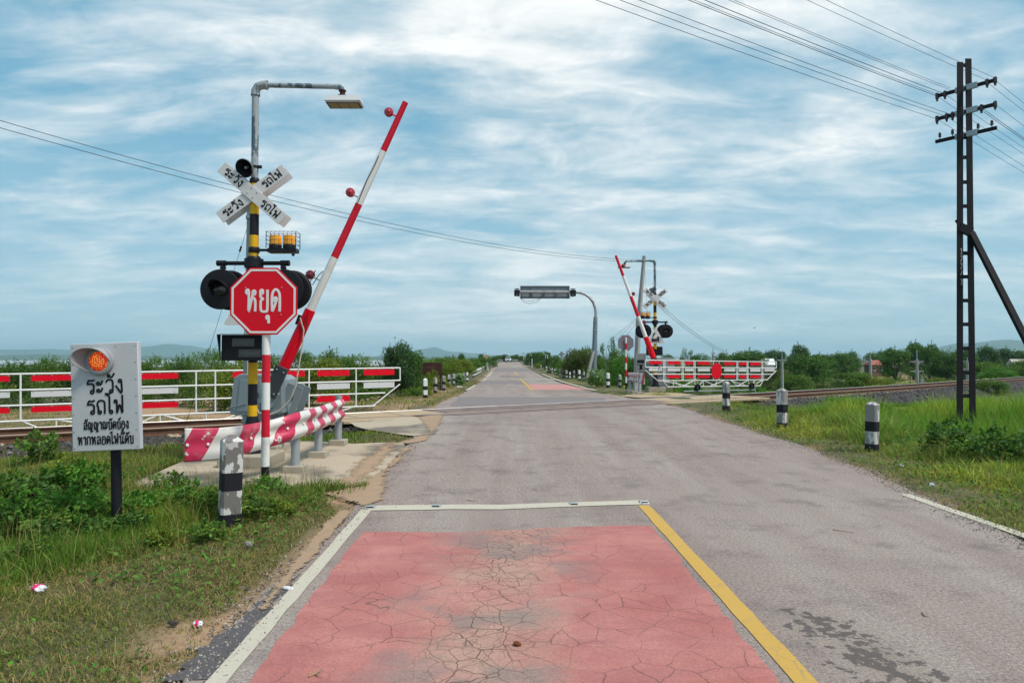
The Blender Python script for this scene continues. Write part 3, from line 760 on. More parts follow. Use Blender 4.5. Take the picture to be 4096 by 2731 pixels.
hill([(900, 1437), (1120, 1420), (1330, 1428), (1500, 1424), (1680, 1400), (1745, 1388), (1800, 1404), (1960, 1420), (2300, 1437)], 8200, 1600, 2)
hill([(3560, 1437), (3700, 1415), (3790, 1398), (3880, 1372), (3960, 1360), (4080, 1366), (4200, 1350), (4500, 1370), (4900, 1437)], 5200, 1500, 3)
hill([(2500, 1437), (2800, 1424), (3200, 1420), (3600, 1428), (3800, 1437)], 8800, 1200, 4)
hill([(-900, 1436), (-300, 1425), (300, 1423), (900, 1426), (1500, 1425), (2000, 1429), (2500, 1434)], 3500, 300, 9)
# ---- aerial haze
m = bpy.data.materials.new('haze'); m.use_nodes = True; nt = m.node_tree; nt.nodes.clear()
o_ = nt.nodes.new('ShaderNodeOutputMaterial'); pv = nt.nodes.new('ShaderNodeVolumePrincipled')
pv.inputs['Color'].default_value = (.58, .88, 1.0, 1); pv.inputs['Density'].default_value = .00014; pv.inputs['Anisotropy'].default_value = .1
nt.links.new(pv.outputs[0], o_.inputs['Volume'])
mb = MB().box((0, 5900, 110), (25000, 12400, 250))
tag(mb.build('haze', m, smooth=0), kind='stuff')
# ================================================================== CROSSING FURNITURE
M_RED_P = paint('red_paint', (.62, .012, .035), .42, var=.12, scale=4, chip=(.78, .74, .72), chip_at=.74, chip_scale=7, bumps=.05)
M_REDP2 = paint('red_sign_sheet', (.70, .001, .016), .38, var=.06, scale=3, dirt=(.45, .01, .03), dirt_at=.62, bumps=.02)
M_WHT_P = paint('white_paint', (.76, .74, .72), .45, var=.06, scale=4, dirt=(.50, .46, .42), dirt_at=.58, chip=(.30, .20, .14), chip_at=.78, chip_scale=9, bumps=.05)
M_WHT_S = paint('white_sign_sheet', (.62, .60, .60), .5, var=.05, scale=5, dirt=(.48, .45, .43), dirt_at=.58, bumps=.03)
M_GREYS = paint('grey_white_sign_sheet', (.50, .50, .525), .5, var=.06, scale=5, dirt=(.36, .35, .36), dirt_at=.56, bumps=.05, grain=.12)
M_BLK = paint('black_paint', (.012, .012, .016), .45, var=.3, scale=7, dirt=(.05, .045, .045), dirt_at=.62, bumps=.06)
M_BLKM = paint('matt_black', (.010, .010, .014), .6, var=.2, bumps=.02)
M_INK = paint('sign_lettering_black', (.008, .008, .012), .5, var=.2, bumps=0)
M_YEL = paint('yellow_paint', (.72, .40, .012), .42, var=.10, scale=5, chip=(.10, .07, .03), chip_at=.75, chip_scale=9, bumps=.05)
M_PEEL = paint('peeling_grey_paint', (.33, .36, .385), .55, var=.16, scale=5, chip=(.085, .13, .16), chip_at=.50, chip_scale=6.5, vstretch=.55, bumps=.12)
M_GALV = paint('galvanised_steel', (.36, .38, .40), .45, .35, var=.15, scale=12, bumps=.05)
M_GREYP = paint('grey_blue_paint', (.235, .285, .31), .5, var=.10, scale=3, dirt=(.14, .15, .155), dirt_at=.58, chip=(.13, .10, .08), chip_at=.77, bumps=.06)
M_GREYD = paint('dark_grey_plate', (.045, .052, .06), .5, var=.2, scale=6, bumps=.06)
M_RUSTC = paint('rusty_cap', (.06, .028, .022), .8, var=.3, scale=12, bumps=.2)
M_CABLE = paint('pale_cable', (.52, .47, .42), .6, var=.1, bumps=.02)
M_CBLK = paint('black_cable', (.015, .015, .018), .6, var=.1, bumps=.0)
M_PCONC = paint('pole_concrete', (.36, .345, .33), .9, var=.14, scale=3, dirt=(.20, .18, .17), dirt_at=.55, vstretch=.3, bumps=.25)
M_BLOCK = paint('footing_concrete', (.37, .32, .25), .9, var=.16, scale=5, dirt=(.16, .13, .10), dirt_at=.56, bumps=.35)
def glassy(name, col, emit=None, es=1.0, rough=.15):
    if name in MATS: return MATS[name]
    m, nt, b = newmat(name); b.inputs['Base Color'].default_value = (*col, 1); b.inputs['Roughness'].default_value = rough
    b.inputs['Coat Weight'].default_value = .4
    if emit: b.inputs['Emission Color'].default_value = (*emit, 1); b.inputs['Emission Strength'].default_value = es
    MATS[name] = m; return m
M_AMBER = glassy('amber_plastic', (1.0, .40, .010)); M_REDL = glassy('red_reflector', (.42, .012, .03), rough=.3); M_REDD = glassy('dark_red_lens', (.17, .008, .022), rough=.3)
M_LENS = glassy('dark_lens', (.018, .016, .016), rough=.25); M_LEDOFF = glassy('unlit_led', (.16, .16, .15), rough=.3)
M_TUBE = glassy('lamp_diffuser', (.22, .16, .05), rough=.4); M_INSUL = glassy('brown_insulator', (.035, .022, .030), rough=.25)
def disc(mb, c, axis, r, th, mi=0, seg=28):
    return mb.lathe([(r, -th / 2), (r, th / 2)], seg, mi, axis_frame(c, axis))
def striped(mb, base, top_r, bot_r, z0, bounds, mis, seg=20, lean=(0, 0)):
    """vertical tube whose colour changes at the given heights"""
    n = len(bounds); pts = [Vector((base[0] + lean[0] * z, base[1] + lean[1] * z, base[2] + z)) for z in bounds]
    rs = [bot_r + (top_r - bot_r) * i / (n - 1) for i in range(n)]
    return mb.tube(pts, rs, seg, list(mis))

# ---------------------------------------------------------------- flashing-light mast, used on both sides of the line
def crossing_signal(name, label, base, mx, arrows, cat='crossing signal'):
    t = thing(name, label, cat, base)
    V = lambda x, y, z: Vector((x * mx, y, z))
    # foundation and black flared foot
    MB().box((0, 0, .0), (.62, .62, .30)).build('plinth', M_BLOCK, t, bev=.02)
    MB().lathe([(.155, .15), (.15, .19), (.115, .24), (.085, .52), (.066, .60)], 20).build('foot', M_BLK, t)
    b0, st = 3.106, .2635
    bounds = [b0 - st * k for k in range(11)][::-1]
    bounds = [q for q in bounds if q > .56]; bounds = [.56] + bounds + [3.50]
    mis = []
    for k in range(len(bounds) - 1):
        mid = (bounds[k] + bounds[k + 1]) / 2
        idx = math.floor((b0 - mid) / st)
        mis.append(1 if idx % 2 == 0 else 0)
    mis = [1 - q for q in mis]
    mis[-1] = 1
    striped(MB(), (0, 0, 0), .056, .056, 0, bounds, mis).build('post', [M_BLK, M_YEL], t)
    MB().lathe([(.058, 3.49), (.062, 3.50), (.062, 3.54), (.05, 3.56)], 20).build('collar', M_BLK, t)
    p = MB().tube([(0, 0, 3.5), (0, 0, 4.62)], .0435, 18)
    arm = p.build('lamp_post', M_PEEL, t)
    q = MB().tube([V(0, 0, 4.60), V(.0, 0, 4.66), V(.03, 0, 4.715), V(.09, 0, 4.735), V(.14, 0, 4.735)], .052, 16)
    q.tube([V(.12, 0, 4.735), V(.15, 0, 4.735)], .058, 16); q.tube([V(0, 0, 4.60), V(0, 0, 4.625)], .056, 16)
    q.build('elbow', M_PEEL, t)
    MB().tube([V(.15, 0, 4.735), V(1.02, 0, 4.715)], .032, 14).tube([V(1.0, 0, 4.715), V(1.05, 0, 4.712), V(1.075, 0, 4.69), V(1.078, 0, 4.66)], .037, 14).build('lamp_arm', M_PEEL, t)
    # street lamp head
    lx = 1.115
    h = MB().add([V(lx + a * .20, b_ * .09, 4.575) for a in (-1, 1) for b_ in (-1, 1)] + [V(lx + a * .222, b_ * .125, 4.50) for a in (-1, 1) for b_ in (-1, 1)] + [V(lx + a * .20, b_ * .105, 4.475) for a in (-1, 1) for b_ in (-1, 1)],
                 [(0, 1, 3, 2), (0, 2, 6, 4), (1, 5, 7, 3), (0, 4, 5, 1), (2, 3, 7, 6), (4, 6, 10, 8), (5, 9, 11, 7), (4, 8, 9, 5), (6, 7, 11, 10)])
    head = h.build('lamp_head', paint('lamp_white', (.55, .55, .56), .5, dirt=(.35, .30, .20), dirt_at=.6), t, smooth=20)
    g = MB()
    for k in (-1, 0, 1): g.box(V(lx + k * .128, 0, 4.482), (.118, .19, .02))
    g.build('diffuser', M_TUBE, head)
    MB().box(V(lx, 0, 4.477), (.41, .215, .006)).build('reflector', paint('lamp_inner', (.04, .032, .025), .6), head)
    MB().lathe([(.068, 4.575), (.062, 4.60), (.035, 4.61), (.032, 4.64), (.045, 4.655), (.045, 4.67)], 16, M=Matrix.Translation(V(1.09, 0, 0))).build('lamp_socket', M_RUSTC, t)
    # horn loudspeaker
    ax = Vector((-.18, -.86 * mx, -.42)).normalized(); c = Vector((-.085, -.13 * mx, 3.65))
    hn = MB().lathe([(.112, 0), (.118, -.004), (.118, -.014), (.088, -.07), (.055, -.12), (.045, -.17), (.04, -.24), (.02, -.26)], 28, 0, axis_frame(c, ax), close=False)
    hn = hn.build('loudspeaker', paint('horn_grey', (.17, .19, .21), .5, dirt=(.08, .09, .1)), t)
    inn = MB().lathe([(.110, -.001), (.082, -.066), (.045, -.125), (.0, -.13)], 28, 0, axis_frame(c, ax), close=False)
    inn.build('horn_mouth', M_BLKM, hn)
    MB().lathe([(.0, -.03), (.016, -.034), (.018, -.06), (.012, -.10)], 12, 0, axis_frame(c, ax)).build('horn_driver', M_GALV, hn)
    MB().tube([Vector((-.07, -.02 * mx, 3.70)), Vector((.075, 0, 3.70))], .012, 8).box(V(.07, -.01, 3.70), (.04, .03, .035)).lathe([(.05, 3.685), (.05, 3.715)], 16).build('horn_clamp', M_BLK, t)
    # St Andrew's cross
    words = [('ระวัง', -1), ('รถไฟ', 1)]
    for k, (ang, yy) in enumerate([(-41, -.082), (36.8, -.068)]):
        a = R(ang); ux = Vector((math.cos(a), 0, math.sin(a))); uz = Vector((-math.sin(a), 0, math.cos(a)))
        for side, dy, dz in ((0, yy, 0), (1, -yy - .01, -.008)):
            M = Matrix((ux, (0, 1, 0), uz)).transposed().to_4x4(); M.translation = Vector((.0 + (side * .012), dy, 3.353 + dz))
            bd = MB().box((0, 0, 0), (1.01, .012, .155), 0, M).build('cross_board', M_WHT_S, t, bev=.003)
            if side == 0:
                for wtxt, sg in words:
                    lettering(MB(), wtxt, .28, .086, M @ Matrix.Translation((sg * .30, -.0065, -.047)), .0082 if mx > 0 else .0125).build('cross_lettering', M_INK, bd)
                for px_ in (-.045, .045):
                    for pz_ in (-.04, .04):
                        if k == 0: disc(MB(), M @ Vector((px_, -.008, pz_)), (0, -1, 0), .006, .006, 0, 8).build('cross_bolt', M_GREYD, bd)
    # amber beacons in a wire cage
    z0 = 2.66
    br = MB().lathe([(.064, z0 - .035), (.068, z0 - .03), (.068, z0 + .03), (.064, z0 + .035)], 18).box(V(.16, -.03, z0 - .005), (.24, .03, .03)).box(V(.375, -.03, z0 - .015), (.355, .14, .05))
    br.box(V(.52, -.10, z0 - .07), (.035, .02, .035)).build('beacon_bracket', M_BLK, t, bev=.003)
    for bx in (.275, .45):
        MB().lathe([(.078, z0 + .01), (.078, z0 + .055), (.070, z0 + .065)], 24, M=Matrix.Translation(V(bx, -.03, 0))).build('beacon_base', M_BLK, t)
        MB().lathe([(.074, z0 + .06), (.074, z0 + .085), (.072, z0 + .15), (.066, z0 + .172), (.05, z0 + .18)], 24, M=Matrix.Translation(V(bx, -.03, 0))).build('beacon', M_AMBER, t)
    cg = MB(); x0, x1, ya, yb, za, zb = .19, .555, -.115, .055, z0 + .01, z0 + .215
    for yy in (ya, yb):
        for k in range(8): cg.tube([V(x0 + (x1 - x0) * k / 7, yy, za), V(x0 + (x1 - x0) * k / 7, yy, zb)], .0021, 5)
        for k in range(4): cg.tube([V(x0, yy, za + (zb - za) * (k + 1) / 4), V(x1, yy, za + (zb - za) * (k + 1) / 4)], .0021, 5)
    for k in range(8): cg.tube([V(x0 + (x1 - x0) * k / 7, ya, zb), V(x0 + (x1 - x0) * k / 7, yb, zb)], .0021, 5)
    for xx in (x0, x1):
        for k in range(4): cg.tube([V(xx, ya, za + (zb - za) * (k + 1) / 4), V(xx, yb, za + (zb - za) * (k + 1) / 4)], .0032, 5)
        for yy in (ya, yb): cg.tube([V(xx, yy, za), V(xx, yy, zb)], .005, 6)
    cg.build('beacon_cage', M_BLK, t)
    # cross arm with two round signal heads
    zc = 2.494
    MB().lathe([(.085, zc - .10), (.085, zc - .06), (.115, zc - .055), (.115, zc + .055), (.085, zc + .06), (.075, zc + .085)], 20).build('hub', M_BLK, t)
    MB().tube([V(-.44, -.02, zc), V(.44, -.02, zc)], .026, 14).tube([V(-.45, -.02, zc), V(-.34, -.02, zc)], .036, 14).tube([V(.34, -.02, zc), V(.45, -.02, zc)], .036, 14).build('cross_arm', M_BLK, t)
    for sx in (-1, 1):
        zd = 2.165; xd = .39 * sx
        MB().tube([V(.375 * sx, -.02, zc), V(.375 * sx, -.02, zd + .2)], .028, 12).lathe([(.038, zc - .07), (.038, zc - .045)], 12, M=Matrix.Translation(V(.375 * sx, -.02, 0))).build('hanger', M_BLK, t)
        for f, dx in ((-1, 0), (1, .07)):
            c = V(xd + dx, .0 + f * .055, zd)
            dd = MB().lathe([(.0, -.03), (.225, -.03), (.246, -.006), (.250, .006), (.244, .012), (.1, .02), (.0, .02)], 40, 0, axis_frame(c, (0, f, 0)), close=False).build('signal_disc', M_BLKM, t)
            ln = MB().lathe([(.085, .015), (.082, .03), (.05, .043), (.0, .048)], 24, 0, axis_frame(c, (0, f, 0)), close=False).build('lens', M_LENS, dd)
            # hood : part cylinder, longer on top
            mbh = MB(); fr = face_frame(c + Vector((0, f * .015, 0)), (0, f, 0)); n = 22
            for layer, rr in ((0, .108), (1, .103)):
                for k in range(n + 1):
                    a = R(-38) + (R(256)) * k / n
                    ln_ = .04 + .15 * max(0, math.sin(a)) ** .7
                    mbh.v += [tuple(fr @ Vector((rr * math.cos(a), 0, rr * math.sin(a)))), tuple(fr @ Vector((rr * math.cos(a), -ln_, rr * math.sin(a) * .98)))]
            o = 2 * (n + 1)
            for k in range(n):
                a = 2 * k; mbh.f += [(a, a + 1, a + 3, a + 2), (o + a, o + a + 2, o + a + 3, o + a + 1), (a + 1, o + a + 1, o + a + 3, a + 3)]; mbh.m += [0, 0, 0]
            mbh.build('hood', M_BLK, dd)
    # triangular train plate
    tri = [(-.33, -.28), (-.31, -.30), (.31, -.30), (.33, -.28), (.015, .27), (-.015, .27)]
    M = face_frame((0, -.085, 2.02), (0, -1, 0))
    tp_ = MB().prism(tri, .008, 0, M).build('train_plate', M_WHT_S, t)
    ic = MB(); e = -.008
    ic.prism([(-.17, -.245), (.17, -.245), (.17, -.235), (-.17, -.235)], .006, 0, M @ Matrix.Translation((0, e, 0)))
    ic.prism([(-.15, -.13), (.05, -.13), (.05, -.19), (-.15, -.19)], .006, 0, M @ Matrix.Translation((0, e, 0)))
    ic.prism([(.052, -.07), (.12, -.07), (.12, -.19), (.052, -.19)], .006, 0, M @ Matrix.Translation((0, e, 0)))
    ic.prism([(.04, -.055), (.135, -.055), (.135, -.068), (.04, -.068)], .006, 0, M @ Matrix.Translation((0, e, 0)))
    ic.prism([(-.12, -.08), (-.09, -.08), (-.095, -.129), (-.115, -.129)], .006, 0, M @ Matrix.Translation((0, e, 0)))
    for cx_ in (-.12, -.07, -.02, .04, .1): disc(ic, M @ Vector((cx_, e, -.21)), (0, -1, 0), .023, .006, 0, 12)
    for cx_, cz_, r_ in ((-.1, -.05, .018), (-.085, -.015, .024), (-.06, .03, .032), (-.03, .065, .026)): disc(ic, M @ Vector((cx_, e, cz_)), (0, -1, 0), r_, .006, 0, 12)
    ic.build('train_symbol', M_INK, tp_)
    # direction-arrow display box
    zb0, zb1 = 1.285, 1.60
    if arrows: xa, xb = -.315, .235
    else: xa, xb = -.28, .30
    bx = MB().box(V((xa + xb) / 2, -.12 if arrows else .10, (zb0 + zb1) / 2), (xb - xa, .14, zb1 - zb0)).build('arrow_display', M_BLKM, t, bev=.006)
    hd = MB(); yf = -.19 if arrows else .17; s_ = -1 if arrows else 1
    hd.add([V(xa - .01, yf, zb1 + .01), V(xb + .01, yf, zb1 + .01), V(xb + .02, yf + s_ * .07, zb1 + .0), V(xa - .03, yf + s_ * .07, zb1 + .0),
            V(xa - .01, yf, zb0), V(xa - .0, yf + s_ * .04, zb0 + .02)], [(0, 1, 2, 3), (0, 3, 5, 4)])
    hd.build('visor', M_BLKM, bx)
    if arrows:
        for rowz, d, x0_ in ((1.505, 1, -.165), (1.375, -1, -.085)):
            led = MB()
            for i in range(20):
                for j in range(-3, 4):
                    u = i / 19 if d > 0 else 1 - i / 19
                    keep = (abs(j) <= 1 and u < .7) or (u >= .62 and abs(j) <= (1 - u) / .38 * 3.4)
                    if keep: led.box(V(x0_ + i * .0115, -.1925, rowz + j * .0115), (.0045, .004, .0045))
            led.build('arrow_leds', M_LEDOFF, bx)
        MB().box(V(-.05, -.1915, 1.505), (.27, .003, .095)).box(V(.03, -.1915, 1.375), (.27, .003, .095)).build('display_window', M_LENS, bx)
    MB().tube([V(-.05, -.1, zb1), V(-.07, -.1, zb1 + .05), V(-.02, -.1, zb1 + .06)], .008, 6).build('display_hook', M_GALV, bx)
    return t
nb = rpt(1008, 1858)
sg1 = crossing_signal('crossing_signal', 'near crossing signal mast with loudspeaker, crossed boards and arrow box behind the red octagon', (nb.x, nb.y, nb.z), 1, True)
k_ = (P(1020, 341, nb.y).z - nb.z) / 4.735; sg1.scale = (k_, k_, k_)
Yf = nb.y * 2.98
pf = P(2621, 1437, Yf); zf = float(base_h(pf.x, pf.y)) + .06
sg2 = crossing_signal('crossing_signal', 'distant crossing signal mast with its lamp arm pointing left, showing the train triangle', (pf.x, pf.y, zf), -1, False)
k_ = (P(2616, 1043, Yf).z - zf) / 4.735; sg2.scale = (k_, k_, k_); print('mast', nb, pf, sg1.scale[0], k_)

# ---------------------------------------------------------------- octagonal stop signs on striped posts
def stop_sign(label, base, front, w=.745, zc=2.105):
    t = thing('stop_sign', label, 'stop sign', base)
    bnd = [-.1, .27, .595, .90, 1.20, 1.51, 1.83] + [zc + .30]
    pr = .0455
    if front:
        striped(MB(), (0, 0, 0), pr, pr, 0, bnd[:-1] + [zc + .2], [0, 1, 2, 1, 2, 1, 1]).build('post', [M_BLK, M_WHT_P, M_RED_P], t)
    else:
        striped(MB(), (0, 0, 0), pr, pr, 0, [-.1, .27, .55, .9, 1.2, 1.5, 1.85, 2.15, 2.42], [0, 1, 2, 1, 2, 1, 2, 1]).build('post', [M_BLK, M_WHT_P, M_RED_P], t)
    r = w / 2 / math.cos(R(22.5)); octa = lambda q: [(q * math.cos(R(22.5 + 45 * k)), q * math.sin(R(22.5 + 45 * k))) for k in range(8)]
    yy = -(pr + .006); M = face_frame((-.015 if front else 0, yy if front else yy, zc), (0, -1, 0))
    if front:
        pl = MB().prism(octa(r), .006, 0, M).build('sign_plate', M_REDP2, t)
        def ring(mb, ro, ri, y, mi=0):
            a, b_ = octa(ro), octa(ri); vs = [(x, y, z) for x, z in a] + [(x, y, z) for x, z in b_] + [(x, y - .002, z) for x, z in a] + [(x, y - .002, z) for x, z in b_]
            fs = []
            for k in range(8):
                j = (k + 1) % 8; fs += [(16 + k, 16 + j, 24 + j, 24 + k), (k, j, 16 + j, 16 + k), (8 + k, 24 + k, 24 + j, 8 + j)]
            mb.add(vs, fs, mi, M)
        rb = MB(); ring(rb, r * .955, r * .895, -.004); rb.build('sign_border', M_WHT_P, pl, smooth=0)
        lt = MB(); fr = M @ Matrix.Translation((.0, -.0045, -.115))
        lettering(lt, 'หยุด', .395, .255, fr, .0155)
        lt.build('sign_lettering', paint('white_letter', (.74, .72, .72), .45, bumps=0), pl)
        for bx, bz in ((-.2, .15), (.2, .15), (.195, -.15)):
            MB().lathe([(.0, .008), (.006, .006), (.008, 0)], 10, 0, axis_frame(M @ Vector((bx, -.004, bz)), (0, -1, 0)), close=False).build('bolt', M_GALV, pl)
    else:
        M = face_frame((.0, pr + .006, zc), (0, -1, 0))
        MB().prism(octa(r), .006, 0, M).build('sign_plate', paint('weathered_sign_back', (.21, .20, .235), .5, var=.1, scale=2, dirt=(.30, .10, .13), dirt_at=.52, dirt_scale=1.5), t)
        MB().box((0, pr - .004, zc + .15), (.28, .012, .03)).box((0, pr - .004, zc - .15), (.28, .012, .03)).build('sign_bracket', M_GALV, t)
    return t
sb = rpt(1060, 1962)
stop_sign('red octagonal stop sign with white lettering on a red and white post', (sb.x, sb.y, sb.z), True)
s2 = rpt(2504, 1545)
Y2 = sb.y * 4.25
p2 = P(2504, 1437, Y2); zc2 = P(2504, 1373, Y2).z
s2z = float(base_h(p2.x, p2.y))
stop_sign('weathered back of an octagonal sign on a striped post across the track', (p2.x, p2.y, s2z), False, zc=zc2 - s2z + .02)

# ---------------------------------------------------------------- amber warning lamp board, near left
lb = gpt(466, 2140); lY = lb.y
t = thing('warning_lamp_sign', 'grey board with a lit amber lamp and black lettering on a black post', 'warning sign', (lb.x, lb.y, lb.z))
c00, c10, c11, c01 = (P(x, y, lY - .06) for x, y in ((303, 1805), (573, 1795), (552, 1366), (282, 1377)))
cen = (c00 + c10 + c11 + c01) / 4; ux = ((c10 - c00) + (c11 - c01)); ux.normalize(); uz = ((c01 - c00) + (c11 - c10)).normalized()
uy = uz.cross(ux).normalized() * 1; uz = ux.cross(uy).normalized() * (1 if ux.cross(uy).dot(Vector((0, 0, 1))) > 0 else -1)
uy = uz.cross(ux)
W_, H_ = (c10 - c00).length, (c01 - c00).length
M = Matrix((ux, uy, uz)).transposed().to_4x4(); M.translation = cen - t.location
bd = MB().box((0, 0, 0), (W_, .055, H_), 0, M).build('board', M_GREYS, t, bev=.006)
MB().tube([M @ Vector((.03, .075, .1)), (0.01, .0, -.15)], .0425, 20).build('post', M_BLK, t)
MB().tube([M @ Vector((.0, .045, -.2)), M @ Vector((.06, .045, -.2))], .02, 8).build('post_clamp', M_BLK, t)
rv = MB()
for k in range(7):
    for sx in (-1, 1): rv.lathe([(.0, .005), (.005, .003), (.006, 0)], 8, 0, M @ axis_frame((sx * (W_ / 2 - .022), -.028, -H_ / 2 + .03 + k * (H_ - .06) / 6), (0, -1, 0)), close=False)
for x in (-.1, .1): rv.lathe([(.0, .005), (.005, .003), (.006, 0)], 8, 0, M @ axis_frame((x, -.028, H_ / 2 - .03), (0, -1, 0)), close=False)
rv.build('rivet', M_GALV, bd)
lc = Vector((-.045, -.028, H_ / 2 - .152))
MB().lathe([(.118, 0), (.118, .03), (.110, .036), (.084, .036)], 32, 0, M @ axis_frame(lc + Vector((.015, 0, -.005)), (0, -1, 0)), close=False).build('lamp_ring', paint('lamp_ring_grey', (.30, .31, .33), .5), bd)
# round lens made of glowing leds
m, nt_, b = newmat('amber_led_lens')
vo = nt_.nodes.new('ShaderNodeTexVoronoi'); vo.inputs['Scale'].default_value = 66; vo.inputs['Randomness'].default_value = .35
nt_.links.new(obj_pos(nt_), vo.inputs['Vector'])
e = ramp(nt_, vo.outputs['Distance'], [(.16, (1.0, .42, .06)), (.46, (.30, .006, .002))])
b.inputs['Base Color'].default_value = (.25, .02, .005, 1); nt_.links.new(e, b.inputs['Emission Color']); b.inputs['Emission Strength'].default_value = .85
lens = MB().lathe([(.082, .02), (.078, .034), (.05, .044), (0, .048)], 32, 0, M @ axis_frame(lc + Vector((.012, 0, -.004)), (0, -1, 0)), close=False).build('lamp_lens', m, bd)
vs_ = MB(); n = 30; fr = M @ face_frame(lc + Vector((.012, 0, 0)), (0, -1, 0))
for rr in (.112, .106):
    for k in range(n + 1):
        a = R(-48) + R(290) * k / n
        ln_ = .105 + .062 * math.cos(a - R(150)); ln_ *= min(1, .25 + 3.5 * min(k, n - k) / n)
        vs_.v += [tuple(fr @ Vector((rr * math.cos(a), 0, rr * math.sin(a)))), tuple(fr @ Vector((rr * math.cos(a) * 1.02 - ln_ * .30, -ln_, rr * math.sin(a) * 1.02)))]
o = 2 * (n + 1)
for k in range(n):
    a = 2 * k; vs_.f += [(a, a + 1, a + 3, a + 2), (o + a, o + a + 2, o + a + 3, o + a + 1), (a + 1, o + a + 1, o + a + 3, a + 3)]; vs_.m += [0, 0, 0]
vs_.build('lamp_visor', paint('visor_grey', (.33, .33, .345), .5, dirt=(.3, .3, .3)), bd)
for txt, wd, hh, zz_, sk, xo in [('ระวัง', .315, .120, .030, .0088, .0), ('รถไฟ', .325, .120, -.145, .0088, .005), ('สัญญาณขัดข้อง', .385, .066, -.275, .0050, .005), ('หากหลอดไฟนี้ดับ', .475, .070, -.402, .0052, .0)]:
    lt = MB(); lettering(lt, txt, wd, hh, M @ Matrix.Translation((xo, -.029, zz_)), sk); lt.build('board_lettering', M_INK, bd)

# ---------------------------------------------------------------- concrete guide bollards
M_BW = paint('chipped_white_paint', (.60, .58, .57), .8, var=.12, scale=8, chip=(.17, .155, .145), chip_at=.50, chip_scale=8, vstretch=.6, bumps=.25, dirt=(.30, .27, .25), dirt_at=.5, dirt_scale=4)
M_BW2 = paint('clean_white_paint', (.72, .71, .70), .7, var=.08, scale=8, chip=(.34, .32, .30), chip_at=.63, chip_scale=8, vstretch=.5, bumps=.2)
M_BW3 = paint('bare_grey_paint', (.25, .235, .225), .85, var=.25, scale=9, chip=(.60, .58, .56), chip_at=.53, chip_scale=9, vstretch=.28, bumps=.3)
M_BB = paint('chipped_black_paint', (.016, .015, .02), .7, var=.3, scale=8, chip=(.22, .21, .20), chip_at=.68, chip_scale=9, bumps=.2)
def bollard_proto(mw, label):
    t = thing('guide_bollard', label, 'bollard')
    w, c = .0875, .022
    sq = lambda q, z: [(q - c, -q, z), (q, -q + c, z), (q, q - c, z), (q - c, q, z), (-q + c, q, z), (-q, q - c, z), (-q, -q + c, z), (-q + c, -q, z)]
    def ringed(name, zs, mat):
        mb = MB()
        for q, z in zs: mb.v += sq(q, z)
        for i in range(len(zs) - 1):
            for k in range(8): mb.f.append((i * 8 + k, i * 8 + (k + 1) % 8, (i + 1) * 8 + (k + 1) % 8, (i + 1) * 8 + k)); mb.m.append(0)
        mb.f += [tuple(range(8))[::-1], tuple((len(zs) - 1) * 8 + k for k in range(8))]; mb.m += [0, 0]
        return mb.build(name, mat, t, smooth=25)
    ringed('black_foot', [(w, -.25), (w, .13)], M_BB)
    ringed('lower_white_band', [(w * .995, .13), (w * .995, .335)], mw)
    ringed('black_band', [(w * .998, .335), (w * .998, .495)], M_BB)
    ringed('upper_white_band', [(w * .995, .495), (w * .995, .765)], mw)
    ringed('cap', [(w * 1.0, .765), (w * .96, .775), (.03, .82)], mw)
    return t
def put_bollard(proto, used, pos, h, label, group, rz=0):
    o = proto if not used else copy_tree(proto)
    o.location = pos; s = h / .82; o.scale = (s, s, s) if h < .95 else (1, 1, s); o.rotation_euler = (random.uniform(-.02, .02), random.uniform(-.025, .025), rz)
    o['label'] = label; o['group'] = group
    return o
protos = [bollard_proto(M_BW, 'x'), bollard_proto(M_BW2, 'x'), bollard_proto(M_BW3, 'x')]; used = [False] * 3
def boll(px, pyb, pyt, kind, label, group, rz=0.0, Y=None):
    p = rpt(px, pyb) if px == 2905 else gpt(px, pyb); k = (pyb - pyt) * p.y / F
    put_bollard(protos[kind], used[kind], (p.x, p.y, p.z), k, label, group, rz); used[kind] = True
boll(917, 2108, 1742, 0, 'peeling black and white bollard in the grass in front of the guardrail', 'bollards on the camera side of the track', .55)
boll(3487, 1806, 1606, 2, 'worn grey bollard beside the right edge of the road, closest to the lattice pole', 'bollards on the camera side of the track', .75)
boll(3130, 1716, 1553, 2, 'worn bollard on the right verge between two other worn bollards', 'bollards on the camera side of the track', .7)
boll(2905, 1640, 1525, 2, 'worn bollard standing nearest the track on the right verge, before the far gate', 'bollards on the camera side of the track', .7)
GL_ = 'bollards along the left side of the road beyond the track'
for (x, yb, yt, k, lab) in [(1701, 1591, 1513, 1, 'clean white and black bollard first on the left beyond the track'), (1742, 1572, 1509, 2, 'dirty bollard second on the left beyond the track, before the brown board'),
                            (1774, 1562, 1502, 2, 'weathered bollard third on the left beyond the track, half in weeds'), (1795, 1546, 1497, 2, 'grey headed bollard fourth on the left beyond the track'),
                            (1815, 1543, 1495, 2, 'worn bollard fifth on the left, just before the pale leafy plant'), (1829, 1527, 1493, 0, 'bollard mostly hidden behind the pale leafy plant on the left'),
                            (1843, 1523, 1492, 0, 'bollard with only its white top above the pale leafy plant on the left'), (1855, 1524, 1491, 2, 'worn bollard just right of the pale leafy plant on the left'), (1869, 1525, 1489, 1, 'clean white bollard standing alone before the left bollard row')]:
    boll(x, yb, yt, k, lab, GL_, .3)
RL = [(1892, 1508, 1478), (1899, 1506, 1477), (1904, 1503, 1476), (1910, 1500, 1474), (1915, 1497, 1472), (1920, 1494, 1470), (1924, 1490, 1469), (1930, 1486, 1467), (1935, 1482, 1465), (1940, 1478, 1462), (1946, 1475, 1460), (1952, 1472, 1458), (1957, 1469, 1456), (1962, 1466, 1454), (1967, 1463, 1452), (1972, 1459, 1449), (1977, 1456, 1447), (1982, 1453, 1445)]
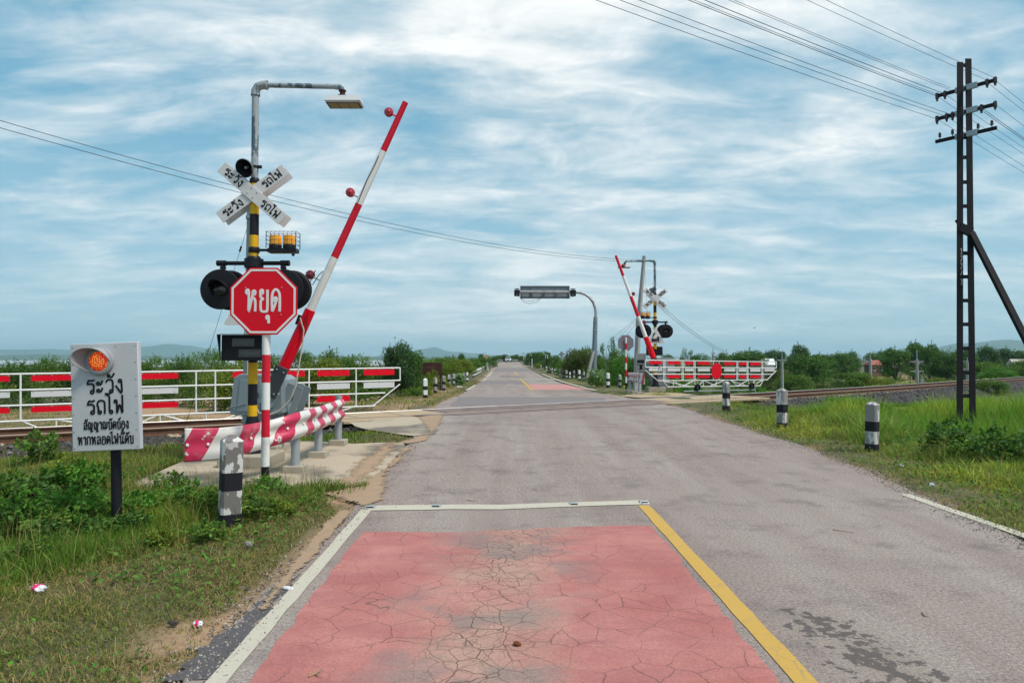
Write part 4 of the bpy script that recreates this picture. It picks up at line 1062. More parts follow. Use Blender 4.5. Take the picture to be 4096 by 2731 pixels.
for i, (x, yb, yt) in enumerate(RL): boll(x, yb, yt, 1, 'white and black bollard in the close set row receding along the left kerb', GL_, .3)
GR = 'bollards along the right side of the road beyond the track'
RB = [(2480, 1549, 1498, 2, 'worn bollard standing left of the weathered octagon post'), (2432, 1549, 1491, 1, 'clean white bollard just right of the pale leafy roadside plant'), (2394, 1537, 1487, 2, 'grey bollard partly in front of the pale leafy roadside plant'),
      (2336, 1521, 1486, 2, 'bollard with its top showing left of the pale leafy roadside plant'), (2318, 1521, 1480, 1, 'bright white topped bollard left of the gantry foot'), (2296, 1515, 1481, 2, 'brown grey bollard right of a short white one'),
      (2279, 1515, 1488, 1, 'short clean white bollard on the right verge'), (2266, 1515, 1480, 2, 'dirty bollard left of the short white one'), (2252, 1512, 1477, 2, 'dark weathered bollard with a black foot'), (2240, 1505, 1475, 0, 'bollard with a wide black foot on the right verge')]
for r_ in RB: boll(*r_, GR, .3)
for x, yb, yt in [(2226, 1500, 1473), (2219, 1498, 1474), (2208, 1495, 1472), (2202, 1493, 1473), (2197, 1487, 1466), (2186, 1486, 1465), (2175, 1479, 1465), (2169, 1479, 1465), (2164, 1478, 1460), (2159, 1471, 1461), (2154, 1470, 1460), (2149, 1467, 1457), (2144, 1466, 1456), (2140, 1464, 1454), (2135, 1462, 1453), (2128, 1461, 1451), (2119, 1461, 1450), (2114, 1459, 1449), (2107, 1458, 1448), (2102, 1456, 1447), (2096, 1455, 1446), (2087, 1454, 1444), (2080, 1453, 1443), (2073, 1450, 1442)]:
    boll(x, yb, yt, random.choice([0, 1, 2]), 'small bollard in the row receding along the right side of the road', GR, .3)
for x in (1989, 1996, 2003, 2010, 2051, 2057, 2063, 2069):
    p = P(x, 1448, 252); p.z = float(base_h(p.x, p.y))
    put_bollard(protos[1], True, p, .95, 'tiny bollard in the row crossing behind the white pickup at the bend', 'bollards at the distant bend', .3)

# ---------------------------------------------------------------- W-beam guardrails
m, nt_, b = newmat('guardrail_paint')
uv = nt_.nodes.new('ShaderNodeAttribute'); uv.attribute_name = 'Col'; sp2 = nt_.nodes.new('ShaderNodeSeparateColor'); nt_.links.new(uv.outputs['Color'], sp2.inputs[0])
v = geo_pos(nt_)
ph = mth(nt_, 'FRACT', mth(nt_, 'ADD', sp2.outputs[0], mth(nt_, 'MULTIPLY', mth(nt_, 'SUBTRACT', noise(nt_, v, 5, 3), .5), .04)))
st_ = mth(nt_, 'LESS_THAN', ph, .48)
c = mixc(nt_, st_, mixc(nt_, noise(nt_, v, 2.5, 6, .6), (.56, .52, .49), (.76, .73, .71)), mixc(nt_, noise(nt_, v, 2.1, 5, .6), (.44, .014, .055), (.60, .03, .10)))
chp = ramp(nt_, noise(nt_, v, 8, 8, .65), [(.60, 0), (.615, 1)])
c = mixc(nt_, mth(nt_, 'MULTIPLY', chp, st_), c, (.70, .60, .58))
c = mixc(nt_, ramp(nt_, noise(nt_, v, 6, 7, .6), [(.55, 0), (.8, .5)]), c, (.42, .36, .33))
nt_.links.new(c, b.inputs['Base Color']); b.inputs['Roughness'].default_value = .42
M_GR = m
def guardrail(label, path, z0, face, phase, per, posts, hh=.33, flare=.0, slope=1.0):
    base = Vector((posts[0][0], posts[0][1], float(ground_h(posts[0][0], posts[0][1]))))
    t = thing('guardrail', label, 'guardrail', base)
    prof = [(-.165, .0), (-.150, .018), (-.130, .032), (-.114, .054), (-.078, .054), (-.056, .038), (-.024, .004), (0, .001), (.024, .004), (.056, .038), (.078, .054), (.114, .054), (.130, .032), (.150, .018), (.165, .0)]
    # resample path
    pts = []
    for i in range(len(path) - 1):
        p0, p1, p2, p3 = (np.array(path[max(0, min(len(path) - 1, k))]) for k in (i - 1, i, i + 1, i + 2))
        for j in range(10):
            q = j / 10; pts.append(Vector(.5 * ((2 * p1) + (p2 - p0) * q + (2 * p0 - 5 * p1 + 4 * p2 - p3) * q * q + (3 * p1 - p0 - 3 * p2 + p3) * q ** 3)))
    pts.append(Vector(path[-1]))
    vs, col = [], []; u = 0
    for i, p in enumerate(pts):
        if i: u += (p - pts[i - 1]).length
        d = pts[min(i + 1, len(pts) - 1)] - pts[max(i - 1, 0)]; d.normalize(); n = Vector((d.y, -d.x, 0)).normalized() * face
        fl = max(0, 1 - u / 1.1) if flare else 0
        for z, o_ in prof:
            z_ = z * (1 + flare * .12 * fl) * hh / .33; q = p + n * (o_ * (1 - .75 * fl) * (.55 + .45 * min(1, max(0, (u - 1.0) / 1.6)))) + Vector((0, 0, z_))
            vs.append(q - base); col.append(((u + slope * z_) / per + phase, 0, 0))
    n = len(prof)
    vs2 = [Vector(q) for q in vs]
    ii = (np.arange(len(pts) - 1)[:, None] * n + np.arange(n - 1)[None, :]).ravel()
    me = np_mesh('beam', np.array([tuple(q) for q in vs]), np.stack([ii, ii + n, ii + n + 1, ii + 1], -1), M_GR, np.array(col), True)
    o = link('beam', me, t); sm = o.modifiers.new('thickness', 'SOLIDIFY'); sm.thickness = .006
    bl = MB(); u = 0
    for k in range(1, len(pts) - 1, 5):
        d = pts[k + 1] - pts[k - 1]; d.normalize(); nn = Vector((d.y, -d.x, 0)).normalized() * face
        bl.lathe([(.0, .016), (.016, .012), (.018, 0)], 10, 0, axis_frame(pts[k] - base + nn * .007, nn), close=False)
    bl.build('splice_bolt', M_WHT_P, t)
    for (x, y, top) in posts:
        g = float(base_h(x, y)); q = Vector((x, y, g)) - base
        pm = MB().tube([q + Vector((0, 0, -.1)), q + Vector((0, 0, top - g))], .055, 18).build('post', M_GALV, t)
        MB().box(q + Vector((0, 0, .03)), (.26, .24, .13)).build('footing', M_BLOCK, t, bev=.01)
    return t
gp = [rpt(1195, 1893), rpt(1278, 1832), rpt(1350, 1783)]
def off(p, dx, dy, z): return (p.x + dx, p.y + dy, z)
# beam path from near flared end to the far end, in front of its posts (towards the road and camera)
e0 = P(738, 1780, gp[0].y - 1.25); e1 = P(905, 1770, gp[0].y - .95); e2 = P(1062, 1738, gp[0].y - .42)
e3 = P(1200, 1697, gp[0].y + .02); e4 = P(1290, 1666, gp[1].y); e5 = P(1368, 1634, gp[2].y + .05)
guardrail('red and white striped guardrail on grey posts behind the near stop sign', [tuple(q) for q in (e0, e1, e2, e3, e4, e5)], 0, 1, .03, .60,
          [(gp[0].x - .06, gp[0].y + .05, e3.z + .05), (gp[1].x - .03, gp[1].y + .05, e4.z + .10), (gp[2].x, gp[2].y + .05, e5.z + .20)], hh=.325, flare=1.0, slope=-.55)
Yg = 26.0
f0 = P(2580, 1515, Yg - .6); f1 = P(2560, 1512, Yg - .1); f2 = P(2540, 1510, Yg + 1.0); f3 = P(2516, 1507, Yg + 2.6)
guardrail('short red and white guardrail beyond the track, seen end on at the far barrier', [tuple(q) for q in (f0, f1, f2, f3)], 0, -1, .0, .50,
          [(f1.x, f1.y + .1, f1.z), (f2.x, f2.y, f2.z), (f3.x, f3.y - .2, f3.z)], hh=.37, flare=1.0, slope=.55)

# ---------------------------------------------------------------- barrier machines with raised booms
def barrier(label, base, mx, yaw, boom_px, Yb, bands, r0, r1, lights, sc=1.0):
    t = thing('barrier_gate', label, 'crossing barrier', base)
    fw = Matrix.Rotation(yaw, 4, 'Z') @ Matrix.Diagonal((mx * sc, sc, sc, 1))
    V = lambda x, y, z: fw @ Vector((x, y, z))
    def bx(name, x0, x1, y0, y1, z0, z1, mat, bev=.008, tx=(0, 0)):
        vs = [V(x, y, z0) for x in (x0, x1) for y in (y0, y1)] + [V(x + (tx[0] if i == 0 else tx[1]), y, z1) for i, x in enumerate((x0, x1)) for y in (y0, y1)]
        return MB().add(vs, [(0, 1, 3, 2), (4, 6, 7, 5), (0, 4, 5, 1), (2, 3, 7, 6), (0, 2, 6, 4), (1, 5, 7, 3)]).build(name, mat, t, bev=bev)
    bx('plinth', -.36, .30, -.30, .30, -.25, .15, M_BLOCK, .02)
    bx('pedestal', -.26, .17, -.22, .22, .15, .72, M_GREYP)
    # head housing with sloped shoulders
    prof = [(-.47, .60), (-.47, .68), (-.41, 1.14), (-.31, 1.19), (.25, 1.17), (.34, 1.11), (.34, .62), (.17, .58), (-.38, .58)]
    mb = MB(); n = len(prof)
    vs = [V(x, -.25, z) for x, z in prof] + [V(x, .25, z) for x, z in prof]
    mb.add(vs, [tuple(range(n)), tuple(range(n, 2 * n))[::-1]] + [((i + 1) % n, i, n + i, n + (i + 1) % n) for i in range(n)])
    hs = mb.build('housing', M_GREYP, t, bev=.012, smooth=30)
    bx('door', -.36, .02, -.262, -.25, .64, 1.10, M_GREYP, .006, (.05, 0))
    MB().tube([V(-.02, -.27, .85), V(-.02, -.27, .92)], .012, 8).build('door_handle', M_GREYD, hs)
    MB().tube([V(-.50, -.24, .69), V(-.36, -.27, .72), V(-.2, -.27, .76)], .006, 6).build('lifting_lug', M_GALV, hs)
    # boom
    pts = [P(x, y, Yb) - t.location for x, y in boom_px]
    a, b_ = pts[0], pts[-1]; ax = (b_ - a).normalized(); L = (b_ - a).length
    side = ax.cross(Vector((0, 1, 0))).normalized() * mx
    bp = [a + ax * L * q for q in bands]
    rs = [r0 + (r1 - r0) * q for q in bands]
    bm_ = MB().tube(bp, rs, 18, [0 if i % 2 == 0 else 1 for i in range(len(bp) - 1)])
    bm_.build('boom', [M_RED_P, M_WHT_P], t)
    MB().tube([a - ax * .02, a + ax * L * bands[1] * .55, a + ax * L * bands[1]], [r0 * 1.32, r0 * 1.28, r0 * 1.16], 18).build('boom_sleeve', M_REDP2, t)
    # black grip plate at the foot of the boom
    fr = Matrix((side, (0, 1, 0), ax)).transposed().to_4x4(); fr.translation = a
    MB().box((0, -.085, -.19), (.20, .03, .47), 0, fr).build('boom_grip', M_GREYD, t, bev=.01)
    for dx in (-.055, .055):
        for dz in (-.36, -.02): MB().lathe([(.0, .014), (.012, .012), (.014, 0)], 10, 0, fr @ axis_frame((dx, -.1, dz), (0, -1, 0)), close=False).build('grip_bolt', M_GALV, t)
    MB().box((0, .0, -.45), (.20, .16, .22), 0, fr).lathe([(.05, -.1), (.05, .1)], 16, 0, fr @ axis_frame((0, -.04, -.46), (0, 1, 0))).build('pivot_bracket', M_GREYP, t, bev=.006)
    # slotted counterweight plates
    for yy in (-.13, .13):
        x0, x1, zt, zb_ = .27, .39, 1.02, .10
        o_ = Vector((.33, yy, .55)); ang = R(20) * 1
        F2 = fw @ Matrix.Translation(o_) @ Matrix.Rotation(ang, 4, 'Y')
        w2, h2, s2_, s3 = .13, .50, .028, .32
        outer = [(-w2, -h2), (w2, -h2), (w2, h2 - .05), (w2 - .05, h2), (-w2, h2)]
        mbp = MB()
        mbp.box((-(w2 + s2_) / 2, 0, 0), (w2 - s2_, .014, 2 * h2), 0, F2).box(((w2 + s2_) / 2, 0, 0), (w2 - s2_, .014, 2 * h2), 0, F2)
        mbp.box((0, 0, (h2 + s3) / 2), (2 * s2_ - .001, .013, h2 - s3), 0, F2).box((0, 0, -(h2 + s3) / 2 + .02), (2 * s2_ - .001, .013, h2 - s3), 0, F2)
        mbp.build('counterweight_arm', M_GREYP, t, bev=.003)
    MB().box(V(.31, 0, .86), (.16, .22, .05)).build('counterweight_brace', M_GREYP, t, bev=.004)
    # reflector lamps on stalks
    for (px, py, q, mat_) in lights:
        p = P(px, py, Yb) - t.location; r = .068 * sc
        rt = a + ax * ((p - a).dot(ax)) 
        MB().tube([rt, rt * .6 + p * .4 + Vector((0, -.02, -.02)), p], .012 * sc, 8).build('lamp_stalk', M_GALV if q else M_RED_P, t)
        lm = MB().lathe([(r * .5, -.05), (r * .95, -.035), (r, -.01), (r, .012), (r * .8, .03), (0, .04)], 24, 0, axis_frame(p, (.0, -1, 0))).build('boom_lamp', mat_, t)
        MB().lathe([(r * .45, .038), (r * .3, .046), (0, .05)], 16, 0, axis_frame(p, (0, -1, 0)), close=False).build('lamp_lens', mat_, lm)
    return t, a, ax, L, side
mb_ = rpt(1110, 1815)
t, a, ax, L, side = barrier('near grey barrier machine with its red and white boom raised above the guardrail', (mb_.x - .25, mb_.y + .30, mb_.z - .03), 1, R(-8), [(1132, 1478), (1622, 410)], mb_.y - .02,
    [0, .222, .417, .617, .816, 1.0], .066, .043, [(1555, 449, 0, M_REDL), (1401, 770, 1, M_REDL), (1241, 1099, 1, M_REDD)])
# cables along the boom and down to the machine
yb = mb_.y - .12
cp = [P(x, y, yb) - t.location for x, y in [(1200, 1270), (1215, 1320), (1212, 1370), (1196, 1460), (1184, 1540), (1160, 1600), (1120, 1640), (1075, 1660), (1035, 1650), (1022, 1620)]]
MB().tube(cp, .011, 8).build('cable', M_CABLE, t)
MB().tube([P(x, y, yb) - t.location for x, y in [(1232, 1255), (1225, 1310), (1216, 1340), (1206, 1330), (1218, 1270)]], .006, 6).build('cable_loop', M_CBLK, t)
MB().tube([P(x, y, yb + .05) - t.location for x, y in [(1514, 625), (1500, 660), (1484, 690), (1468, 720), (1456, 750), (1440, 790), (1420, 840)]], .006, 6).build('boom_cable', M_CBLK, t)
MB().tube([P(x, y, yb) - t.location for x, y in [(1262, 1080), (1240, 1130), (1250, 1140), (1275, 1100), (1292, 1085)]], .006, 6).build('boom_cable', M_CBLK, t)
MB().beam(P(1262, 1190, yb + .25) - t.location, P(1170, 1450, yb + .25) - t.location, .03, .05, up=(0, 1, 0)).build('boom_stiffener', paint('dark_red_steel', (.07, .012, .022), .6), t)
MB().beam(P(1206, 1262, yb + .1) - t.location, P(1192, 1300, yb + .1) - t.location, .09, .03, up=(0, 1, 0)).build('boom_rubber', M_BLKM, t)
pm = P(2650, 1437, 28.2); zf2 = float(base_h(pm.x, pm.y))
t, *_ = barrier('distant grey barrier machine with its striped boom raised to the left', (pm.x, pm.y + .3, zf2 + .05), -1, R(0), [(2614, 1432), (2463, 1022)], pm.y - .75,
    [0, .205, .405, .60, .80, 1.0], .085, .050, [(2493, 1062, 0, M_REDD), (2533, 1175, 0, M_REDD), (2576, 1288, 1, M_REDD)], sc=1.12)

# ---------------------------------------------------------------- rolling gates of white tube
def rolling_gate(label, g1, direction, s, rails, uprights, plates, braces, extra, rad=.021):
    """pieces are given as photo pixels that lie on the upright plane through g1"""
    u = Vector((direction[0], direction[1], 0)).normalized(); n = Vector((-u.y, u.x, 0))
    base = Vector((g1.x, g1.y, float(ground_h(g1.x, g1.y))))
    t = thing('rolling_gate', label, 'gate', base)
    def W(px, py):
        d = ray(px, py); k = (g1 - Vector((0, 0, CAMH))).dot(n) / d.dot(n)
        return Vector((0, 0, CAMH)) + d * k - base
    def Q(px, pl):          # point of a rail (straight, two pixels) above px
        (xa, ya), (xb, yb_) = pl; return W(px, ya + (yb_ - ya) * (px - xa) / (xb - xa))
    fr = MB()
    for pl in rails: fr.tube([W(*pl[0]), W(*pl[1])], rad, 10)
    for px, i, j in uprights: fr.tube([Q(px, rails[i]), Q(px, rails[j])], rad * .95, 10)
    fr.build('frame', M_WHT_P, t)
    for a_, b_ in braces: MB().tube([W(*a_), W(*b_)], rad * .85, 8).build('brace', M_WHT_P, t)
    for x0, x1, i, kind, hpx in plates:
        a_, b_ = Q(x0, rails[i]), Q(x1, rails[i]); hh = hpx * (a_ + base).y / F
        off_ = -n * (rad + .004) + Vector((0, 0, -rad))
        c_ = (a_ + b_) / 2 + off_ + Vector((0, 0, -hh / 2 - .012)); fm = Matrix((u, n, (0, 0, 1))).transposed().to_4x4()
        sl = (b_ - a_); fm = Matrix((sl.normalized(), n, sl.normalized().cross(n))).transposed().to_4x4(); fm.translation = c_
        pl_ = MB().box((0, 0, 0), (sl.length, .004, hh), 0, fm)
        for q in (.06, .5, .94): pl_.box(((q - .5) * sl.length, -.004, hh / 2 + .004), (.022, .010, .030), 1, fm)
        pl_.build('reflector_plate', [M_REDP2 if kind == 'r' else M_WHT_S, M_GALV], t)
    extra(t, W, u, n, base)
    return t
sl_dir = (1, .74)
def near_extra(t, W, u, n, base):
    MB().tube([W(574, 1757), W(1395, 1692)], .016, 8).build('ground_runner', paint('runner_grey', (.30, .36, .38), .5), t)
g1 = gpt(574, 1757); g1.z = 0
R1, R2, R3, R4, LC = ((0, 1497), (1600, 1471)), ((0, 1562), (1600, 1521)), ((0, 1624), (1540, 1571)), ((0, 1687), (1500, 1623)), ((225, 1741), (870, 1706))
rolling_gate('long white tube gate with red and white plates on the left beside the track', g1, sl_dir, 1, [R1, R2, R3, R4, LC],
    [(82, 0, 3), (784, 0, 3), (861, 0, 3), (1098, 0, 3), (1236, 0, 3), (1424, 0, 3), (1600, 0, 1)],
    [(x0, x1, i, k, 23) for x0, x1 in ((-60, 40), (124, 289), (560, 712), (929, 1045), (1145, 1218), (1267, 1398), (1453, 1576)) for i, k in ((0, 'r'), (1, 'w'), (2, 'r')) if not (x0 == 1453 and i == 2)],
    [((1600, 1536), (1493, 1622)), ((87, 1684), (225, 1741)), ((225, 1741), (225, 1678)), ((225, 1678), (300, 1690)), ((300, 1690), (420, 1728)), ((420, 1728), (560, 1680)), ((570, 1686), (640, 1657)), ((640, 1657), (820, 1704)), ((640, 1657), (640, 1718)),
     ((640, 1657), (755, 1690)), ((824, 1650), (824, 1704)), ((828, 1702), (995, 1640)), ((870, 1706), (1010, 1640)), ((1300, 1666), (1428, 1622))], near_extra)
Yq = 27.0
g2 = P(2580, 1437, Yq); g2.z = 0
def px6(x, y): return (2400 + x / 2.94, 1400 + y / 2.94)
def far_extra(t, W, u, n, base):
    for cx_, cy_, r in ((1137, 437, 40), (1774, 421, 38)):
        c = W(*px6(cx_, cy_)); r_ = r / 2.94 * (c + base).y / F
        fm = axis_frame(c - n * .03, n)
        wh = MB().lathe([(r_ * .72, -.06), (r_ * .93, -.065), (r_, -.03), (r_, .03), (r_ * .93, .065), (r_ * .72, .06)], 24, 0, fm, close=False)
        wh.lathe([(r_ * .72, -.06), (r_ * .72, .06)], 24, 0, fm, close=False)
        wh = wh.build('wheel', M_BLKM, t)
        hb = MB().lathe([(.04, -.05), (.04, .05)], 12, 0, fm)
        for k in range(6):
            a_ = k * math.pi / 3; hb.tube([fm @ Vector((.03 * math.cos(a_), .03 * math.sin(a_), 0)), fm @ Vector((r_ * .74 * math.cos(a_), r_ * .74 * math.sin(a_), 0))], .012, 6)
        hb.build('wheel_hub', M_GREYD, wh)
    a_, b_ = W(*px6(1310, 245)), W(*px6(1420, 245)); tp_, bt = W(*px6(1365, 155)), W(*px6(1365, 337))
    hw, hh = (b_ - a_).length / 2, (tp_ - bt).length / 2; cen = (a_ + b_) / 2; fm = Matrix((u, n, (0, 0, 1))).transposed().to_4x4(); fm.translation = cen - n * .03
    ov = [(hw * math.cos(q) * min(1, 1.0), (hh - hw * .6) * (1 if math.sin(q) > 0 else -1) + hw * .6 * math.sin(q)) for q in np.linspace(0.001, 2 * math.pi, 32, endpoint=False)]
    MB().prism(ov, .008, 0, fm).build('centre_plate', M_REDP2, t)
    MB().tube([W(*px6(985, 485)), W(*px6(1825, 468))], .025, 8).tube([W(*px6(1825, 340)), W(*px6(1825, 500))], .02, 8).build('ground_runner', M_GALV, t)
pr = lambda a_, b_: (px6(*a_), px6(*b_))
rolling_gate('white tube gate with a red centre plate and two black wheels beyond the track', g2, (1, .6), 1,
    [pr((530, 118), (2075, 140)), pr((535, 200), (2075, 211)), pr((580, 283), (2030, 285)), pr((680, 360), (1965, 350)), pr((795, 433), (1885, 420))],
    [(px6(x, 0)[0], 0, 3) for x in (747, 763, 963, 978, 1103, 1118, 1333, 1399, 1607, 1620, 1728, 1740, 1902, 1914)] + [(px6(2074, 0)[0], 0, 1)],
    [(px6(x0, 0)[0], px6(x1, 0)[0], i, k, 12) for x0, x1 in ((570, 725), (790, 940), (993, 1095), (1145, 1288), (1455, 1585), (1628, 1718), (1762, 1882)) for i, k in ((0, 'r'), (1, 'w'), (2, 'r')) if not (x0 == 570 and i == 2)] + [(px6(1930, 0)[0], px6(2050, 0)[0], 1, 'w', 10)],
    [pr(a_, b_) for a_, b_ in (((530, 118), (535, 200)), ((535, 236), (680, 360)), ((2074, 240), (1965, 350)), ((745, 365), (795, 433)), ((745, 365), (1095, 435)), ((862, 365), (862, 430)), ((870, 362), (960, 432)), ((960, 432), (1100, 360)),
     ((1110, 355), (1120, 425)), ((1160, 420), (1215, 358)), ((1215, 358), (1215, 425)), ((1225, 362), (1385, 428)), ((1290, 425), (1460, 358)), ((1365, 358), (1365, 425)), ((1540, 360), (1620, 420)), ((1620, 420), (1740, 355)), ((1535, 358), (1720, 420)), ((1740, 355), (1760, 415)), ((1790, 415), (1820, 355)), ((1840, 390), (1920, 350)), ((1885, 420), (1920, 350)))],
    far_extra, rad=.020)
# ================================================================== POLES AND WIRES
M_TAR = paint('tarred_rail_steel', (.012, .011, .014), .75, var=.4, scale=6, dirt=(.05, .04, .04), dirt_at=.62, bumps=.15)
pb = gpt(3866, 1752); PY = pb.y; SC_ = PY / F
t = thing('telegraph_pole', 'tall black pole of two old rails with three crossarms and a slanting prop', 'telegraph pole', (pb.x, pb.y, pb.z))
LP = lambda x, y, dY=0: P(x, y, PY + dY) - t.location
def ibar(a, b_, name='rail_leg', wd=None):
    wd = wd or 25 * SC_; a, b_ = Vector(a), Vector(b_); mb = MB()
    d = (b_ - a).normalized(); x = d.cross(Vector((0, 1, 0))).normalized()
    mb.beam(a + Vector((0, -.012, 0)), b_ + Vector((0, -.012, 0)), wd, .016, up=(0, 1, 0)).beam(a + Vector((0, .022, 0)), b_ + Vector((0, .022, 0)), wd * .5, .05, up=(0, 1, 0))
    return mb.build(name, M_TAR, t, smooth=0)
ibar(LP(3838, 1800), LP(3839, 250)); ibar(LP(3891, 1830), LP(3872, 236))
for y in (262, 550, 630, 729, 825, 918, 1013, 1107, 1202, 1297, 1393, 1490, 1583, 1680):
    f = (y - 236) / 1590; MB().beam(LP(3839 - 1, y), LP(3872 + 19 * f, y), .02, 15 * SC_, up=(0, 0, 1)).build('rung', M_TAR, t, smooth=0)
# crossarms lie across the track; insulators and zinc sleeves
cd = Vector((.60, -.80, 0)).normalized()
arm_pts = []
def crossarm(y, half, style):
    c_ = LP(3861, y); c_.z += 0
    a, b_ = c_ - cd * half, c_ + cd * half
    am = MB().beam(a, b_, .065, .085).build('crossarm', M_TAR, t, bev=.006)
    MB().beam(c_ - cd * .24 + Vector((0, -.02, 0)), c_ - cd * .03 + Vector((0, -.02, 0)), .075, .14).build('zinc_sleeve', M_GALV, am)
    MB().beam(c_ + cd * .00 + Vector((0, -.06, .0)), c_ + cd * .24 + Vector((0, -.06, 0)), .075, .14).build('zinc_sleeve', M_GALV, am)
    pts = []
    for q in style:
        p = c_ + cd * half * q
        if y > 540:
            MB().lathe([(.010, .0), (.010, .06), (.032, .065), (.036, .10), (.030, .115), (.034, .12), (.034, .155), (.026, .175), (.02, .19)], 14, 0, Matrix.Translation(p + Vector((0, 0, .03)))).build('insulator', M_INSUL, am)
        else:
            MB().lathe([(.012, -.14), (.030, -.13), (.022, -.10), (.040, -.075), (.045, .0), (.036, .045), (.048, .055), (.034, .08), (.012, .09)], 14, 0, Matrix.Translation(p)).build('insulator', M_INSUL, am)
        pts.append(p + t.location)
    return pts
A1 = crossarm(354, .70, (-.95, -.68, .70, .95)); A2 = crossarm(448, .70, (-.95, -.62, -.42, .52, .95)); A3 = crossarm(540.5, .70, (-.85, -.42, .42, .85))
# slanting prop and its stub
bt = gpt(4330, 1800) - t.location
MB().beam(LP(3885, 930), bt, .135, .10, up=(0, 1, 0)).build('prop', M_TAR, t, smooth=0)
MB().add([LP(3842, 866), LP(3818, 884), LP(3842, 918), LP(3842, 866, .12), LP(3818, 884, .12), LP(3842, 918, .12)], [(0, 1, 2), (5, 4, 3), (0, 3, 4, 1), (1, 4, 5, 2), (2, 5, 3, 0)]).beam(LP(3838, 908), LP(3885, 930), .10, 34 * SC_, up=(0, 0, 1)).build('prop_stub', M_TAR, t, smooth=0)
M_NUM = paint('painted_number', (.42, .42, .45), .7, chip=(.02, .02, .02), chip_at=.56, chip_scale=30, bumps=0)
for ch, y in (('1', 1016), ('2', 1046), ('2', 1076), ('/', 1103), ('3', 1139)):
    lettering(MB(), ch, 10 * SC_, 23 * SC_, face_frame(LP(3846, y, -.085), (0, -1, 0)), .0075, x0=-5 * SC_).build('painted_number', M_NUM, t)

def wire(label, a, b_, sag, r=.006, mat=None, group=None, name='overhead_wire', n=40, cat='wire'):
    a, b_ = Vector(a), Vector(b_); pts = []
    for i in range(n + 1):
        q = i / n; p = a.lerp(b_, q); p.z -= 4 * sag * q * (1 - q); pts.append(p)
    o = MB().tube(pts, r * .78, 5).build(name, mat or M_CBLK, loc=a)
    return tag(o, label, cat, group)
def next_pole(p, s, ang, z=0): return p + Vector((math.cos(ang), math.sin(ang), 0)) * s + Vector((0, 0, z))
WG = 'telegraph wires strung along the track'
AL, AR = R(33), R(38)
lab = {0: 'upper', 1: 'middle'}
for k, (p, r, txt) in enumerate([(A1[0], .0085, 'thick wire running up and left from the left end of the top crossarm'), (A1[0] + Vector((.05, 0, .03)), .006, 'thin wire closely above the thick one at the left end of the top crossarm'),
        (A1[1], .0085, 'thick wire from the second insulator of the top crossarm going up and left'), (A1[1] + Vector((.1, -.1, .06)), .0055, 'thin wire passing just above the second insulator of the top crossarm'),
        (P(3800, 352, PY), .0055, 'single wire meeting the black pole just above its top crossarm'), (A1[2] + Vector((0, 0, .05)), .0055, 'faint wire reaching the inner right insulator of the top crossarm'), (A1[3] + Vector((0, 0, .05)), .0055, 'faint topmost wire reaching the right end of the top crossarm'),
        (A2[0], .0065, 'lowest wire going up and left from the left end of the middle crossarm'), (A2[1], .0065, 'middle wire of the three leaving the left half of the second crossarm'), (A2[2], .0065, 'uppermost wire of the three leaving the left half of the second crossarm')]):
    wire(txt, p, next_pole(p, 48, math.pi + R(35.2)), .55 + .015 * (k % 3), r, group=WG)
for k, (p, r, txt) in enumerate([(A1[2], .0055, 'wire dropping right from the inner right insulator of the top crossarm'), (A1[3], .0055, 'wire dropping right from the right end of the top crossarm'), (A2[4], .0055, 'wire dropping right from the right end of the middle crossarm'),
        (A2[3] + Vector((.05, 0, -.1)), .0085, 'thick wire sloping down right below the middle crossarm'), (A2[3], .0085, 'second thick wire sloping down right below the middle crossarm'), (A1[0], .006, 'wire passing behind the pole from the top crossarm to the right'),
        (A1[1], .006, 'wire passing behind the pole towards the right edge, above the lower arm'), (A2[0], .006, 'lowest wire leaving to the right behind the pole'), (A2[1], .006, 'second lowest wire leaving to the right behind the pole')]):
    wire(txt, p, next_pole(p, 55, AR, .2), .75 + .02 * (k % 3), r, group=WG)

# concrete power pole behind the distant barrier, with its cabinet
fpY = 31.0; fb = P(2546, 1437, fpY); fb.z = float(ground_h(fb.x, fb.y)) - .1
t = thing('power_pole', 'leaning grey concrete pole behind the distant raised boom', 'power pole', fb)
fp = lambda x, y, d=0: P(x, y, fpY + d) - t.location
MB().tube([fp(2543, 1560), fp(2553, 1300), fp(2577, 1024)], [.14, .115, .08], 4).build('shaft', M_PCONC, t, smooth=0)
bo = MB()
for k in range(9): bo.tube([fp(2556 + k * 2.6, 1290 - k * 30, -.13), fp(2556 + k * 2.6, 1290 - k * 30, .13)], .008, 6)
bo.build('pole_bolt', M_GALV, t)
ft = fp(2577, 1030) + t.location
cbx = P(2560, 1437, fpY - 1.2); cbx.z = float(base_h(cbx.x, cbx.y))
t = thing('relay_cabinet', 'small grey open relay cabinet on the foot of the leaning concrete pole', 'cabinet', cbx)
cp = lambda x, y, d=0: P(x, y, fpY - 1.2 + d) - t.location
M_CAB = paint('cabinet_grey', (.26, .26, .265), .6, dirt=(.14, .14, .14))
x0, x1, zt, zb = cp(2540, 1415).x, cp(2582, 1415).x, cp(2560, 1413).z, cp(2560, 1487).z
W2 = x1 - x0; xm = (x0 + x1) / 2
MB().box((xm, .16, (zt + zb) / 2), (W2, .02, zt - zb)).box((x0 + .03, 0, (zt + zb) / 2), (.06, .3, zt - zb)).box((x1 - .03, 0, (zt + zb) / 2), (.06, .3, zt - zb)).box((xm, 0, zt - .14), (W2 * .98, .28, .28)).build('case', M_CAB, t, bev=.01)
MB().box((xm, -.02, zb + .05), (W2 * .97, .27, .08)).box((xm, -.02, zb + .34), (W2 * .97, .27, .05)).build('shelf', M_CAB, t)
for sx in (-.14, .14): MB().box((xm + sx, -.03, zb + .2), (.16, .22, .20)).build('relay', M_CAB, t, bev=.006)
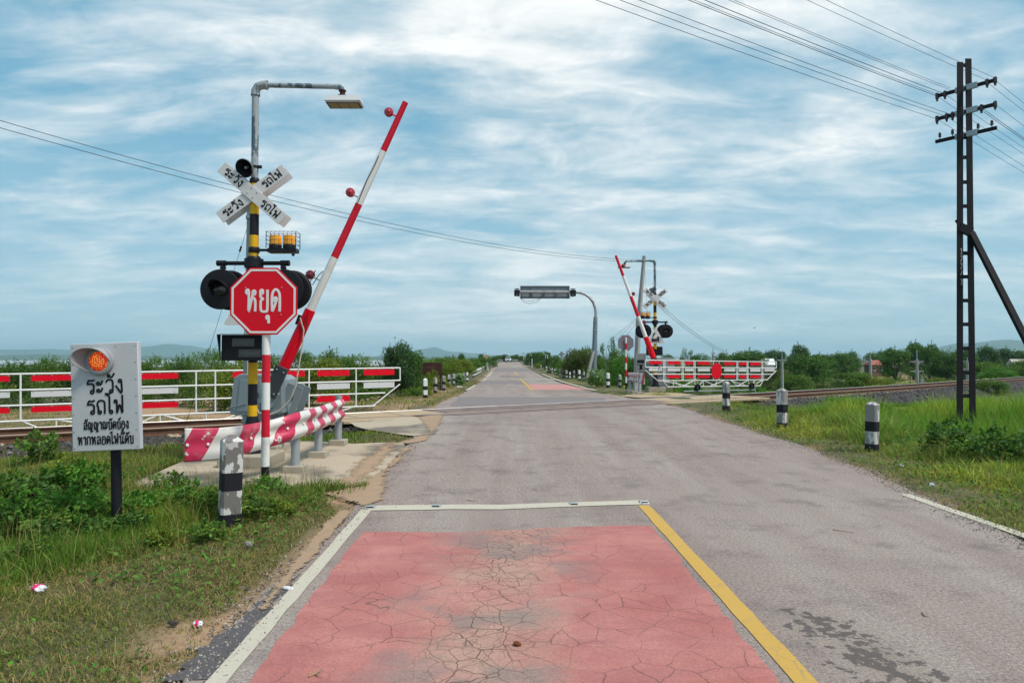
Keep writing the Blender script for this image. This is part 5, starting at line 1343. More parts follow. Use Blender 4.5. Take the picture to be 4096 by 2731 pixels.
MB().box((xm, .05, zb / 2 - .05), (.12, .12, zb + .1)).build('leg', M_GALV, t)

# pole behind the near mast
npY = nb.y + 1.5; q = P(996, 1437, npY); q.z = float(ground_h(q.x, q.y)) - .1
t = thing('power_pole', 'pale concrete pole standing close behind the near crossing signal mast', 'power pole', q)
hp = P(1008, 800, npY) - q
MB().tube([(0, 0, 0), (hp.x * .5, 0, hp.z * .5), hp], [.105, .09, .075], 4).build('shaft', M_PCONC, t, smooth=0)
MB().lathe([(.09, 0), (.09, .05)], 12, M=Matrix.Translation((hp.x, 0, hp.z - .3))).build('pole_band', M_GALV, t)
gtop = hp + q + Vector((0, 0, -.2))
ga = P(752, 1440, npY + 1.2); ga = gtop + (ga - gtop) * 1.25; ga.z = float(ground_h(ga.x, ga.y))
a_ = gtop.lerp(ga, 0.0)
o = wire('thin stay wire slanting down left from the near signal mast', gtop, ga, .02, .004, group='stay wires of the poles', name='stay_wire')
ip = gtop.lerp(ga, .13)
MB().lathe([(.0, -.05), (.014, -.045), (.018, -.02), (.012, 0), (.018, .02), (.014, .045), (0, .05)], 10, 0, axis_frame(ip - o.location, ga - gtop), close=False).build('egg_insulator', M_INSUL, o)
# two service wires across the road
for k, (dy, txt) in enumerate([(0, 'upper of the two wires crossing the sky from the left edge to the leaning pole'), (8, 'lower of the two wires crossing the sky from the left edge to the leaning pole')]):
    a = P(2577, 1040 + dy, fpY); e = P(0, 357 + k * 29, 12.0)
    b_ = a + (e - a) * 1.25
    wire(txt, a, b_, .85, .0075, group='service wires over the road', n=60)
for k in range(2):
    a = P(2584, 1165 + 14 * k, fpY); e = P(2900, 1405 + 8 * k, 46)
    wire(('upper' if k == 0 else 'lower') + ' of the two wires sloping down right behind the distant crossed boards', a, e, .25, .012, group='wires behind the distant mast')
for k, (x, y, txt) in enumerate([(2440, 1360, 'stay wire fanning left from the leaning pole, upper one'), (2405, 1412, 'stay wire fanning left from the leaning pole, middle one'), (2470, 1380, 'stay wire fanning left from the leaning pole, steepest one')]):
    a = P(2555, 1265 + 8 * k, fpY); e = P(x, y, fpY + 8); e = a + (e - a) * 1.1
    wire(txt, a, e, .02, .008, group='stay wires of the poles', name='stay_wire')
wire('thin stay wire dropping beside the leaning pole to the distant beacons', P(2580, 1075, fpY), P(2602, 1500, fpY + .6), .02, .005, group='stay wires of the poles', name='stay_wire')

# small concrete poles with crossarms in the fields on the right
def field_pole(px, pyb, pyt, armw, arms, label, Y, box=False):
    b_ = P(px, pyb, Y); t = thing('field_pole', label, 'power pole', b_, 0, 'concrete poles in the fields')
    k = Y / F; h = (pyb - pyt) * k
    MB().tube([(0, 0, -.5), (0, 0, h * .72)], [6.5 * k, 5 * k], 4).build('shaft', M_PCONC, t, smooth=0)
    MB().tube([(0, 0, h * .72), (0, 0, h)], 1.8 * k, 6).build('spike', M_GALV, t)
    for y in arms: MB().beam((-armw * k / 2, 0, (pyb - y) * k), (armw * k / 2, 0, (pyb - y) * k), 3 * k, 3.5 * k).build('crossarm', M_PCONC, t)
    for y in arms:
        for s_ in (-1, 1): MB().beam((s_ * armw * k * .32, -.01, (pyb - y) * k), (0, -.01, (pyb - y - 12) * k), 1.5 * k, 1.5 * k).build('arm_brace', M_GALV, t)
    if box: MB().box((18 * k, 0, 10 * k), (14 * k, 10 * k, 20 * k)).build('meter_box', M_CAB, t)
field_pole(3129, 1540, 1412, 40, [1440], 'thin concrete pole just right of the far gate in the field', 46)
field_pole(3482, 1512, 1404, 28, [1447], 'concrete pole standing in front of the red roofed house', 62)
field_pole(3669, 1534, 1400, 52, [1446, 1484], 'concrete pole with two crossarms and a small box beyond the track', 56, True)
field_pole(3870, 1500, 1430, 60, [1445, 1476], 'concrete pole half hidden behind the black lattice pole', 75)
field_pole(2853, 1480, 1392, 16, [1412], 'distant thin pole behind the left half of the far gate', 120)
field_pole(2906, 1480, 1396, 18, [1414], 'distant thin pole behind the red centre plate of the far gate', 120)

# ================================================================== GANTRY, FAR SIGNS, CAR
gY = 44.0; gb = P(2376, 1437, gY); gb.z = float(ground_h(gb.x, gb.y))
t = thing('gantry_sign', 'overhead sign gantry seen from behind, its curved arm reaching over the road', 'gantry sign', gb)
g_ = lambda x, y, d=0: P(x, y, gY + d) - t.location
MB().tube([(0, 0, -.2), g_(2378, 1400), g_(2382, 1268)], [.19, .165, .13], 16).build('post', paint('gantry_post_grey', (.165, .21, .235), .55, dirt=(.25, .27, .29), dirt_at=.55), t)
MB().lathe([(.15, 0), (.15, .05)], 16, M=Matrix.Translation(g_(2382, 1283))).lathe([(.17, 0), (.17, .05)], 16, M=Matrix.Translation(g_(2380, 1322))).build('post_flange', M_GALV, t)
MB().tube([g_(*p) for p in [(2382, 1272), (2383, 1250), (2380, 1230), (2372, 1208), (2358, 1190), (2340, 1177), (2320, 1171), (2290, 1168.5), (2200, 1168.5), (2060, 1167)]], [.085] * 4 + [.08] * 6, 14).build('arm', paint('gantry_arm', (.36, .36, .37), .45, .3, dirt=(.16, .13, .12), dirt_at=.5, vstretch=1), t)
pY = gY - .0
c0, c1 = g_(2082, 1145, .22), g_(2277, 1193, .22)
pl = MB().box((c0 + c1) / 2, (abs(c1.x - c0.x), .03, abs(c1.z - c0.z))).build('sign_panel', paint('sign_back_grey', (.24, .265, .285), .55, dirt=(.17, .19, .21), dirt_at=.5), t, bev=.01)
fr = MB(); x0, x1, za, zb = c0.x + .06, c1.x - .06, c1.z + .07, c0.z - .07; yy = c0.y - .035
for a, b_ in (((x0, za), (x1, za)), ((x0, zb), (x1, zb)), ((x0, za), (x0, zb)), ((x1, za), (x1, zb)), ((x0 + .57, za), (x0 + .57, zb)), ((x0 - .06, za - .07), (x1 + .06, za - .07)), ((x0 - .06, zb + .07), (x1 + .06, zb + .07)), ((x0 - .06, za - .07), (x0 - .06, zb + .07)), ((x1 + .06, za - .07), (x1 + .06, zb + .07))):
    fr.beam((a[0], yy, a[1]), (b_[0], yy, b_[1]), .04, .045, up=(0, 1, 0))
fr.build('panel_frame', paint('frame_blue_grey', (.10, .135, .16), .5), pl)
for x in (2132, 2180, 2229): MB().beam(g_(x, 1157, .12), g_(x, 1180, .12), .05, .12, up=(0, 1, 0)).build('panel_clamp', M_GALV, t)
for x in (2068, 2292):
    a = g_(x, 1172, -.12)
    lt = MB().box(a, (.36, .22, .40)).build('warning_light', M_BLKM, t, bev=.03)
    MB().box(a + Vector((0, 0, .26)), (.28, .22, .03)).tube([a + Vector((0, 0, .18)), a + Vector((0, 0, .26))], .03, 8).build('solar_panel', M_BLKM, lt)
    MB().box(a + Vector((0, -.112, -.10)), (.07, .01, .03)).build('light_catch', M_GALV, lt)
for pts in ([(2075, 1186), (2095, 1208), (2120, 1215), (2150, 1208), (2168, 1188), (2180, 1175)], [(2078, 1190), (2100, 1202), (2125, 1204), (2150, 1199), (2168, 1188)], [(2230, 1177), (2255, 1188), (2280, 1190), (2297, 1185)]):
    MB().tube([g_(x, y, -.05) for x, y in pts], .012, 6).build('cable', M_CBLK, t)
sB = P(2366, 1484, gY - .5); 
t = thing('concrete_stake', 'short pale concrete stake leaning against the gantry post', 'stake', (sB.x - .35, sB.y, gb.z))
MB().beam((0, 0, -.1), P(2374, 1404, gY - .3) - t.location, .14, .14).build('shaft', M_PCONC, t)

def post_sign(label, px, pyb, pyt, Y, kind, w, cat='road sign', postw=3.0):
    b_ = P(px, pyb, Y); k = Y / F; t = thing('road_sign', label, cat, b_)
    h = (pyb - pyt) * k; r = w * k / 2
    pm = M_BLK if kind == 'board' else M_WHT_P
    if kind == 'curve':
        MB().tube([(0, .03, -.3), (0, .03, h - r)], postw * k / 2, 8).build('post', M_WHT_P, t)
        M = face_frame((0, 0, h - r), (0, -1, 0)); Mr = M @ Matrix.Rotation(math.pi / 4, 4, 'Y'); q = r * .72
        pl = MB().box((0, 0, 0), (2 * q, .02, 2 * q), 0, Mr).build('sign_plate', M_INK, t)
        MB().box((0, -.006, 0), (1.88 * q, .02, 1.88 * q), 0, Mr).build('sign_face', paint('yellow_sign_face', (.80, .36, .008), .4), pl)
        ar = MB().tube([M @ Vector((-.25 * r, -.02, -.45 * r)), M @ Vector((-.22 * r, -.02, -.05 * r)), M @ Vector((-.02 * r, -.02, .22 * r)), M @ Vector((.18 * r, -.02, .25 * r))], .09 * r, 6)
        ar.prism([(.12 * r, .05 * r), (.45 * r, .27 * r), (.12 * r, .48 * r)], .008, 0, M @ Matrix.Translation((0, -.02, 0)))
        ar.build('curve_arrow', M_INK, pl)
    elif kind == 'diamond':
        MB().tube([(0, -.03, -.3), (.12 * r, -.03, h - .2 * r)], .05, 8).build('post', M_GALV, t)
        M = face_frame((.1 * r, 0, h - r), (0, -1, 0)) @ Matrix.Rotation(R(36), 4, 'Y'); q = r * .76
        pl = MB().box((0, 0, 0), (2 * q, .02, 2 * q), 0, M).build('sign_plate', paint('tarnished_back', (.13, .15, .18), .5, dirt=(.30, .30, .31), dirt_at=.45, dirt_scale=3), t)
        MB().box((0, -.02, .3 * q), (1.7 * q, .03, .06), 0, M).box((0, -.02, -.3 * q), (1.7 * q, .03, .06), 0, M).build('stiffener', M_GALV, pl)
    else:
        MB().tube([(0, -.03, -.3), (0, -.03, h * .97)], postw * k / 2, 8).build('post', M_BLK if kind == 'board' else M_WHT_P, t)
        if kind == 'board': MB().box((0, 0, h - r * 1.35), (2 * r, .03, 2.7 * r)).build('sign_plate', M_GREYS, t)
        if kind == 'oct': MB().lathe([(r, -.01), (r, .01)], 8, 0, axis_frame((0, .02, h - r), (0, 1, 0))).build('sign_plate', paint('tarnished_back', (.13, .15, .18), .5), t)
        if kind == 'tri': MB().prism([(-r, -r), (-r, r), (r, 0)], .02, 0, Matrix.Translation((r * .8, .02, h - r * 1.2))).build('sign_plate', M_WHT_S, t)
    return t
post_sign('yellow diamond curve sign with a black right bending arrow', 1946, 1478, 1418, 92, 'curve', 16)
post_sign('tilted grey diamond sign back above the roadside bushes', 2246, 1480, 1405, 70, 'diamond', 23)
post_sign('grey board on a black post behind the right bollards, larger and nearer one', 2186, 1482, 1419, 82, 'board', 11, postw=4)
post_sign('grey board on a black post farther along the right bollards', 2123, 1456, 1416, 120, 'board', 7, postw=3)
post_sign('white post with a small pennant plate near the distant bend', 2100, 1450, 1420, 150, 'tri', 7, postw=2.6)
post_sign('thin mast with a dark round plate beside the distant pennant post', 2094, 1448, 1410, 150, 'oct', 8, postw=1.8)
post_sign('bare white marker post by the right bollard row', 2128, 1464, 1433, 100, 'none', 3, cat='marker post', postw=2.6)
# white kilometre stone
b_ = P(1949, 1470, 92); b_.z = float(ground_h(b_.x, b_.y)); k = 92 / F
t = thing('kilometre_stone', 'white kilometre stone under the yellow diamond sign', 'milestone', b_)
MB().prism([(-4 * k, -.2), (4 * k, -.2), (4 * k, 24 * k), (2.6 * k, 28 * k), (0, 29.5 * k), (-2.6 * k, 28 * k), (-4 * k, 24 * k)], .22, 0).build('stone', M_BW2, t, bev=.02)
MB().box((0, 0, 0), (11 * k, .5, .25)).build('base', M_BW2, t, bev=.02)
# brown information board in the bushes
bY = 31.5; b_ = P(1728, 1437, bY); b_.z = float(ground_h(b_.x, b_.y)); k = bY / F
t = thing('information_board', 'rusty brown board with faded lettering half buried in bushes', 'information board', b_)
cz = P(1728, 1476, bY).z - b_.z
pl = MB().box((0, 0, cz), (74 * k, .05, 46 * k)).build('panel', paint('brown_board', (.055, .020, .016), .7, var=.3, scale=5, dirt=(.10, .05, .04)), t)
MB().beam((-37 * k, 0, cz + 23 * k), (37 * k, 0, cz + 23 * k), .07, .06).beam((37 * k, 0, cz - 23 * k), (37 * k, 0, cz + 23 * k - .03), .06, .07).beam((-37 * k, 0, cz - 23 * k), (-37 * k, 0, cz + 23 * k - .03), .06, .07).build('panel_frame', M_RUSTC, t)
for sx in (-1, 1): MB().tube([(sx * 34 * k, .05, -.3), (sx * 34 * k, .05, cz + 20 * k)], .04, 8).build('post', M_RUSTC, t)
fa = MB(); rr = random.Random(4)
for i in range(11): fa.box((-24 * k + i * 3.6 * k, -.027, cz + 7 * k + rr.uniform(-.01, .01)), (2.0 * k, .004, rr.uniform(4, 7) * k))
tag(fa.build('faded_lettering', paint('faded_letter', (.14, .085, .07), .8, chip=(.055, .020, .016), chip_at=.5, chip_scale=16, bumps=0), pl), None)

# white pickup coming along the road
cY = 226.0; cpos = P(2033, 1448, cY); cpos.z = float(base_h(cpos.x, cpos.y))
t = thing('pickup_car', 'white pickup driving towards the camera far along the road', 'pickup', cpos)
M_CARW = glassy('car_white', (.74, .76, .78), rough=.2); M_GLS = glassy('car_glass', (.03, .045, .06), rough=.08)
prof = [(-.90, .42), (.90, .42), (.93, .55), (.93, .90), (.88, 1.05), (-.88, 1.05), (-.93, .90), (-.93, .55)]
mb = MB(); ysn = [(-2.55, .90), (-2.40, 1.0), (-1.2, 1.0), (2.5, 1.0), (2.6, .97)]
for y, s_ in ysn: mb.v += [(x * s_, y, z if not (y < -2.3 and z > .8) else z - .12) for x, z in prof]
for i in range(len(ysn) - 1):
    for j in range(8): mb.f.append((i * 8 + j, i * 8 + (j + 1) % 8, (i + 1) * 8 + (j + 1) % 8, (i + 1) * 8 + j)); mb.m.append(0)
mb.f += [tuple(range(8)), tuple(range(32, 40))[::-1]]; mb.m += [0, 0]
body = mb.build('body', M_CARW, t, bev=.03)
MB().add([(-.86, -1.15, 1.04), (.86, -1.15, 1.04), (.86, 1.1, 1.04), (-.86, 1.1, 1.04), (-.68, -.45, 1.72), (.68, -.45, 1.72), (.70, .75, 1.74), (-.70, .75, 1.74)], [(0, 1, 5, 4), (1, 2, 6, 5), (2, 3, 7, 6), (3, 0, 4, 7), (4, 5, 6, 7)]).build('cab', M_CARW, t, bev=.06)
MB().add([(-.76, -1.10, 1.11), (.76, -1.10, 1.11), (.63, -.53, 1.66), (-.63, -.53, 1.66)], [(0, 1, 2, 3)]).build('windscreen', M_GLS, t, smooth=0)
MB().box((0, -2.52, .72), (1.0, .08, .26)).build('grille', M_BLKM, t, bev=.02); MB().box((0, -2.5, .47), (1.7, .2, .16)).build('bumper', M_GREYD, t, bev=.03)
for s_ in (-1, 1):
    MB().box((s_ * .70, -2.47, .78), (.34, .12, .18)).build('headlight', glassy('headlight_glass', (.5, .52, .55), rough=.1), t, bev=.03)
    MB().box((s_ * 1.02, -.85, 1.12), (.16, .10, .16)).build('mirror', M_CARW, t, bev=.03)
    for y in (-1.55, 1.6):
        wl = MB().lathe([(.25, -.11), (.36, -.11), (.39, -.06), (.39, .06), (.36, .11), (.25, .11)], 20, 0, axis_frame((s_ * .80, y, .39), (1, 0, 0))).build('wheel', M_BLKM, t)
        MB().lathe([(.24, -.115), (.24, .115)], 14, 0, axis_frame((s_ * .80, y, .39), (1, 0, 0))).build('rim', M_GALV, wl)
MB().box((0, -2.57, .50), (.40, .01, .12)).build('number_plate', M_WHT_S, t)

# houses among the trees on the right
def house(label, px, pyb, pyt, wpx, Y, roofcol, wallcol, gable=True, rz=0.0, dpt=None):
    b_ = P(px, pyb, Y); k = Y / F; t = thing('house', label, 'house', b_, rz)
    W_, H_ = wpx * k, (pyb - pyt) * k; D = dpt or W_ * .7; hw = H_ * .62
    MB().box((0, 0, hw / 2 - .5), (W_ * .88, D * .9, hw + 1)).build('wall', paint('wall_' + wallcol[0], wallcol[1], .85, dirt=tuple(q * .6 for q in wallcol[1])), t)
    rm = paint('roof_' + roofcol[0], roofcol[1], .6, var=.15, scale=2, dirt=tuple(q * .6 for q in roofcol[1]), dirt_at=.5)
    MB().add([(-W_ / 2, -D / 2, hw), (W_ / 2, -D / 2, hw), (W_ / 2, D / 2, hw), (-W_ / 2, D / 2, hw), (-W_ / 2 * (.98 if gable else .6), 0, H_), (W_ / 2 * (.98 if gable else .6), 0, H_)], [(0, 1, 5, 4), (2, 3, 4, 5), (1, 2, 5), (3, 0, 4), (0, 3, 2, 1)]).build('roof', rm, t, smooth=0)
    for s_ in (-.25, .2): 
        wn_ = MB().box((W_ * s_, -D * .452, hw * .5), (W_ * .14, .06, hw * .35)).build('window', M_GLS, t)
        MB().box((W_ * s_, -D * .452, hw * .5 - hw * .19), (W_ * .17, .12, .08)).build('sill', M_WHT_S, wn_)
    MB().box((-W_ * .02, -D * .452, hw * .32), (W_ * .11, .06, hw * .64)).build('door', paint('door_brown', (.09, .05, .03), .7), t)
house('low house with a bright white roof behind the right end of the far gate', 3070, 1500, 1434, 52, 92, ('white', (.80, .82, .84)), ('grey', (.42, .40, .38)))
house('red tiled house half hidden by trees on the right', 3497, 1490, 1440, 66, 105, ('red', (.36, .085, .06)), ('timber', (.13, .085, .06)), False, R(12))
house('low shed with a pale sheet roof at the right edge beyond the track', 4075, 1500, 1436, 74, 95, ('pale', (.40, .36, .31)), ('grey', (.42, .40, .38)))
house('small white walled hut between the dark trees, left of the red house', 3335, 1480, 1456, 40, 110, ('tin', (.30, .31, .32)), ('white', (.66, .65, .63)))
house('long low white building far behind the left half of the far gate', 2690, 1446, 1433, 150, 190, ('tin', (.30, .31, .32)), ('white', (.66, .65, .63)), True, 0, 6)

# birds
def bird(px, py, Y, s_, label):
    o = thing('bird', label, 'bird', P(px, py, Y), random.uniform(0, 3))
    b = MB().tube([(-.16, 0, 0), (-.08, 0, .01), (.02, 0, .015), (.10, 0, .02), (.14, 0, .025), (.18, 0, .015)], [.004, .03, .045, .03, .024, .004], 10)
    for d in (-1, 1):
        vs = [(.06, d * .03, .02), (-.05, d * .03, .02), (.05, d * .20, .09), (-.06, d * .20, .085), (-.02, d * .40, .05), (-.08, d * .40, .045)]
        vs = vs + [(x, y, z - .008) for x, y, z in vs]
        b.add(vs, [(0, 2, 3, 1), (2, 4, 5, 3), (6, 7, 9, 8), (8, 9, 11, 10), (0, 6, 8, 2), (2, 8, 10, 4), (1, 3, 9, 7), (3, 5, 11, 9), (4, 10, 11, 5)])
    b.add([(-.15, -.02, 0), (-.15, .02, 0), (-.27, .05, .0), (-.27, -.05, .0), (-.15, 0, -.012)], [(0, 1, 2, 3), (0, 3, 4), (1, 4, 2)])
    b.build('body', M_BLKM, o); o.scale = (s_, s_, s_)
bird(3018, 1312, 48, .45, 'small dark bird in flight above the far gate')
bird(3365, 1292, 90, .4, 'tiny bird in the sky left of the black lattice pole')
bird(99, 1406, 60, .3, 'tiny bird low in the sky above the left end of the gate')
bird(137, 1363, 60, .25, 'tiny bird a little higher at the far left of the sky')

# ---------------------------------------------------------------- small things on the ground
# road studs on the stop line
for i, (x, y, lab_) in enumerate([(1482, 2030, 'road stud at the left end of the stop line'), (1745, 2026, 'road stud on the stop line, second from the left'), (2295, 2017, 'road stud on the stop line right of its middle'), (2574, 2010, 'road stud where the stop line meets the yellow line')]):
    p = rpt(x, y); t = thing('road_stud', lab_, 'road stud', p, random.uniform(-.1, .1), 'studs on the stop line')
    MB().add([(-.055, -.05, .0), (.055, -.05, 0), (.055, .05, 0), (-.055, .05, 0), (-.042, -.026, .022), (.042, -.026, .022), (.042, .026, .022), (-.042, .026, .022)], [(0, 1, 5, 4), (1, 2, 6, 5), (2, 3, 7, 6), (3, 0, 4, 7), (4, 5, 6, 7)]).build('casting', M_GALV, t, bev=.004)
    for s_ in (-1, 1): MB().box((0, s_ * .041, .013), (.07, .004, .012)).build('reflector', M_BLKM, t)
def crumple(name, label, cat, pos, size, mats, seed, lift=.02):
    r_ = random.Random(seed); bm = bmesh.new(); bmesh.ops.create_icosphere(bm, subdivisions=3, radius=1)
    for v_ in bm.verts:
        f = 1 + .5 * (float(vnoise(v_.co.x * 3 + seed, v_.co.y * 3 + v_.co.z * 2, 1.7, seed)) - .5)
        v_.co = Vector((v_.co.x * size[0] * f, v_.co.y * size[1] * f, v_.co.z * size[2] * f + size[2] * .6))
    me = bpy.data.meshes.new(name); bm.to_mesh(me); bm.free()
    for q in mats: me.materials.append(q)
    for p_ in me.polygons:
        c_ = p_.center; p_.material_index = (0 if len(mats) == 1 else (1 if (abs(c_.x / size[0] + .2) < .34) else 0)); p_.use_smooth = False
    o = link(name, me); o.location = (pos.x, pos.y, pos.z + lift); o.rotation_euler = (0, .1, r_.uniform(-.4, .4)); tag(o, label, cat)
    return o
M_PINK = paint('pink_wrapper', (.70, .02, .16), .35, var=.2, scale=20, bumps=.3); M_WRAP = paint('white_wrapper', (.70, .68, .72), .4, var=.2, scale=20, bumps=.3)
crumple('snack_wrapper', 'pink and white snack wrapper lying at the edge of the tall grass', 'wrapper', gpt(152, 2378), (.055, .034, .022), [M_WRAP, M_PINK], 3, .03)
crumple('snack_wrapper', 'small white and red scrap of wrapper on the dry grass', 'wrapper', gpt(792, 2514), (.028, .016, .016), [M_WRAP, M_PINK], 5, .02)
crumple('paper_scrap', 'dirty white scrap touching the white edge line', 'paper scrap', rpt(1152, 2358), (.038, .016, .012), [M_WRAP], 8, .004)
crumple('stone', 'grey pink stone lying on the dry verge grass', 'stone', gpt(994, 2194), (.036, .028, .024), [paint('loose_stone', (.24, .20, .20), .9, bumps=.3)], 9, .02)
crumple('stone', 'dark flat stone on bare soil beside the white scrap', 'stone', gpt(690, 2506), (.030, .018, .012), [paint('dark_stone', (.05, .04, .04), .9, bumps=.3)], 12, .015)
crumple('nut_shell', 'small brown nut shell on the red surfacing', 'nut shell', rpt(2068, 2584), (.020, .016, .013), [paint('nut_brown', (.16, .05, .015), .5)], 10, .006)
crumple('paper_scrap', 'bluish scrap in the grass near the right edge line', 'paper scrap', gpt(3725, 1952), (.035, .02, .02), [paint('blue_scrap', (.45, .50, .58), .6)], 14, .03)
crumple('paper_scrap', 'white scrap in the grass beyond the worn bollard at right', 'paper scrap', gpt(3605, 1872), (.04, .02, .02), [M_WRAP], 15, .03)
crumple('paper_scrap', 'white scrap on the verge near the fifth bollard beyond the track', 'paper scrap', gpt(1838, 1552), (.14, .06, .04), [M_WRAP], 16, .03)
def twig(label, pts, r=.004, fork=None):
    P0 = Vector(pts[0]); mb = MB().tube([Vector(p) - P0 for p in pts], [r] * (len(pts) - 1) + [r * .4], 6)
    if fork: mb.tube([Vector(p) - P0 for p in fork], [r * .8] + [r * .3] * (len(fork) - 1), 5)
    o = mb.build('twig', paint('dry_twig', (.30, .20, .12), .8)); o.location = P0; tag(o, label, 'twig')
q = rpt(1235, 2712); twig('dry twig on the red surfacing at the bottom edge', [q + Vector((0, 0, .008)), rpt(1265, 2700) + Vector((0, 0, .012)), rpt(1290, 2690) + Vector((0, 0, .02))], .005, [rpt(1262, 2702) + Vector((0, 0, .01)), rpt(1280, 2716) + Vector((0, 0, .012)), rpt(1292, 2718) + Vector((0, 0, .01))])
twig('thin straw stalk lying on the right lane', [rpt(3330, 2119) + Vector((0, 0, .006)), rpt(3420, 2133) + Vector((0, 0, .006))], .004)
twig('pale straw lying on the asphalt by the right verge', [rpt(3540, 1946) + Vector((0, 0, .006)), rpt(3565, 1930) + Vector((0, 0, .03))], .007)
twig('small bent straw beside the dark worn spots', [rpt(3690, 2450) + Vector((0, 0, .006)), rpt(3697, 2465) + Vector((0, 0, .006)), rpt(3712, 2468) + Vector((0, 0, .006))], .004)
twig('dark stick lying across the lane beyond the stop line', [rpt(1868, 2002) + Vector((0, 0, .006)), rpt(1903, 2004) + Vector((0, 0, .006))], .006)
# ================================================================== VEGETATION
def leafmat(name, tint, trans=.35):
    m, nt, b = newmat(name); nt.nodes.remove(b)
    out_ = nt.nodes['Material Output']
    at = nt.nodes.new('ShaderNodeAttribute'); at.attribute_name = 'Col'
    c = mixc(nt, 1.0, at.outputs['Color'], tint, 'MULTIPLY')
    df = nt.nodes.new('ShaderNodeBsdfPrincipled'); df.inputs['Roughness'].default_value = .55; df.inputs['Specular IOR Level'].default_value = .3
    tr = nt.nodes.new('ShaderNodeBsdfTranslucent'); mx = nt.nodes.new('ShaderNodeMixShader'); mx.inputs[0].default_value = trans
    nt.links.new(c, df.inputs['Base Color']); nt.links.new(mixc(nt, 1.0, c, (1.25, 1.3, .6), 'MULTIPLY'), tr.inputs['Color'])
    nt.links.new(df.outputs[0], mx.inputs[1]); nt.links.new(tr.outputs[0], mx.inputs[2]); nt.links.new(mx.outputs[0], out_.inputs['Surface'])
    return m
LM = {'mid': leafmat('leaf_mid_green', (.095, .178, .024)), 'yel': leafmat('leaf_yellow_green', (.165, .215, .022)), 'dark': leafmat('leaf_dark_green', (.068, .148, .026)), 'blue': leafmat('leaf_blue_green', (.050, .112, .034)), 'olive': leafmat('leaf_olive', (.095, .125, .026)), 'pale': leafmat('leaf_pale', (.23, .34, .16)), 'lush': leafmat('leaf_fresh', (.085, .215, .024))}
M_BARK = paint('bark', (.10, .075, .055), .9, var=.3, scale=8, bumps=.4)
def leaf_quads(pos, nrm, size, asp, r_):
    """diamond leaves: pos (n,3), nrm (n,3), size (n,)"""
    n = len(pos); nrm = nrm / (np.linalg.norm(nrm, axis=1, keepdims=True) + 1e-9)
    t = r_.normal(size=(n, 3)); a = np.cross(nrm, t); a /= (np.linalg.norm(a, axis=1, keepdims=True) + 1e-9); b_ = np.cross(nrm, a)
    L = size[:, None]; Wd = L * asp
    bend = nrm * L * .18
    v0 = pos - a * L; v1 = pos - b_ * Wd + bend * .5; v2 = pos + a * L - bend * .6; v3 = pos + b_ * Wd + bend * .5
    vs = np.stack([v0, v1, v2, v3], 1).reshape(-1, 3)
    fs = (np.arange(n) * 4)[:, None] + np.arange(4)[None]
    return vs, fs
def crown(seed, nlobes, nleaf, leaf, asp=.45, rad=.5, h=1.0, sprigs=0, base=.0, lobe=(.16, .30), upright=.0):
    """unit plant crown: radius ~rad, height ~h, made of leaf clumps with gaps between them"""
    r_ = np.random.default_rng(seed); P_, N_, S_, C_ = [], [], [], []
    for k in range(nlobes):
        th = r_.uniform(0, 2 * math.pi); el = r_.uniform(0, 1) ** .7
        z = base + (h - base) * (el * .86 + .04); wr = rad * math.sqrt(max(.05, 1 - ((z - base) / (h - base) - .38) ** 2 / .50))
        rr = wr * r_.uniform(.45, .95); c = np.array([rr * math.cos(th), rr * math.sin(th), z]); lr = r_.uniform(*lobe) * min(1, .6 + wr / rad * .5)
        m_ = int(nleaf / nlobes * r_.uniform(.6, 1.4)); d = r_.normal(size=(m_, 3)); d /= np.linalg.norm(d, axis=1, keepdims=True)
        rad_ = lr * r_.uniform(.25, 1.0, (m_, 1)) ** .5
        p = c + d * rad_ * np.array([1.15, 1.15, .85])
        P_.append(p); N_.append(d * .5 + np.array([0, 0, .5]) + r_.normal(size=(m_, 3)) * .55); S_.append(leaf * r_.uniform(.6, 1.25, m_))
        C_.append(np.clip(r_.uniform(.72, 1.25) * r_.uniform(.65, 1.35, (m_, 1)) * np.ones((m_, 3)) * (1 + r_.normal(size=(m_, 1)) * np.array([[.16, .03, -.05]])), .15, 2.2))
    for k in range(sprigs):
        th = r_.uniform(0, 2 * math.pi); q = r_.uniform(.1, .95); a = np.array([q * rad * math.cos(th), q * rad * math.sin(th), h * (1 - .45 * q * q) - .08])
        d = np.array([math.cos(th) * .5 * q + r_.normal() * .2, math.sin(th) * .5 * q + r_.normal() * .2, 1.0]); d /= np.linalg.norm(d); L = r_.uniform(.10, .26)
        m_ = 26; tt = r_.uniform(0, 1, m_)[:, None]; p = a + d * L * tt + r_.normal(size=(m_, 3)) * .02 * (1.2 - tt) + np.array([0, 0, -.02]) * tt ** 2
        P_.append(p); N_.append(r_.normal(size=(m_, 3)) + d * .2); S_.append(leaf * r_.uniform(.5, 1.0, m_)); C_.append(np.ones((m_, 3)) * r_.uniform(.8, 1.4))
    pos = np.concatenate(P_); keep = pos[:, 2] > .0
    pos, nrm, sz, cl = pos[keep], np.concatenate(N_)[keep], np.concatenate(S_)[keep], np.concatenate(C_)[keep]
    vs, fs = leaf_quads(pos, nrm, sz, asp, r_)
    return vs, fs, np.repeat(cl, 4, 0)
_cache = {}
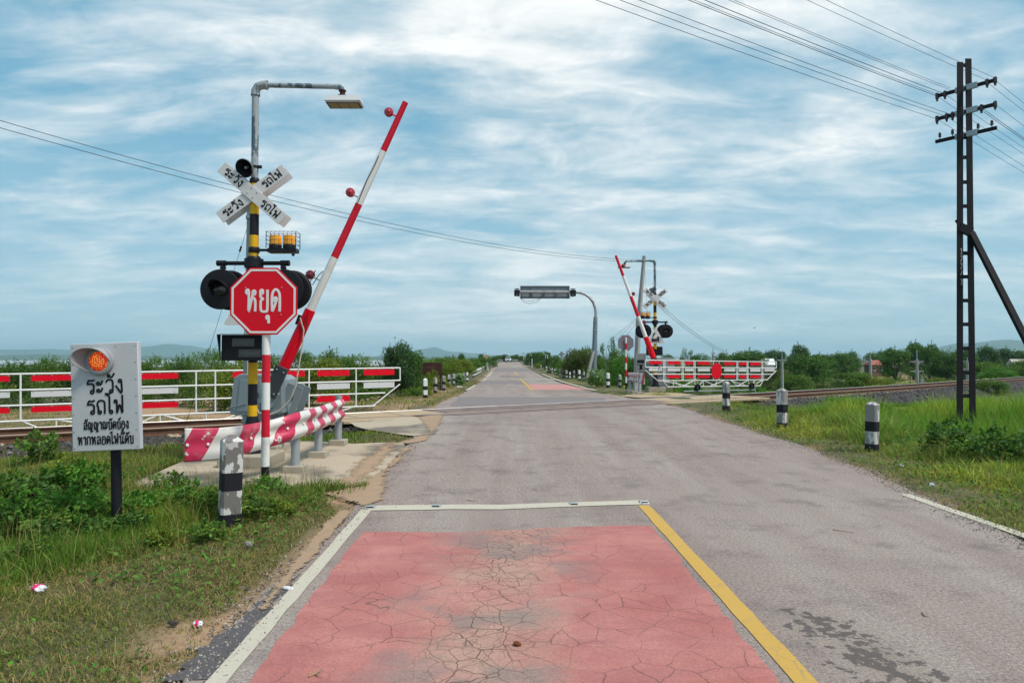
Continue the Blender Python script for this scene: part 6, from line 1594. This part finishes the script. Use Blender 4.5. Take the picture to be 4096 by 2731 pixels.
def crown_mesh(kind, tint, seed):
    if kind == 'weed': seed = 1 + seed % 2
    key = (kind, tint, seed)
    if key in _cache: return _cache[key]
    if kind == 'bush': a = crown(seed, 34, 7500, .027, .5, .5, 1.0, 16, lobe=(.17, .30))
    elif kind == 'feather': a = crown(seed, 28, 7000, .023, .38, .5, 1.0, 60, lobe=(.14, .26))
    elif kind == 'tree': a = crown(seed, 40, 8500, .027, .55, .5, 1.0, 8, base=.03, lobe=(.13, .25))
    elif kind == 'sparse': a = crown(seed, 17, 1900, .022, .5, .5, 1.0, 14, base=.25, lobe=(.09, .16))
    elif kind == 'sapling': a = crown(seed, 13, 1100, .034, .32, .36, 1.0, 22, base=.05, lobe=(.08, .16))
    elif kind == 'low': a = crown(seed, 26, 3200, .030, .5, .5, .6, 8, lobe=(.12, .22))
    me = np_mesh('foliage', *a[:2], LM[tint], a[2]); _cache[key] = me; return me
def stems(name, parent, h, r, n, seed, spread=.3):
    r_ = random.Random(seed); mb = MB()
    for k in range(n):
        a = r_.uniform(0, 6.28); q = r_.uniform(.3, 1) * spread
        mb.tube([(0, 0, -.15), (math.cos(a) * q * .4, math.sin(a) * q * .4, h * .4), (math.cos(a) * q, math.sin(a) * q, h)], [r, r * .7, r * .2], 6)
    return mb.build(name, M_BARK, parent)
def plant(kind, tint, seed, pos, w, h, label, cat, group, name='shrub', trunk=0):
    """pos: ground point; w, h: width and height in metres"""
    t = thing(name, label, cat, pos, random.uniform(0, 6.28), group)
    o = link('crown' if name != 'shrub' else 'foliage', crown_mesh(kind, tint, seed), t)
    o.scale = (w, w * random.uniform(.85, 1.1), h)
    if trunk: stems('trunk', t, h * .7, trunk, 4, seed, w * .28)
    return t
def veg(px, pyb, pyt, wpx, Y, kind, tint, label, group, name='shrub', cat=None, trunk=0, seed=None):
    p = P(px, pyb, Y); k = Y / F; g = float(ground_h(p.x, p.y)); top = P(px, pyt, Y).z
    return plant(kind, tint, seed if seed is not None else random.choice([1, 2, 3]), Vector((p.x, p.y, g - .05)), wpx * k, max(.3, top - g + .05), label, cat or name, group, name, trunk)
G1 = 'shrubs beyond the track behind the near gate'
for a in [(60, 1540, 1452, 230, 27, 'feather', 'dark', 'dark feathery shrub behind the leftmost end of the white gate'), (190, 1545, 1436, 190, 29, 'feather', 'mid', 'feathery green shrub behind the gate, just left of the lamp board'), (-120, 1560, 1440, 260, 25, 'feather', 'mid', 'feathery shrub cut by the left edge of the photo'),
          (330, 1545, 1440, 180, 30, 'bush', 'dark', 'dark shrub mostly hidden behind the warning lamp board'), (480, 1545, 1446, 200, 30, 'bush', 'dark', 'dark shrub partly behind the right edge of the lamp board'), (620, 1545, 1440, 170, 29, 'feather', 'mid', 'low feathery shrub right of the lamp board, by the lake gap'),
          (730, 1548, 1432, 170, 28, 'feather', 'dark', 'dark feathery shrub below the slanting stay wire'), (850, 1552, 1414, 190, 27, 'feather', 'mid', 'tall feathery shrub left of the yellow and black mast'), (960, 1560, 1436, 200, 25, 'bush', 'yel', 'yellow green shrub behind the yellow and black mast'),
          (1080, 1556, 1430, 190, 28, 'bush', 'mid', 'green shrub behind the near stop sign post'), (1190, 1550, 1412, 150, 30, 'feather', 'dark', 'feathery dark shrub right of the leaning red boom'), (1290, 1552, 1438, 170, 28, 'bush', 'yel', 'yellow green shrub behind the middle plates of the gate'),
          (1330, 1540, 1406, 120, 33, 'bush', 'mid', 'rounded green shrub peeping above the gate, left of the dark tree'), (1420, 1545, 1430, 170, 31, 'bush', 'mid', 'green shrub just left of the dark tree'), (1480, 1585, 1500, 170, 25, 'low', 'mid', 'low shrub at the right end of the near gate'), (1560, 1560, 1432, 150, 34, 'bush', 'dark', 'dark shrub hugging the left foot of the dark tree')]:
    veg(*a, G1)
veg(1590, 1580, 1376, 118, 27, 'tree', 'blue', 'dense dark green tree beside the gate end, taller left crown', 'dark trees beside the road', 'tree', 'tree', .05, 1)
veg(1645, 1575, 1402, 90, 27.5, 'tree', 'dark', 'dark tree joined to the taller one on its left', 'dark trees beside the road', 'tree', 'tree', .05, 2)
G2 = 'shrubs along the left of the far road'
for a in [(1690, 1560, 1440, 110, 33, 'bush', 'mid', 'green shrub between the dark tree and the brown board'), (1735, 1580, 1482, 60, 29.5, 'sapling', 'yel', 'bright yellow green sapling growing in front of the brown board'), (1712, 1580, 1492, 46, 29, 'sapling', 'yel', 'small yellow sapling at the left front of the brown board'), (1690, 1590, 1520, 90, 27.5, 'low', 'yel', 'low yellow green weeds below the brown board'),
          (1640, 1600, 1530, 110, 26, 'low', 'mid', 'low green weeds at the foot of the dark trees'), (1770, 1560, 1500, 90, 33, 'low', 'yel', 'low yellow green shrub behind the third bollard'), (1800, 1540, 1436, 90, 46, 'bush', 'yel', 'rounded yellow green shrub right of the brown board'), (1770, 1520, 1432, 120, 60, 'bush', 'mid', 'wide green shrub on the skyline behind the brown board'),
          (1850, 1530, 1440, 95, 54, 'bush', 'yel', 'yellow green shrub with a dark hollow behind the bollard tops'), (1845, 1500, 1414, 40, 70, 'tree', 'dark', 'small dark tree standing above the left roadside shrubs'), (1810, 1490, 1420, 50, 72, 'sparse', 'dark', 'sparse dark sapling left of the small dark tree'), (1890, 1500, 1434, 80, 75, 'bush', 'mid', 'green shrub right of the small dark tree'),
          (1830, 1548, 1505, 60, 40, 'low', 'olive', 'low olive weeds behind the pale leafy plant on the left'), (1920, 1490, 1432, 60, 92, 'bush', 'mid', 'shrub left of the yellow diamond sign'), (1935, 1480, 1416, 46, 98, 'bush', 'dark', 'dark shrub behind the yellow diamond sign'), (1965, 1465, 1428, 50, 120, 'bush', 'mid', 'shrub right of the yellow diamond sign'),
          (1690, 1510, 1440, 140, 80, 'feather', 'mid', 'long low thicket by the lake, left of the brown board'), (1800, 1480, 1440, 160, 110, 'feather', 'olive', 'olive thicket on the lake shore behind the shrubs')]:
    veg(*a, G2)
G3 = 'shrubs behind the distant bend'
for i, x in enumerate(range(1985, 2130, 18)):
    veg(x, 1452, 1424 - (i % 3) * 3, 34, 275, 'bush', ['mid', 'dark', 'olive'][i % 3], 'small shrub closing the view behind the distant bend', G3)
G4 = 'shrubs along the right of the far road'
for a in [(2120, 1470, 1412, 60, 150, 'bush', 'dark', 'dark shrub behind the distant pennant post'), (2150, 1475, 1410, 60, 125, 'bush', 'dark', 'dark shrub left of the nearer grey board'), (2180, 1482, 1408, 54, 112, 'bush', 'dark', 'dark shrub behind the nearer grey board'), (2205, 1490, 1425, 60, 92, 'bush', 'mid', 'green shrub right of the nearer grey board'),
          (2160, 1480, 1438, 50, 105, 'low', 'yel', 'low yellow flowering weed behind the small bollards'), (2240, 1500, 1422, 80, 78, 'bush', 'mid', 'green shrub under the tilted diamond sign'), (2262, 1515, 1445, 70, 62, 'bush', 'lush', 'bright green shrub below right of the tilted diamond sign'), (2220, 1505, 1462, 70, 70, 'low', 'olive', 'low olive weeds behind the receding bollards'),
          (2320, 1528, 1400, 130, 52, 'bush', 'olive', 'large olive green bush left of the gantry post'), (2350, 1525, 1396, 90, 55, 'feather', 'mid', 'feathery bush directly behind the gantry post'), (2290, 1525, 1440, 80, 53, 'bush', 'olive', 'olive shrub at the left flank of the large bush'), (2420, 1540, 1424, 100, 46, 'bush', 'mid', 'bush right of the gantry post'),
          (2412, 1540, 1380, 54, 44, 'sapling', 'mid', 'tall sapling right of the gantry post'), (2450, 1540, 1358, 62, 40, 'sapling', 'mid', 'taller sapling left of the weathered octagon'), (2475, 1545, 1400, 80, 41, 'bush', 'mid', 'green bush below the weathered octagon'), (2500, 1548, 1428, 90, 38, 'bush', 'lush', 'fresh green bush behind the far stop sign post'),
          (2545, 1545, 1440, 80, 38, 'bush', 'dark', 'dark bush behind the relay cabinet'), (2590, 1548, 1440, 70, 40, 'bush', 'dark', 'dark bush behind the foot of the raised boom'), (2430, 1548, 1500, 90, 40, 'low', 'olive', 'low weeds behind the clean bollard on the right')]:
    veg(*a, G4)
# calotropis: big pale leaves in rosettes
def rosette(px, pyb, pyt, wpx, Y, label):
    p = P(px, pyb, Y); k = Y / F; g = float(ground_h(p.x, p.y)); t = thing('leafy_plant', label, 'plant', (p.x, p.y, g)); r_ = np.random.default_rng(int(px))
    w, h = wpx * k, P(px, pyt, Y).z - g; n = 300
    pos = np.stack([r_.normal(0, .27, n) * w, r_.normal(0, .2, n) * w, np.abs(r_.uniform(.15, 1.0, n)) * h], 1)
    nr = r_.normal(size=(n, 3)) + np.array([.2, -.5, .8]); vs, fs = leaf_quads(pos, nr, np.full(n, .085) * r_.uniform(.6, 1.2, n), .5, r_)
    c = np.repeat(r_.uniform(.5, 1.35, (n, 1)) * np.ones((n, 3)), 4, 0)
    link('foliage', np_mesh('foliage', vs, fs, LM['pale'], c), t)
    o = link('under_leaves', crown_mesh('low', 'mid', 2), t); o.scale = (w * .95, w * .9, h * 1.1)
    stems('stem', t, h * .8, .015, 5, 4, w * .25)
rosette(2385, 1530, 1476, 80, 36, 'pale big leaved plant at the roadside by the gantry foot'); rosette(1836, 1540, 1496, 46, 38, 'pale big leaved plant among the left bollards')
G5 = 'trees beyond the track on the right'
T = [(2745, 1500, 1395, 56, 120, 'sparse', 'dark', 'sparse dark tree on the skyline above the far gate'), (2665, 1470, 1420, 70, 150, 'bush', 'dark', 'low dark tree behind the distant barrier machine'), (2700, 1530, 1440, 120, 62, 'bush', 'mid', 'green tree behind the left plates of the far gate'), (2800, 1520, 1420, 90, 100, 'bush', 'dark', 'dark tree left of the red centre plate'),
     (2860, 1530, 1438, 110, 70, 'bush', 'olive', 'olive tree behind the red centre plate'), (2985, 1520, 1405, 150, 85, 'tree', 'dark', 'broad dark tree behind the middle of the far gate'), (2900, 1510, 1412, 80, 110, 'tree', 'dark', 'dark tree left of the broad dark tree'), (2940, 1545, 1470, 110, 58, 'bush', 'dark', 'dark thicket under the broad dark tree'),
     (3060, 1500, 1410, 80, 112, 'tree', 'blue', 'bluish tree behind the white roofed house'), (3110, 1490, 1402, 80, 118, 'tree', 'blue', 'bluish tree right of the white roof'), (3100, 1545, 1480, 110, 60, 'bush', 'olive', 'olive thicket right of the far gate'), (3200, 1500, 1380, 82, 105, 'tree', 'blue', 'tall open crowned tree right of the far gate'),
     (3215, 1545, 1424, 150, 62, 'bush', 'dark', 'big dark green bush right of the thin concrete pole'), (3180, 1558, 1500, 120, 50, 'bush', 'mid', 'green bush below the big dark one'), (3290, 1530, 1420, 110, 85, 'tree', 'dark', 'dark tree right of the big dark bush'), (3355, 1520, 1415, 100, 100, 'tree', 'dark', 'dark tree behind the small white hut'),
     (3400, 1500, 1406, 90, 112, 'tree', 'dark', 'dark tree left of the red roof'), (3290, 1560, 1505, 110, 52, 'low', 'olive', 'olive scrub between the track and the dark trees'), (3400, 1545, 1490, 130, 60, 'bush', 'mid', 'green scrub left of the pole before the red house'), (3470, 1540, 1495, 120, 60, 'bush', 'yel', 'yellow green scrub at the foot of the pole before the red house'),
     (3515, 1500, 1404, 100, 125, 'tree', 'dark', 'dark tree behind the red roof'), (3580, 1515, 1396, 110, 85, 'tree', 'dark', 'dark round tree right of the red house'), (3655, 1515, 1375, 80, 92, 'tree', 'dark', 'tall tree behind the two armed pole'), (3655, 1420, 1370, 56, 100, 'sparse', 'olive', 'airy tree top above the two armed pole'), (3720, 1515, 1380, 70, 88, 'tree', 'dark', 'tall dark tree right of the two armed pole'),
     (3790, 1520, 1405, 120, 82, 'tree', 'dark', 'dark tree just left of the black lattice pole'), (3855, 1515, 1400, 90, 90, 'tree', 'dark', 'dark tree seen through the lattice pole'), (3950, 1500, 1388, 100, 110, 'tree', 'blue', 'bluish tree right of the lattice pole'), (4040, 1490, 1394, 120, 120, 'tree', 'blue', 'bluish tree near the right edge'),
     (4140, 1490, 1392, 110, 115, 'tree', 'blue', 'bluish tree cut by the right edge'), (3930, 1510, 1450, 130, 78, 'bush', 'mid', 'green scrub right of the lattice pole, above the rails'), (4030, 1510, 1448, 140, 70, 'bush', 'mid', 'green scrub in front of the pale roofed shed'), (4120, 1515, 1440, 120, 66, 'bush', 'mid', 'green scrub at the right edge above the rails'), (3985, 1530, 1470, 110, 60, 'bush', 'lush', 'fresh green scrub just above the rails at right'),
     (3540, 1530, 1490, 100, 64, 'low', 'mid', 'low scrub between the two concrete poles'), (3740, 1525, 1488, 90, 66, 'low', 'yel', 'yellow green scrub right of the two armed pole'), (3800, 1525, 1490, 80, 66, 'low', 'olive', 'olive scrub at the left foot of the lattice pole line'), (2640, 1545, 1480, 110, 45, 'bush', 'mid', 'green thicket behind the distant barrier machine'), (2760, 1552, 1490, 130, 42, 'low', 'lush', 'fresh thicket behind the left half of the far gate'), (2900, 1555, 1500, 130, 43, 'low', 'mid', 'thicket behind the middle of the far gate'), (3030, 1558, 1505, 110, 44, 'low', 'lush', 'thicket behind the right wheel of the far gate')]
for a in T:
    tr = a[5] in ('tree', 'sparse')
    veg(*a, G5, name='tree' if tr else 'shrub', cat='tree' if tr else 'shrub', trunk=.14 if tr else 0)
# leafy weeds on the banks
def weed(px, pyb, wpx, h, kind, tint, label, group, seed=1):
    p = gpt(px, pyb); plant(kind, tint, seed, Vector((p.x, p.y, p.z - .03)), wpx * p.y / F, h * (1.5 if kind == 'weed' and px < 2000 else 1), label, 'weed', group, 'weed')
_cache.update({('weed', tn, sd): np_mesh('foliage', *(lambda a: (a[0], a[1]))(crown(sd + 50, 18, 900, .052, .58, .5, 1.0, 12, lobe=(.13, .24))), LM[tn], crown(sd + 50, 18, 900, .052, .58, .5, 1.0, 12, lobe=(.13, .24))[2]) for tn in ('lush', 'dark', 'mid', 'yel') for sd in (1, 2)})
GW = 'leafy weeds on the near left bank'
for a in [(190, 2075, 280, .34, 'weed', 'dark', 'dark leafed creeper heaped over a black stump on the left bank', GW, 1), (300, 2040, 200, .34, 'weed', 'lush', 'bright leafed weed right of the dark creeper', GW, 2), (130, 2150, 240, .30, 'weed', 'lush', 'fresh leafy weed in front of the dark creeper', GW, 1), (330, 2110, 200, .26, 'weed', 'lush', 'leafy weed left of the black sign post', GW, 2),
          (440, 2130, 110, .20, 'weed', 'mid', 'round leafed weed hugging the foot of the black sign post', GW, 1), (230, 2190, 220, .22, 'weed', 'mid', 'low weed in the tall grass left of the sign post', GW, 2), (30, 2180, 200, .30, 'weed', 'dark', 'dark weed at the left edge of the bank', GW, 2), (680, 1975, 140, .18, 'weed', 'lush', 'leafy weed at the front edge of the concrete apron', GW, 1),
          (1010, 2075, 190, .16, 'weed', 'mid', 'low weed around the foot of the near stop sign', GW, 2), (1060, 2010, 170, .2, 'weed', 'lush', 'bright weed behind the foot of the near stop sign', GW, 1), (150, 1870, 160, .34, 'weed', 'mid', 'tall weed before the ballast on the left', GW, 1), (250, 1960, 150, .28, 'weed', 'yel', 'yellow green weed behind the dark creeper', GW, 2), (400, 1990, 170, .26, 'weed', 'mid', 'weed just left behind the black sign post', GW, 1), (560, 2080, 160, .2, 'weed', 'lush', 'weed between the black sign post and the near bollard', GW, 2), (760, 2050, 170, .22, 'weed', 'lush', 'fresh weed left of the near bollard', GW, 1),
          (830, 2170, 130, .14, 'weed', 'mid', 'small weed at the left foot of the near bollard', GW, 2), (640, 2190, 120, .13, 'weed', 'yel', 'small yellow green weed right of the black sign post foot', GW, 1), (300, 2200, 240, .2, 'weed', 'dark', 'dark weed in the grass below the lamp board post', GW, 1), (60, 2090, 200, .34, 'weed', 'mid', 'tall weed at the left edge beside the stump', GW, 1), (520, 2150, 170, .17, 'weed', 'dark', 'dark low weed right of the black sign post', GW, 2), (900, 2060, 180, .2, 'weed', 'mid', 'leafy weed directly behind the near bollard', GW, 1), (120, 2270, 160, .16, 'weed', 'mid', 'small weed above the pink wrapper', GW, 2), (1130, 2060, 120, .11, 'weed', 'yel', 'small weed at the soil edge left of the stop line', GW, 1)]:
    weed(*a)
sp_ = gpt(125, 2080); r_ = random.Random(3)
mb = MB(); n_ = 14; prof_ = [(.11, -.1), (.10, .06), (.085, .17), (.088, .24), (.05, .27), (.0, .25)]
for r0_, z0_ in prof_:
    for k in range(n_):
        a_ = 2 * math.pi * k / n_; q_ = r0_ * r_.uniform(.85, 1.2); mb.v.append((q_ * math.cos(a_), q_ * math.sin(a_), z0_ + (r_.uniform(-.03, .03) if z0_ > .2 else 0)))
for i in range(len(prof_) - 1):
    for k in range(n_): mb.f.append((i * n_ + k, i * n_ + (k + 1) % n_, (i + 1) * n_ + (k + 1) % n_, (i + 1) * n_ + k)); mb.m.append(0)
tag(mb.build('stump', paint('charred_wood', (.018, .015, .014), .9, var=.4, scale=14, bumps=.6) ), 'blackened stump under the dark creeper on the left bank', 'stump').location = sp_
GB = 'leafy shrubs on the right bank'
for a in [(3800, 1835, 180, .62, 'weed', 'dark', 'dark leafy shrub at the left foot of the black lattice pole', GB, 1), (3690, 1800, 200, .45, 'low', 'lush', 'low fresh shrub left of the lattice pole', GB, 2), (3870, 1850, 190, .42, 'weed', 'mid', 'leafy shrub in front of the lattice pole foot', GB, 2), (4010, 1880, 250, .62, 'weed', 'dark', 'dark leafy shrub right of the lattice pole foot', GB, 3), (3940, 1830, 160, .5, 'low', 'mid', 'low shrub between the two dark ones on the right bank', GB, 1),
          (4110, 1880, 160, .5, 'weed', 'mid', 'leafy shrub cut by the right edge', GB, 2), (3400, 1650, 190, .55, 'bush', 'lush', 'bright green shrub against the ballast behind the right bollards', GB, 1), (3480, 1640, 140, .5, 'low', 'lush', 'fresh weeds right of the bright green shrub', GB, 2), (3570, 1790, 200, .3, 'low', 'mid', 'low weeds behind the closest right bollard', GB, 3), (3620, 1720, 200, .5, 'low', 'lush', 'fresh low shrub between the closest bollard and the lattice pole', GB, 1), (3720, 1690, 180, .55, 'weed', 'yel', 'yellow green weed behind the shrubs left of the lattice pole', GB, 2), (3980, 1720, 180, .6, 'low', 'yel', 'yellow green shrub behind the right leg of the lattice pole', GB, 2), (3300, 1655, 150, .4, 'low', 'yel', 'low yellow green growth at the ballast edge', GB, 1), (3960, 1580, 120, .8, 'bush', 'mid', 'green shrub at the rails just right of the lattice pole', GB, 2)]:
    weed(*a)

# ---------------------------------------------------------------- grass (nobody could count it)
m, nt, b = newmat('grass_blade'); nt.nodes.remove(b)
at = nt.nodes.new('ShaderNodeAttribute'); at.attribute_name = 'Col'
df = nt.nodes.new('ShaderNodeBsdfPrincipled'); df.inputs['Roughness'].default_value = .6; df.inputs['Specular IOR Level'].default_value = .25
tr = nt.nodes.new('ShaderNodeBsdfTranslucent'); mx = nt.nodes.new('ShaderNodeMixShader'); mx.inputs[0].default_value = .3
nt.links.new(at.outputs['Color'], df.inputs['Base Color']); nt.links.new(at.outputs['Color'], tr.inputs['Color']); nt.links.new(df.outputs[0], mx.inputs[1]); nt.links.new(tr.outputs[0], mx.inputs[2]); nt.links.new(mx.outputs[0], nt.nodes['Material Output'].inputs['Surface'])
M_GRASS = m
def blades(name, x, y, h, lean, wd, col, r_):
    n = len(x); z = ground_h(x, y)
    ph = r_.uniform(0, 2 * np.pi, n); d = np.stack([np.cos(ph), np.sin(ph), np.zeros(n)], 1)
    q = r_.uniform(0, np.pi, n); s_ = np.stack([np.cos(q), np.sin(q), np.zeros(n)], 1) * wd[:, None] / 2
    p0 = np.stack([x, y, z - .01], 1); up = np.array([0, 0, 1.0])
    ca, sa = np.cos(lean)[:, None], np.sin(lean)[:, None]; H_ = h[:, None]
    p1 = p0 + H_ * .55 * (up * np.cos(lean * .45)[:, None] + d * np.sin(lean * .45)[:, None])
    p2 = p1 + H_ * .5 * (up * np.cos(lean * 1.35)[:, None] + d * np.sin(lean * 1.35)[:, None])
    vs = np.stack([p0 - s_, p0 + s_, p1 + s_ * .8, p1 - s_ * .8, p2], 1).reshape(-1, 3)
    k = (np.arange(n) * 5)[:, None]
    fs = np.concatenate([k + np.array([[0, 1, 2]]), k + np.array([[0, 2, 3]]), k + np.array([[3, 2, 4]])], 0)
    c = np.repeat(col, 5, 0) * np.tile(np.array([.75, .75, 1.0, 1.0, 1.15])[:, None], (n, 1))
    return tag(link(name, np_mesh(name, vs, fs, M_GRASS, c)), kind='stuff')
def scatter(n, x0, x1, y0, y1, dens):
    x = rng.uniform(x0, x1, n); y = rng.uniform(y0, y1, n) if np.isscalar(y0) else y0
    k = rng.random(n) < dens(x, y); return x[k], y[k]
LUSH, DRY, OLIVE = np.array([.095, .185, .018]), np.array([.34, .26, .095]), np.array([.150, .185, .034])
def gcolor(x, y, lush, r_):
    n = len(x); a = lush[:, None]; base = OLIVE * (1 - a) + LUSH * a
    pat = fnoise(x, y, 1.1, 91)[:, None]; base = base * (1 - ss(.5, .75, pat) * .6) + np.array([.29, .31, .030]) * ss(.5, .75, pat) * .6
    dr = (r_.random(n) < np.where(x > 2, .45, 1.0) * (.30 * (1 - lush) + .07 + .25 * (fnoise(x, y, 1.7, 33) > .58)))[:, None]
    base = base * np.where(x > 2, 1.75, 1.2)[:, None]
    c = np.where(dr, DRY * r_.uniform(.6, 1.25, (n, 1)), base * r_.uniform(.55, 1.45, (n, 1)))
    return np.clip(c * (1 + r_.normal(size=(n, 1)) * np.array([[.12, 0, .05]])), .004, .6)
polys = [APRON, APRON2, BARE]
def free(x, y):
    k = outside(x, y) > .06
    for i, pl in enumerate(polys): k &= ~in_poly(x, y, pl) | (rng.random(len(x)) < (.10 if i == 2 else .0))
    k &= ~in_poly(x, y, LITTER_BARE) | (rng.random(len(x)) < .3)
    dd = np.abs(track_d(x, y) - .72)
    k &= (dd > np.where((x > 8) & (track_d(x, y) < 0), 1.95, 2.35)) | ((dd > 1.75) & (rng.random(len(x)) < .03))
    return k
def grass_zone(name, n, x0, x1, y0, y1, hl, hd, wd, lushf, power=1.0, dens=None):
    u = rng.random(n); y = y0 * (y1 / y0) ** u if power == 'log' else rng.uniform(y0, y1, n)
    x = rng.uniform(x0, x1, n)
    k = free(x, y) & (np.abs(x) < .80 * y + 2.2)
    if dens is not None: k &= rng.random(n) < dens(x, y)
    x, y = x[k], y[k]; lush = np.clip(lushf(x, y), 0, 1); m_ = len(x)
    clump = fnoise(x, y, 2.6, 17)
    h = (hd + (hl - hd) * lush) * rng.uniform(.45, 1.25, m_) * (.55 + .9 * clump) * np.where(x > 2, .35 + 1.25 * ss(.3, .75, fnoise(x, y, .75, 23)), 1.0) * np.where(x > 2, 1 - .72 * ss(-6.5, -3.2, track_d(x, y)), 1.0)
    lean = rng.uniform(.1, .9, m_) * (1 - .3 * lush) + (1 - lush) * rng.uniform(.2, .95, m_)
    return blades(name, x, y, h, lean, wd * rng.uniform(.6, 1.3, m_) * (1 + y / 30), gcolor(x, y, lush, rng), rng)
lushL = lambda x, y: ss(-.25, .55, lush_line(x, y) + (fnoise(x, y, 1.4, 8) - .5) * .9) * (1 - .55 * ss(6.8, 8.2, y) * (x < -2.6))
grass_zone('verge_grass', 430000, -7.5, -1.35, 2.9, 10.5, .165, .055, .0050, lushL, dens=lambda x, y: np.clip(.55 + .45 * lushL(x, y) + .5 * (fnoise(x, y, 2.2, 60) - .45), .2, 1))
# flattened straw over the dry part of the verge
def straw(name, n, x0, x1, y0, y1, keep):
    x = rng.uniform(x0, x1, n); y = rng.uniform(y0, y1, n); k = free(x, y) & (rng.random(n) < keep(x, y)); x, y = x[k], y[k]; m_ = len(x)
    return blades(name, x, y, rng.uniform(.05, .15, m_), rng.uniform(1.15, 1.5, m_), rng.uniform(.003, .006, m_), np.array([[.42, .32, .15]]) * rng.uniform(.45, 1.2, (m_, 1)), rng)
straw('verge_straw', 26000, -6, -1.4, 2.9, 8.5, lambda x, y: (1 - .8 * lushL(x, y)) * (fnoise(x, y, 1.9, 44) > .46))
grass_zone('trackside_grass', 60000, -14, -1.6, 9.0, 15.5, .11, .07, .009, lambda x, y: ss(.3, 1.2, outside(x, y)))
lushR = lambda x, y: ss(.5, 2.2, outside(x, y) + (fnoise(x, y, .9, 81) - .5) * 1.4)
grass_zone('bank_grass', 420000, 3.9, 17, 4.8, 28, .56, .065, .0075, lambda x, y: lushR(x, y) * (.55 + .45 * ss(1.8, 3.6, outside(x, y))), 'log', dens=lambda x, y: np.clip(.5 + .5 * lushR(x, y), .2, 1))
straw('verge_straw', 24000, 4.0, 9, 5, 14, lambda x, y: (1 - .85 * lushR(x, y)) * (fnoise(x, y, 1.9, 45) > .5))
far_l = lambda x, y: .02 + .30 * (fnoise(x, y, .5, 12) > .56)
grass_zone('far_verge_grass', 120000, -20, -1.7, 15.0, 46, .13, .07, .012, far_l, 'log', dens=lambda x, y: np.where(in_poly(x, y, PATH), .03, .55))
grass_zone('far_verge_grass', 100000, 2.2, 22, 19.0, 60, .15, .07, .012, lambda x, y: .3 + .4 * ss(1, 4, outside(x, y)), 'log')
grass_zone('far_field_grass', 60000, -48, 60, 40, 120, .45, .3, .05, lambda x, y: .35 + .3 * (fnoise(x, y, .15, 12) > .5), 'log', dens=lambda x, y: (outside(x, y) > 1.6) * .9)

# broad little leaves of the ground cover
def cover(name, n, x0, x1, y0, y1, keep, tint):
    x = rng.uniform(x0, x1, n); y = y0 * (y1 / y0) ** rng.random(n); k = free(x, y) & (rng.random(n) < keep(x, y)); x, y = x[k], y[k]; m_ = len(x)
    pos = np.stack([x, y, ground_h(x, y) + rng.uniform(.015, .11, m_) * (.4 + fnoise(x, y, 3, 3))], 1)
    vs, fs = leaf_quads(pos, rng.normal(size=(m_, 3)) * .45 + np.array([0, 0, 1.0]), rng.uniform(.010, .024, m_) * (1 + y / 25), .6, rng)
    return tag(link(name, np_mesh(name, vs, fs, LM[tint], np.repeat(rng.uniform(.5, 1.5, (m_, 1)) * np.ones((m_, 3)), 4, 0))), kind='stuff')
cover('ground_cover', 90000, -6, -1.4, 2.9, 9.5, lambda x, y: np.clip((fnoise(x, y, 1.6, 71) - .40) * 1.6, 0, .30) * (.25 + .75 * lushL(x, y)), 'mid')
cover('ground_cover', 60000, -6, -1.8, 2.9, 9.5, lambda x, y: np.clip((fnoise(x, y, 1.9, 75) - .46) * 2.5, 0, .4) * (.15 + .85 * lushL(x, y)), 'lush')
cover('ground_cover', 110000, 4, 12, 5, 20, lambda x, y: np.clip((fnoise(x, y, 1.3, 77) - .42) * 1.6, 0, .3), 'mid')
# tall stalks and seed heads
def stalks(name, n, x0, x1, y0, y1, keep):
    x = rng.uniform(x0, x1, n); y = rng.uniform(y0, y1, n); k = free(x, y) & (rng.random(n) < keep(x, y)); x, y = x[k], y[k]; m_ = len(x)
    return blades(name, x, y, rng.uniform(.22, .48, m_), rng.uniform(.1, .7, m_), rng.uniform(.0035, .006, m_), np.array([[.30, .27, .08]]) * rng.uniform(.5, 1.3, (m_, 1)), rng)
stalks('grass_stalks', 9000, -7, -1.8, 3, 10, lambda x, y: lushL(x, y) * (fnoise(x, y, 1.2, 66) > .42))
stalks('grass_stalks', 16000, 5, 16, 5, 24, lambda x, y: lushR(x, y) * (fnoise(x, y, .8, 67) > .42))
# loose grit along the asphalt edges
def grit(name, n, side, y0, y1, sp):
    y = y0 * (y1 / y0) ** rng.random(n); x = (edge_l(y) if side < 0 else edge_r(y)) + rng.normal(0, sp, n)
    sc = rng.uniform(.004, .011, (n, 1)) * rng.uniform(.6, 1.3, (n, 3)); ps = np.stack([x, y, base_h(x, y) + .002], 1)
    ov = octv[None] * (1 + rng.uniform(-.3, .3, (n, 6, 1))) * sc[:, None, :] + ps[:, None]
    fs = (octf[None] + (np.arange(n) * 6)[:, None, None]).reshape(-1, 3); g_ = np.repeat((rng.uniform(.06, .42, n)[:, None] * np.array([1.0, .86, .74]))[:, None], 6, 1).reshape(-1, 3)
    tag(link(name, np_mesh(name, ov.reshape(-1, 3), fs, M_STONE, g_)), kind='stuff')
grit('road_grit', 2600, -1, 3.2, 17, .09); grit('road_grit', 3000, 1, 5.0, 19, .10)
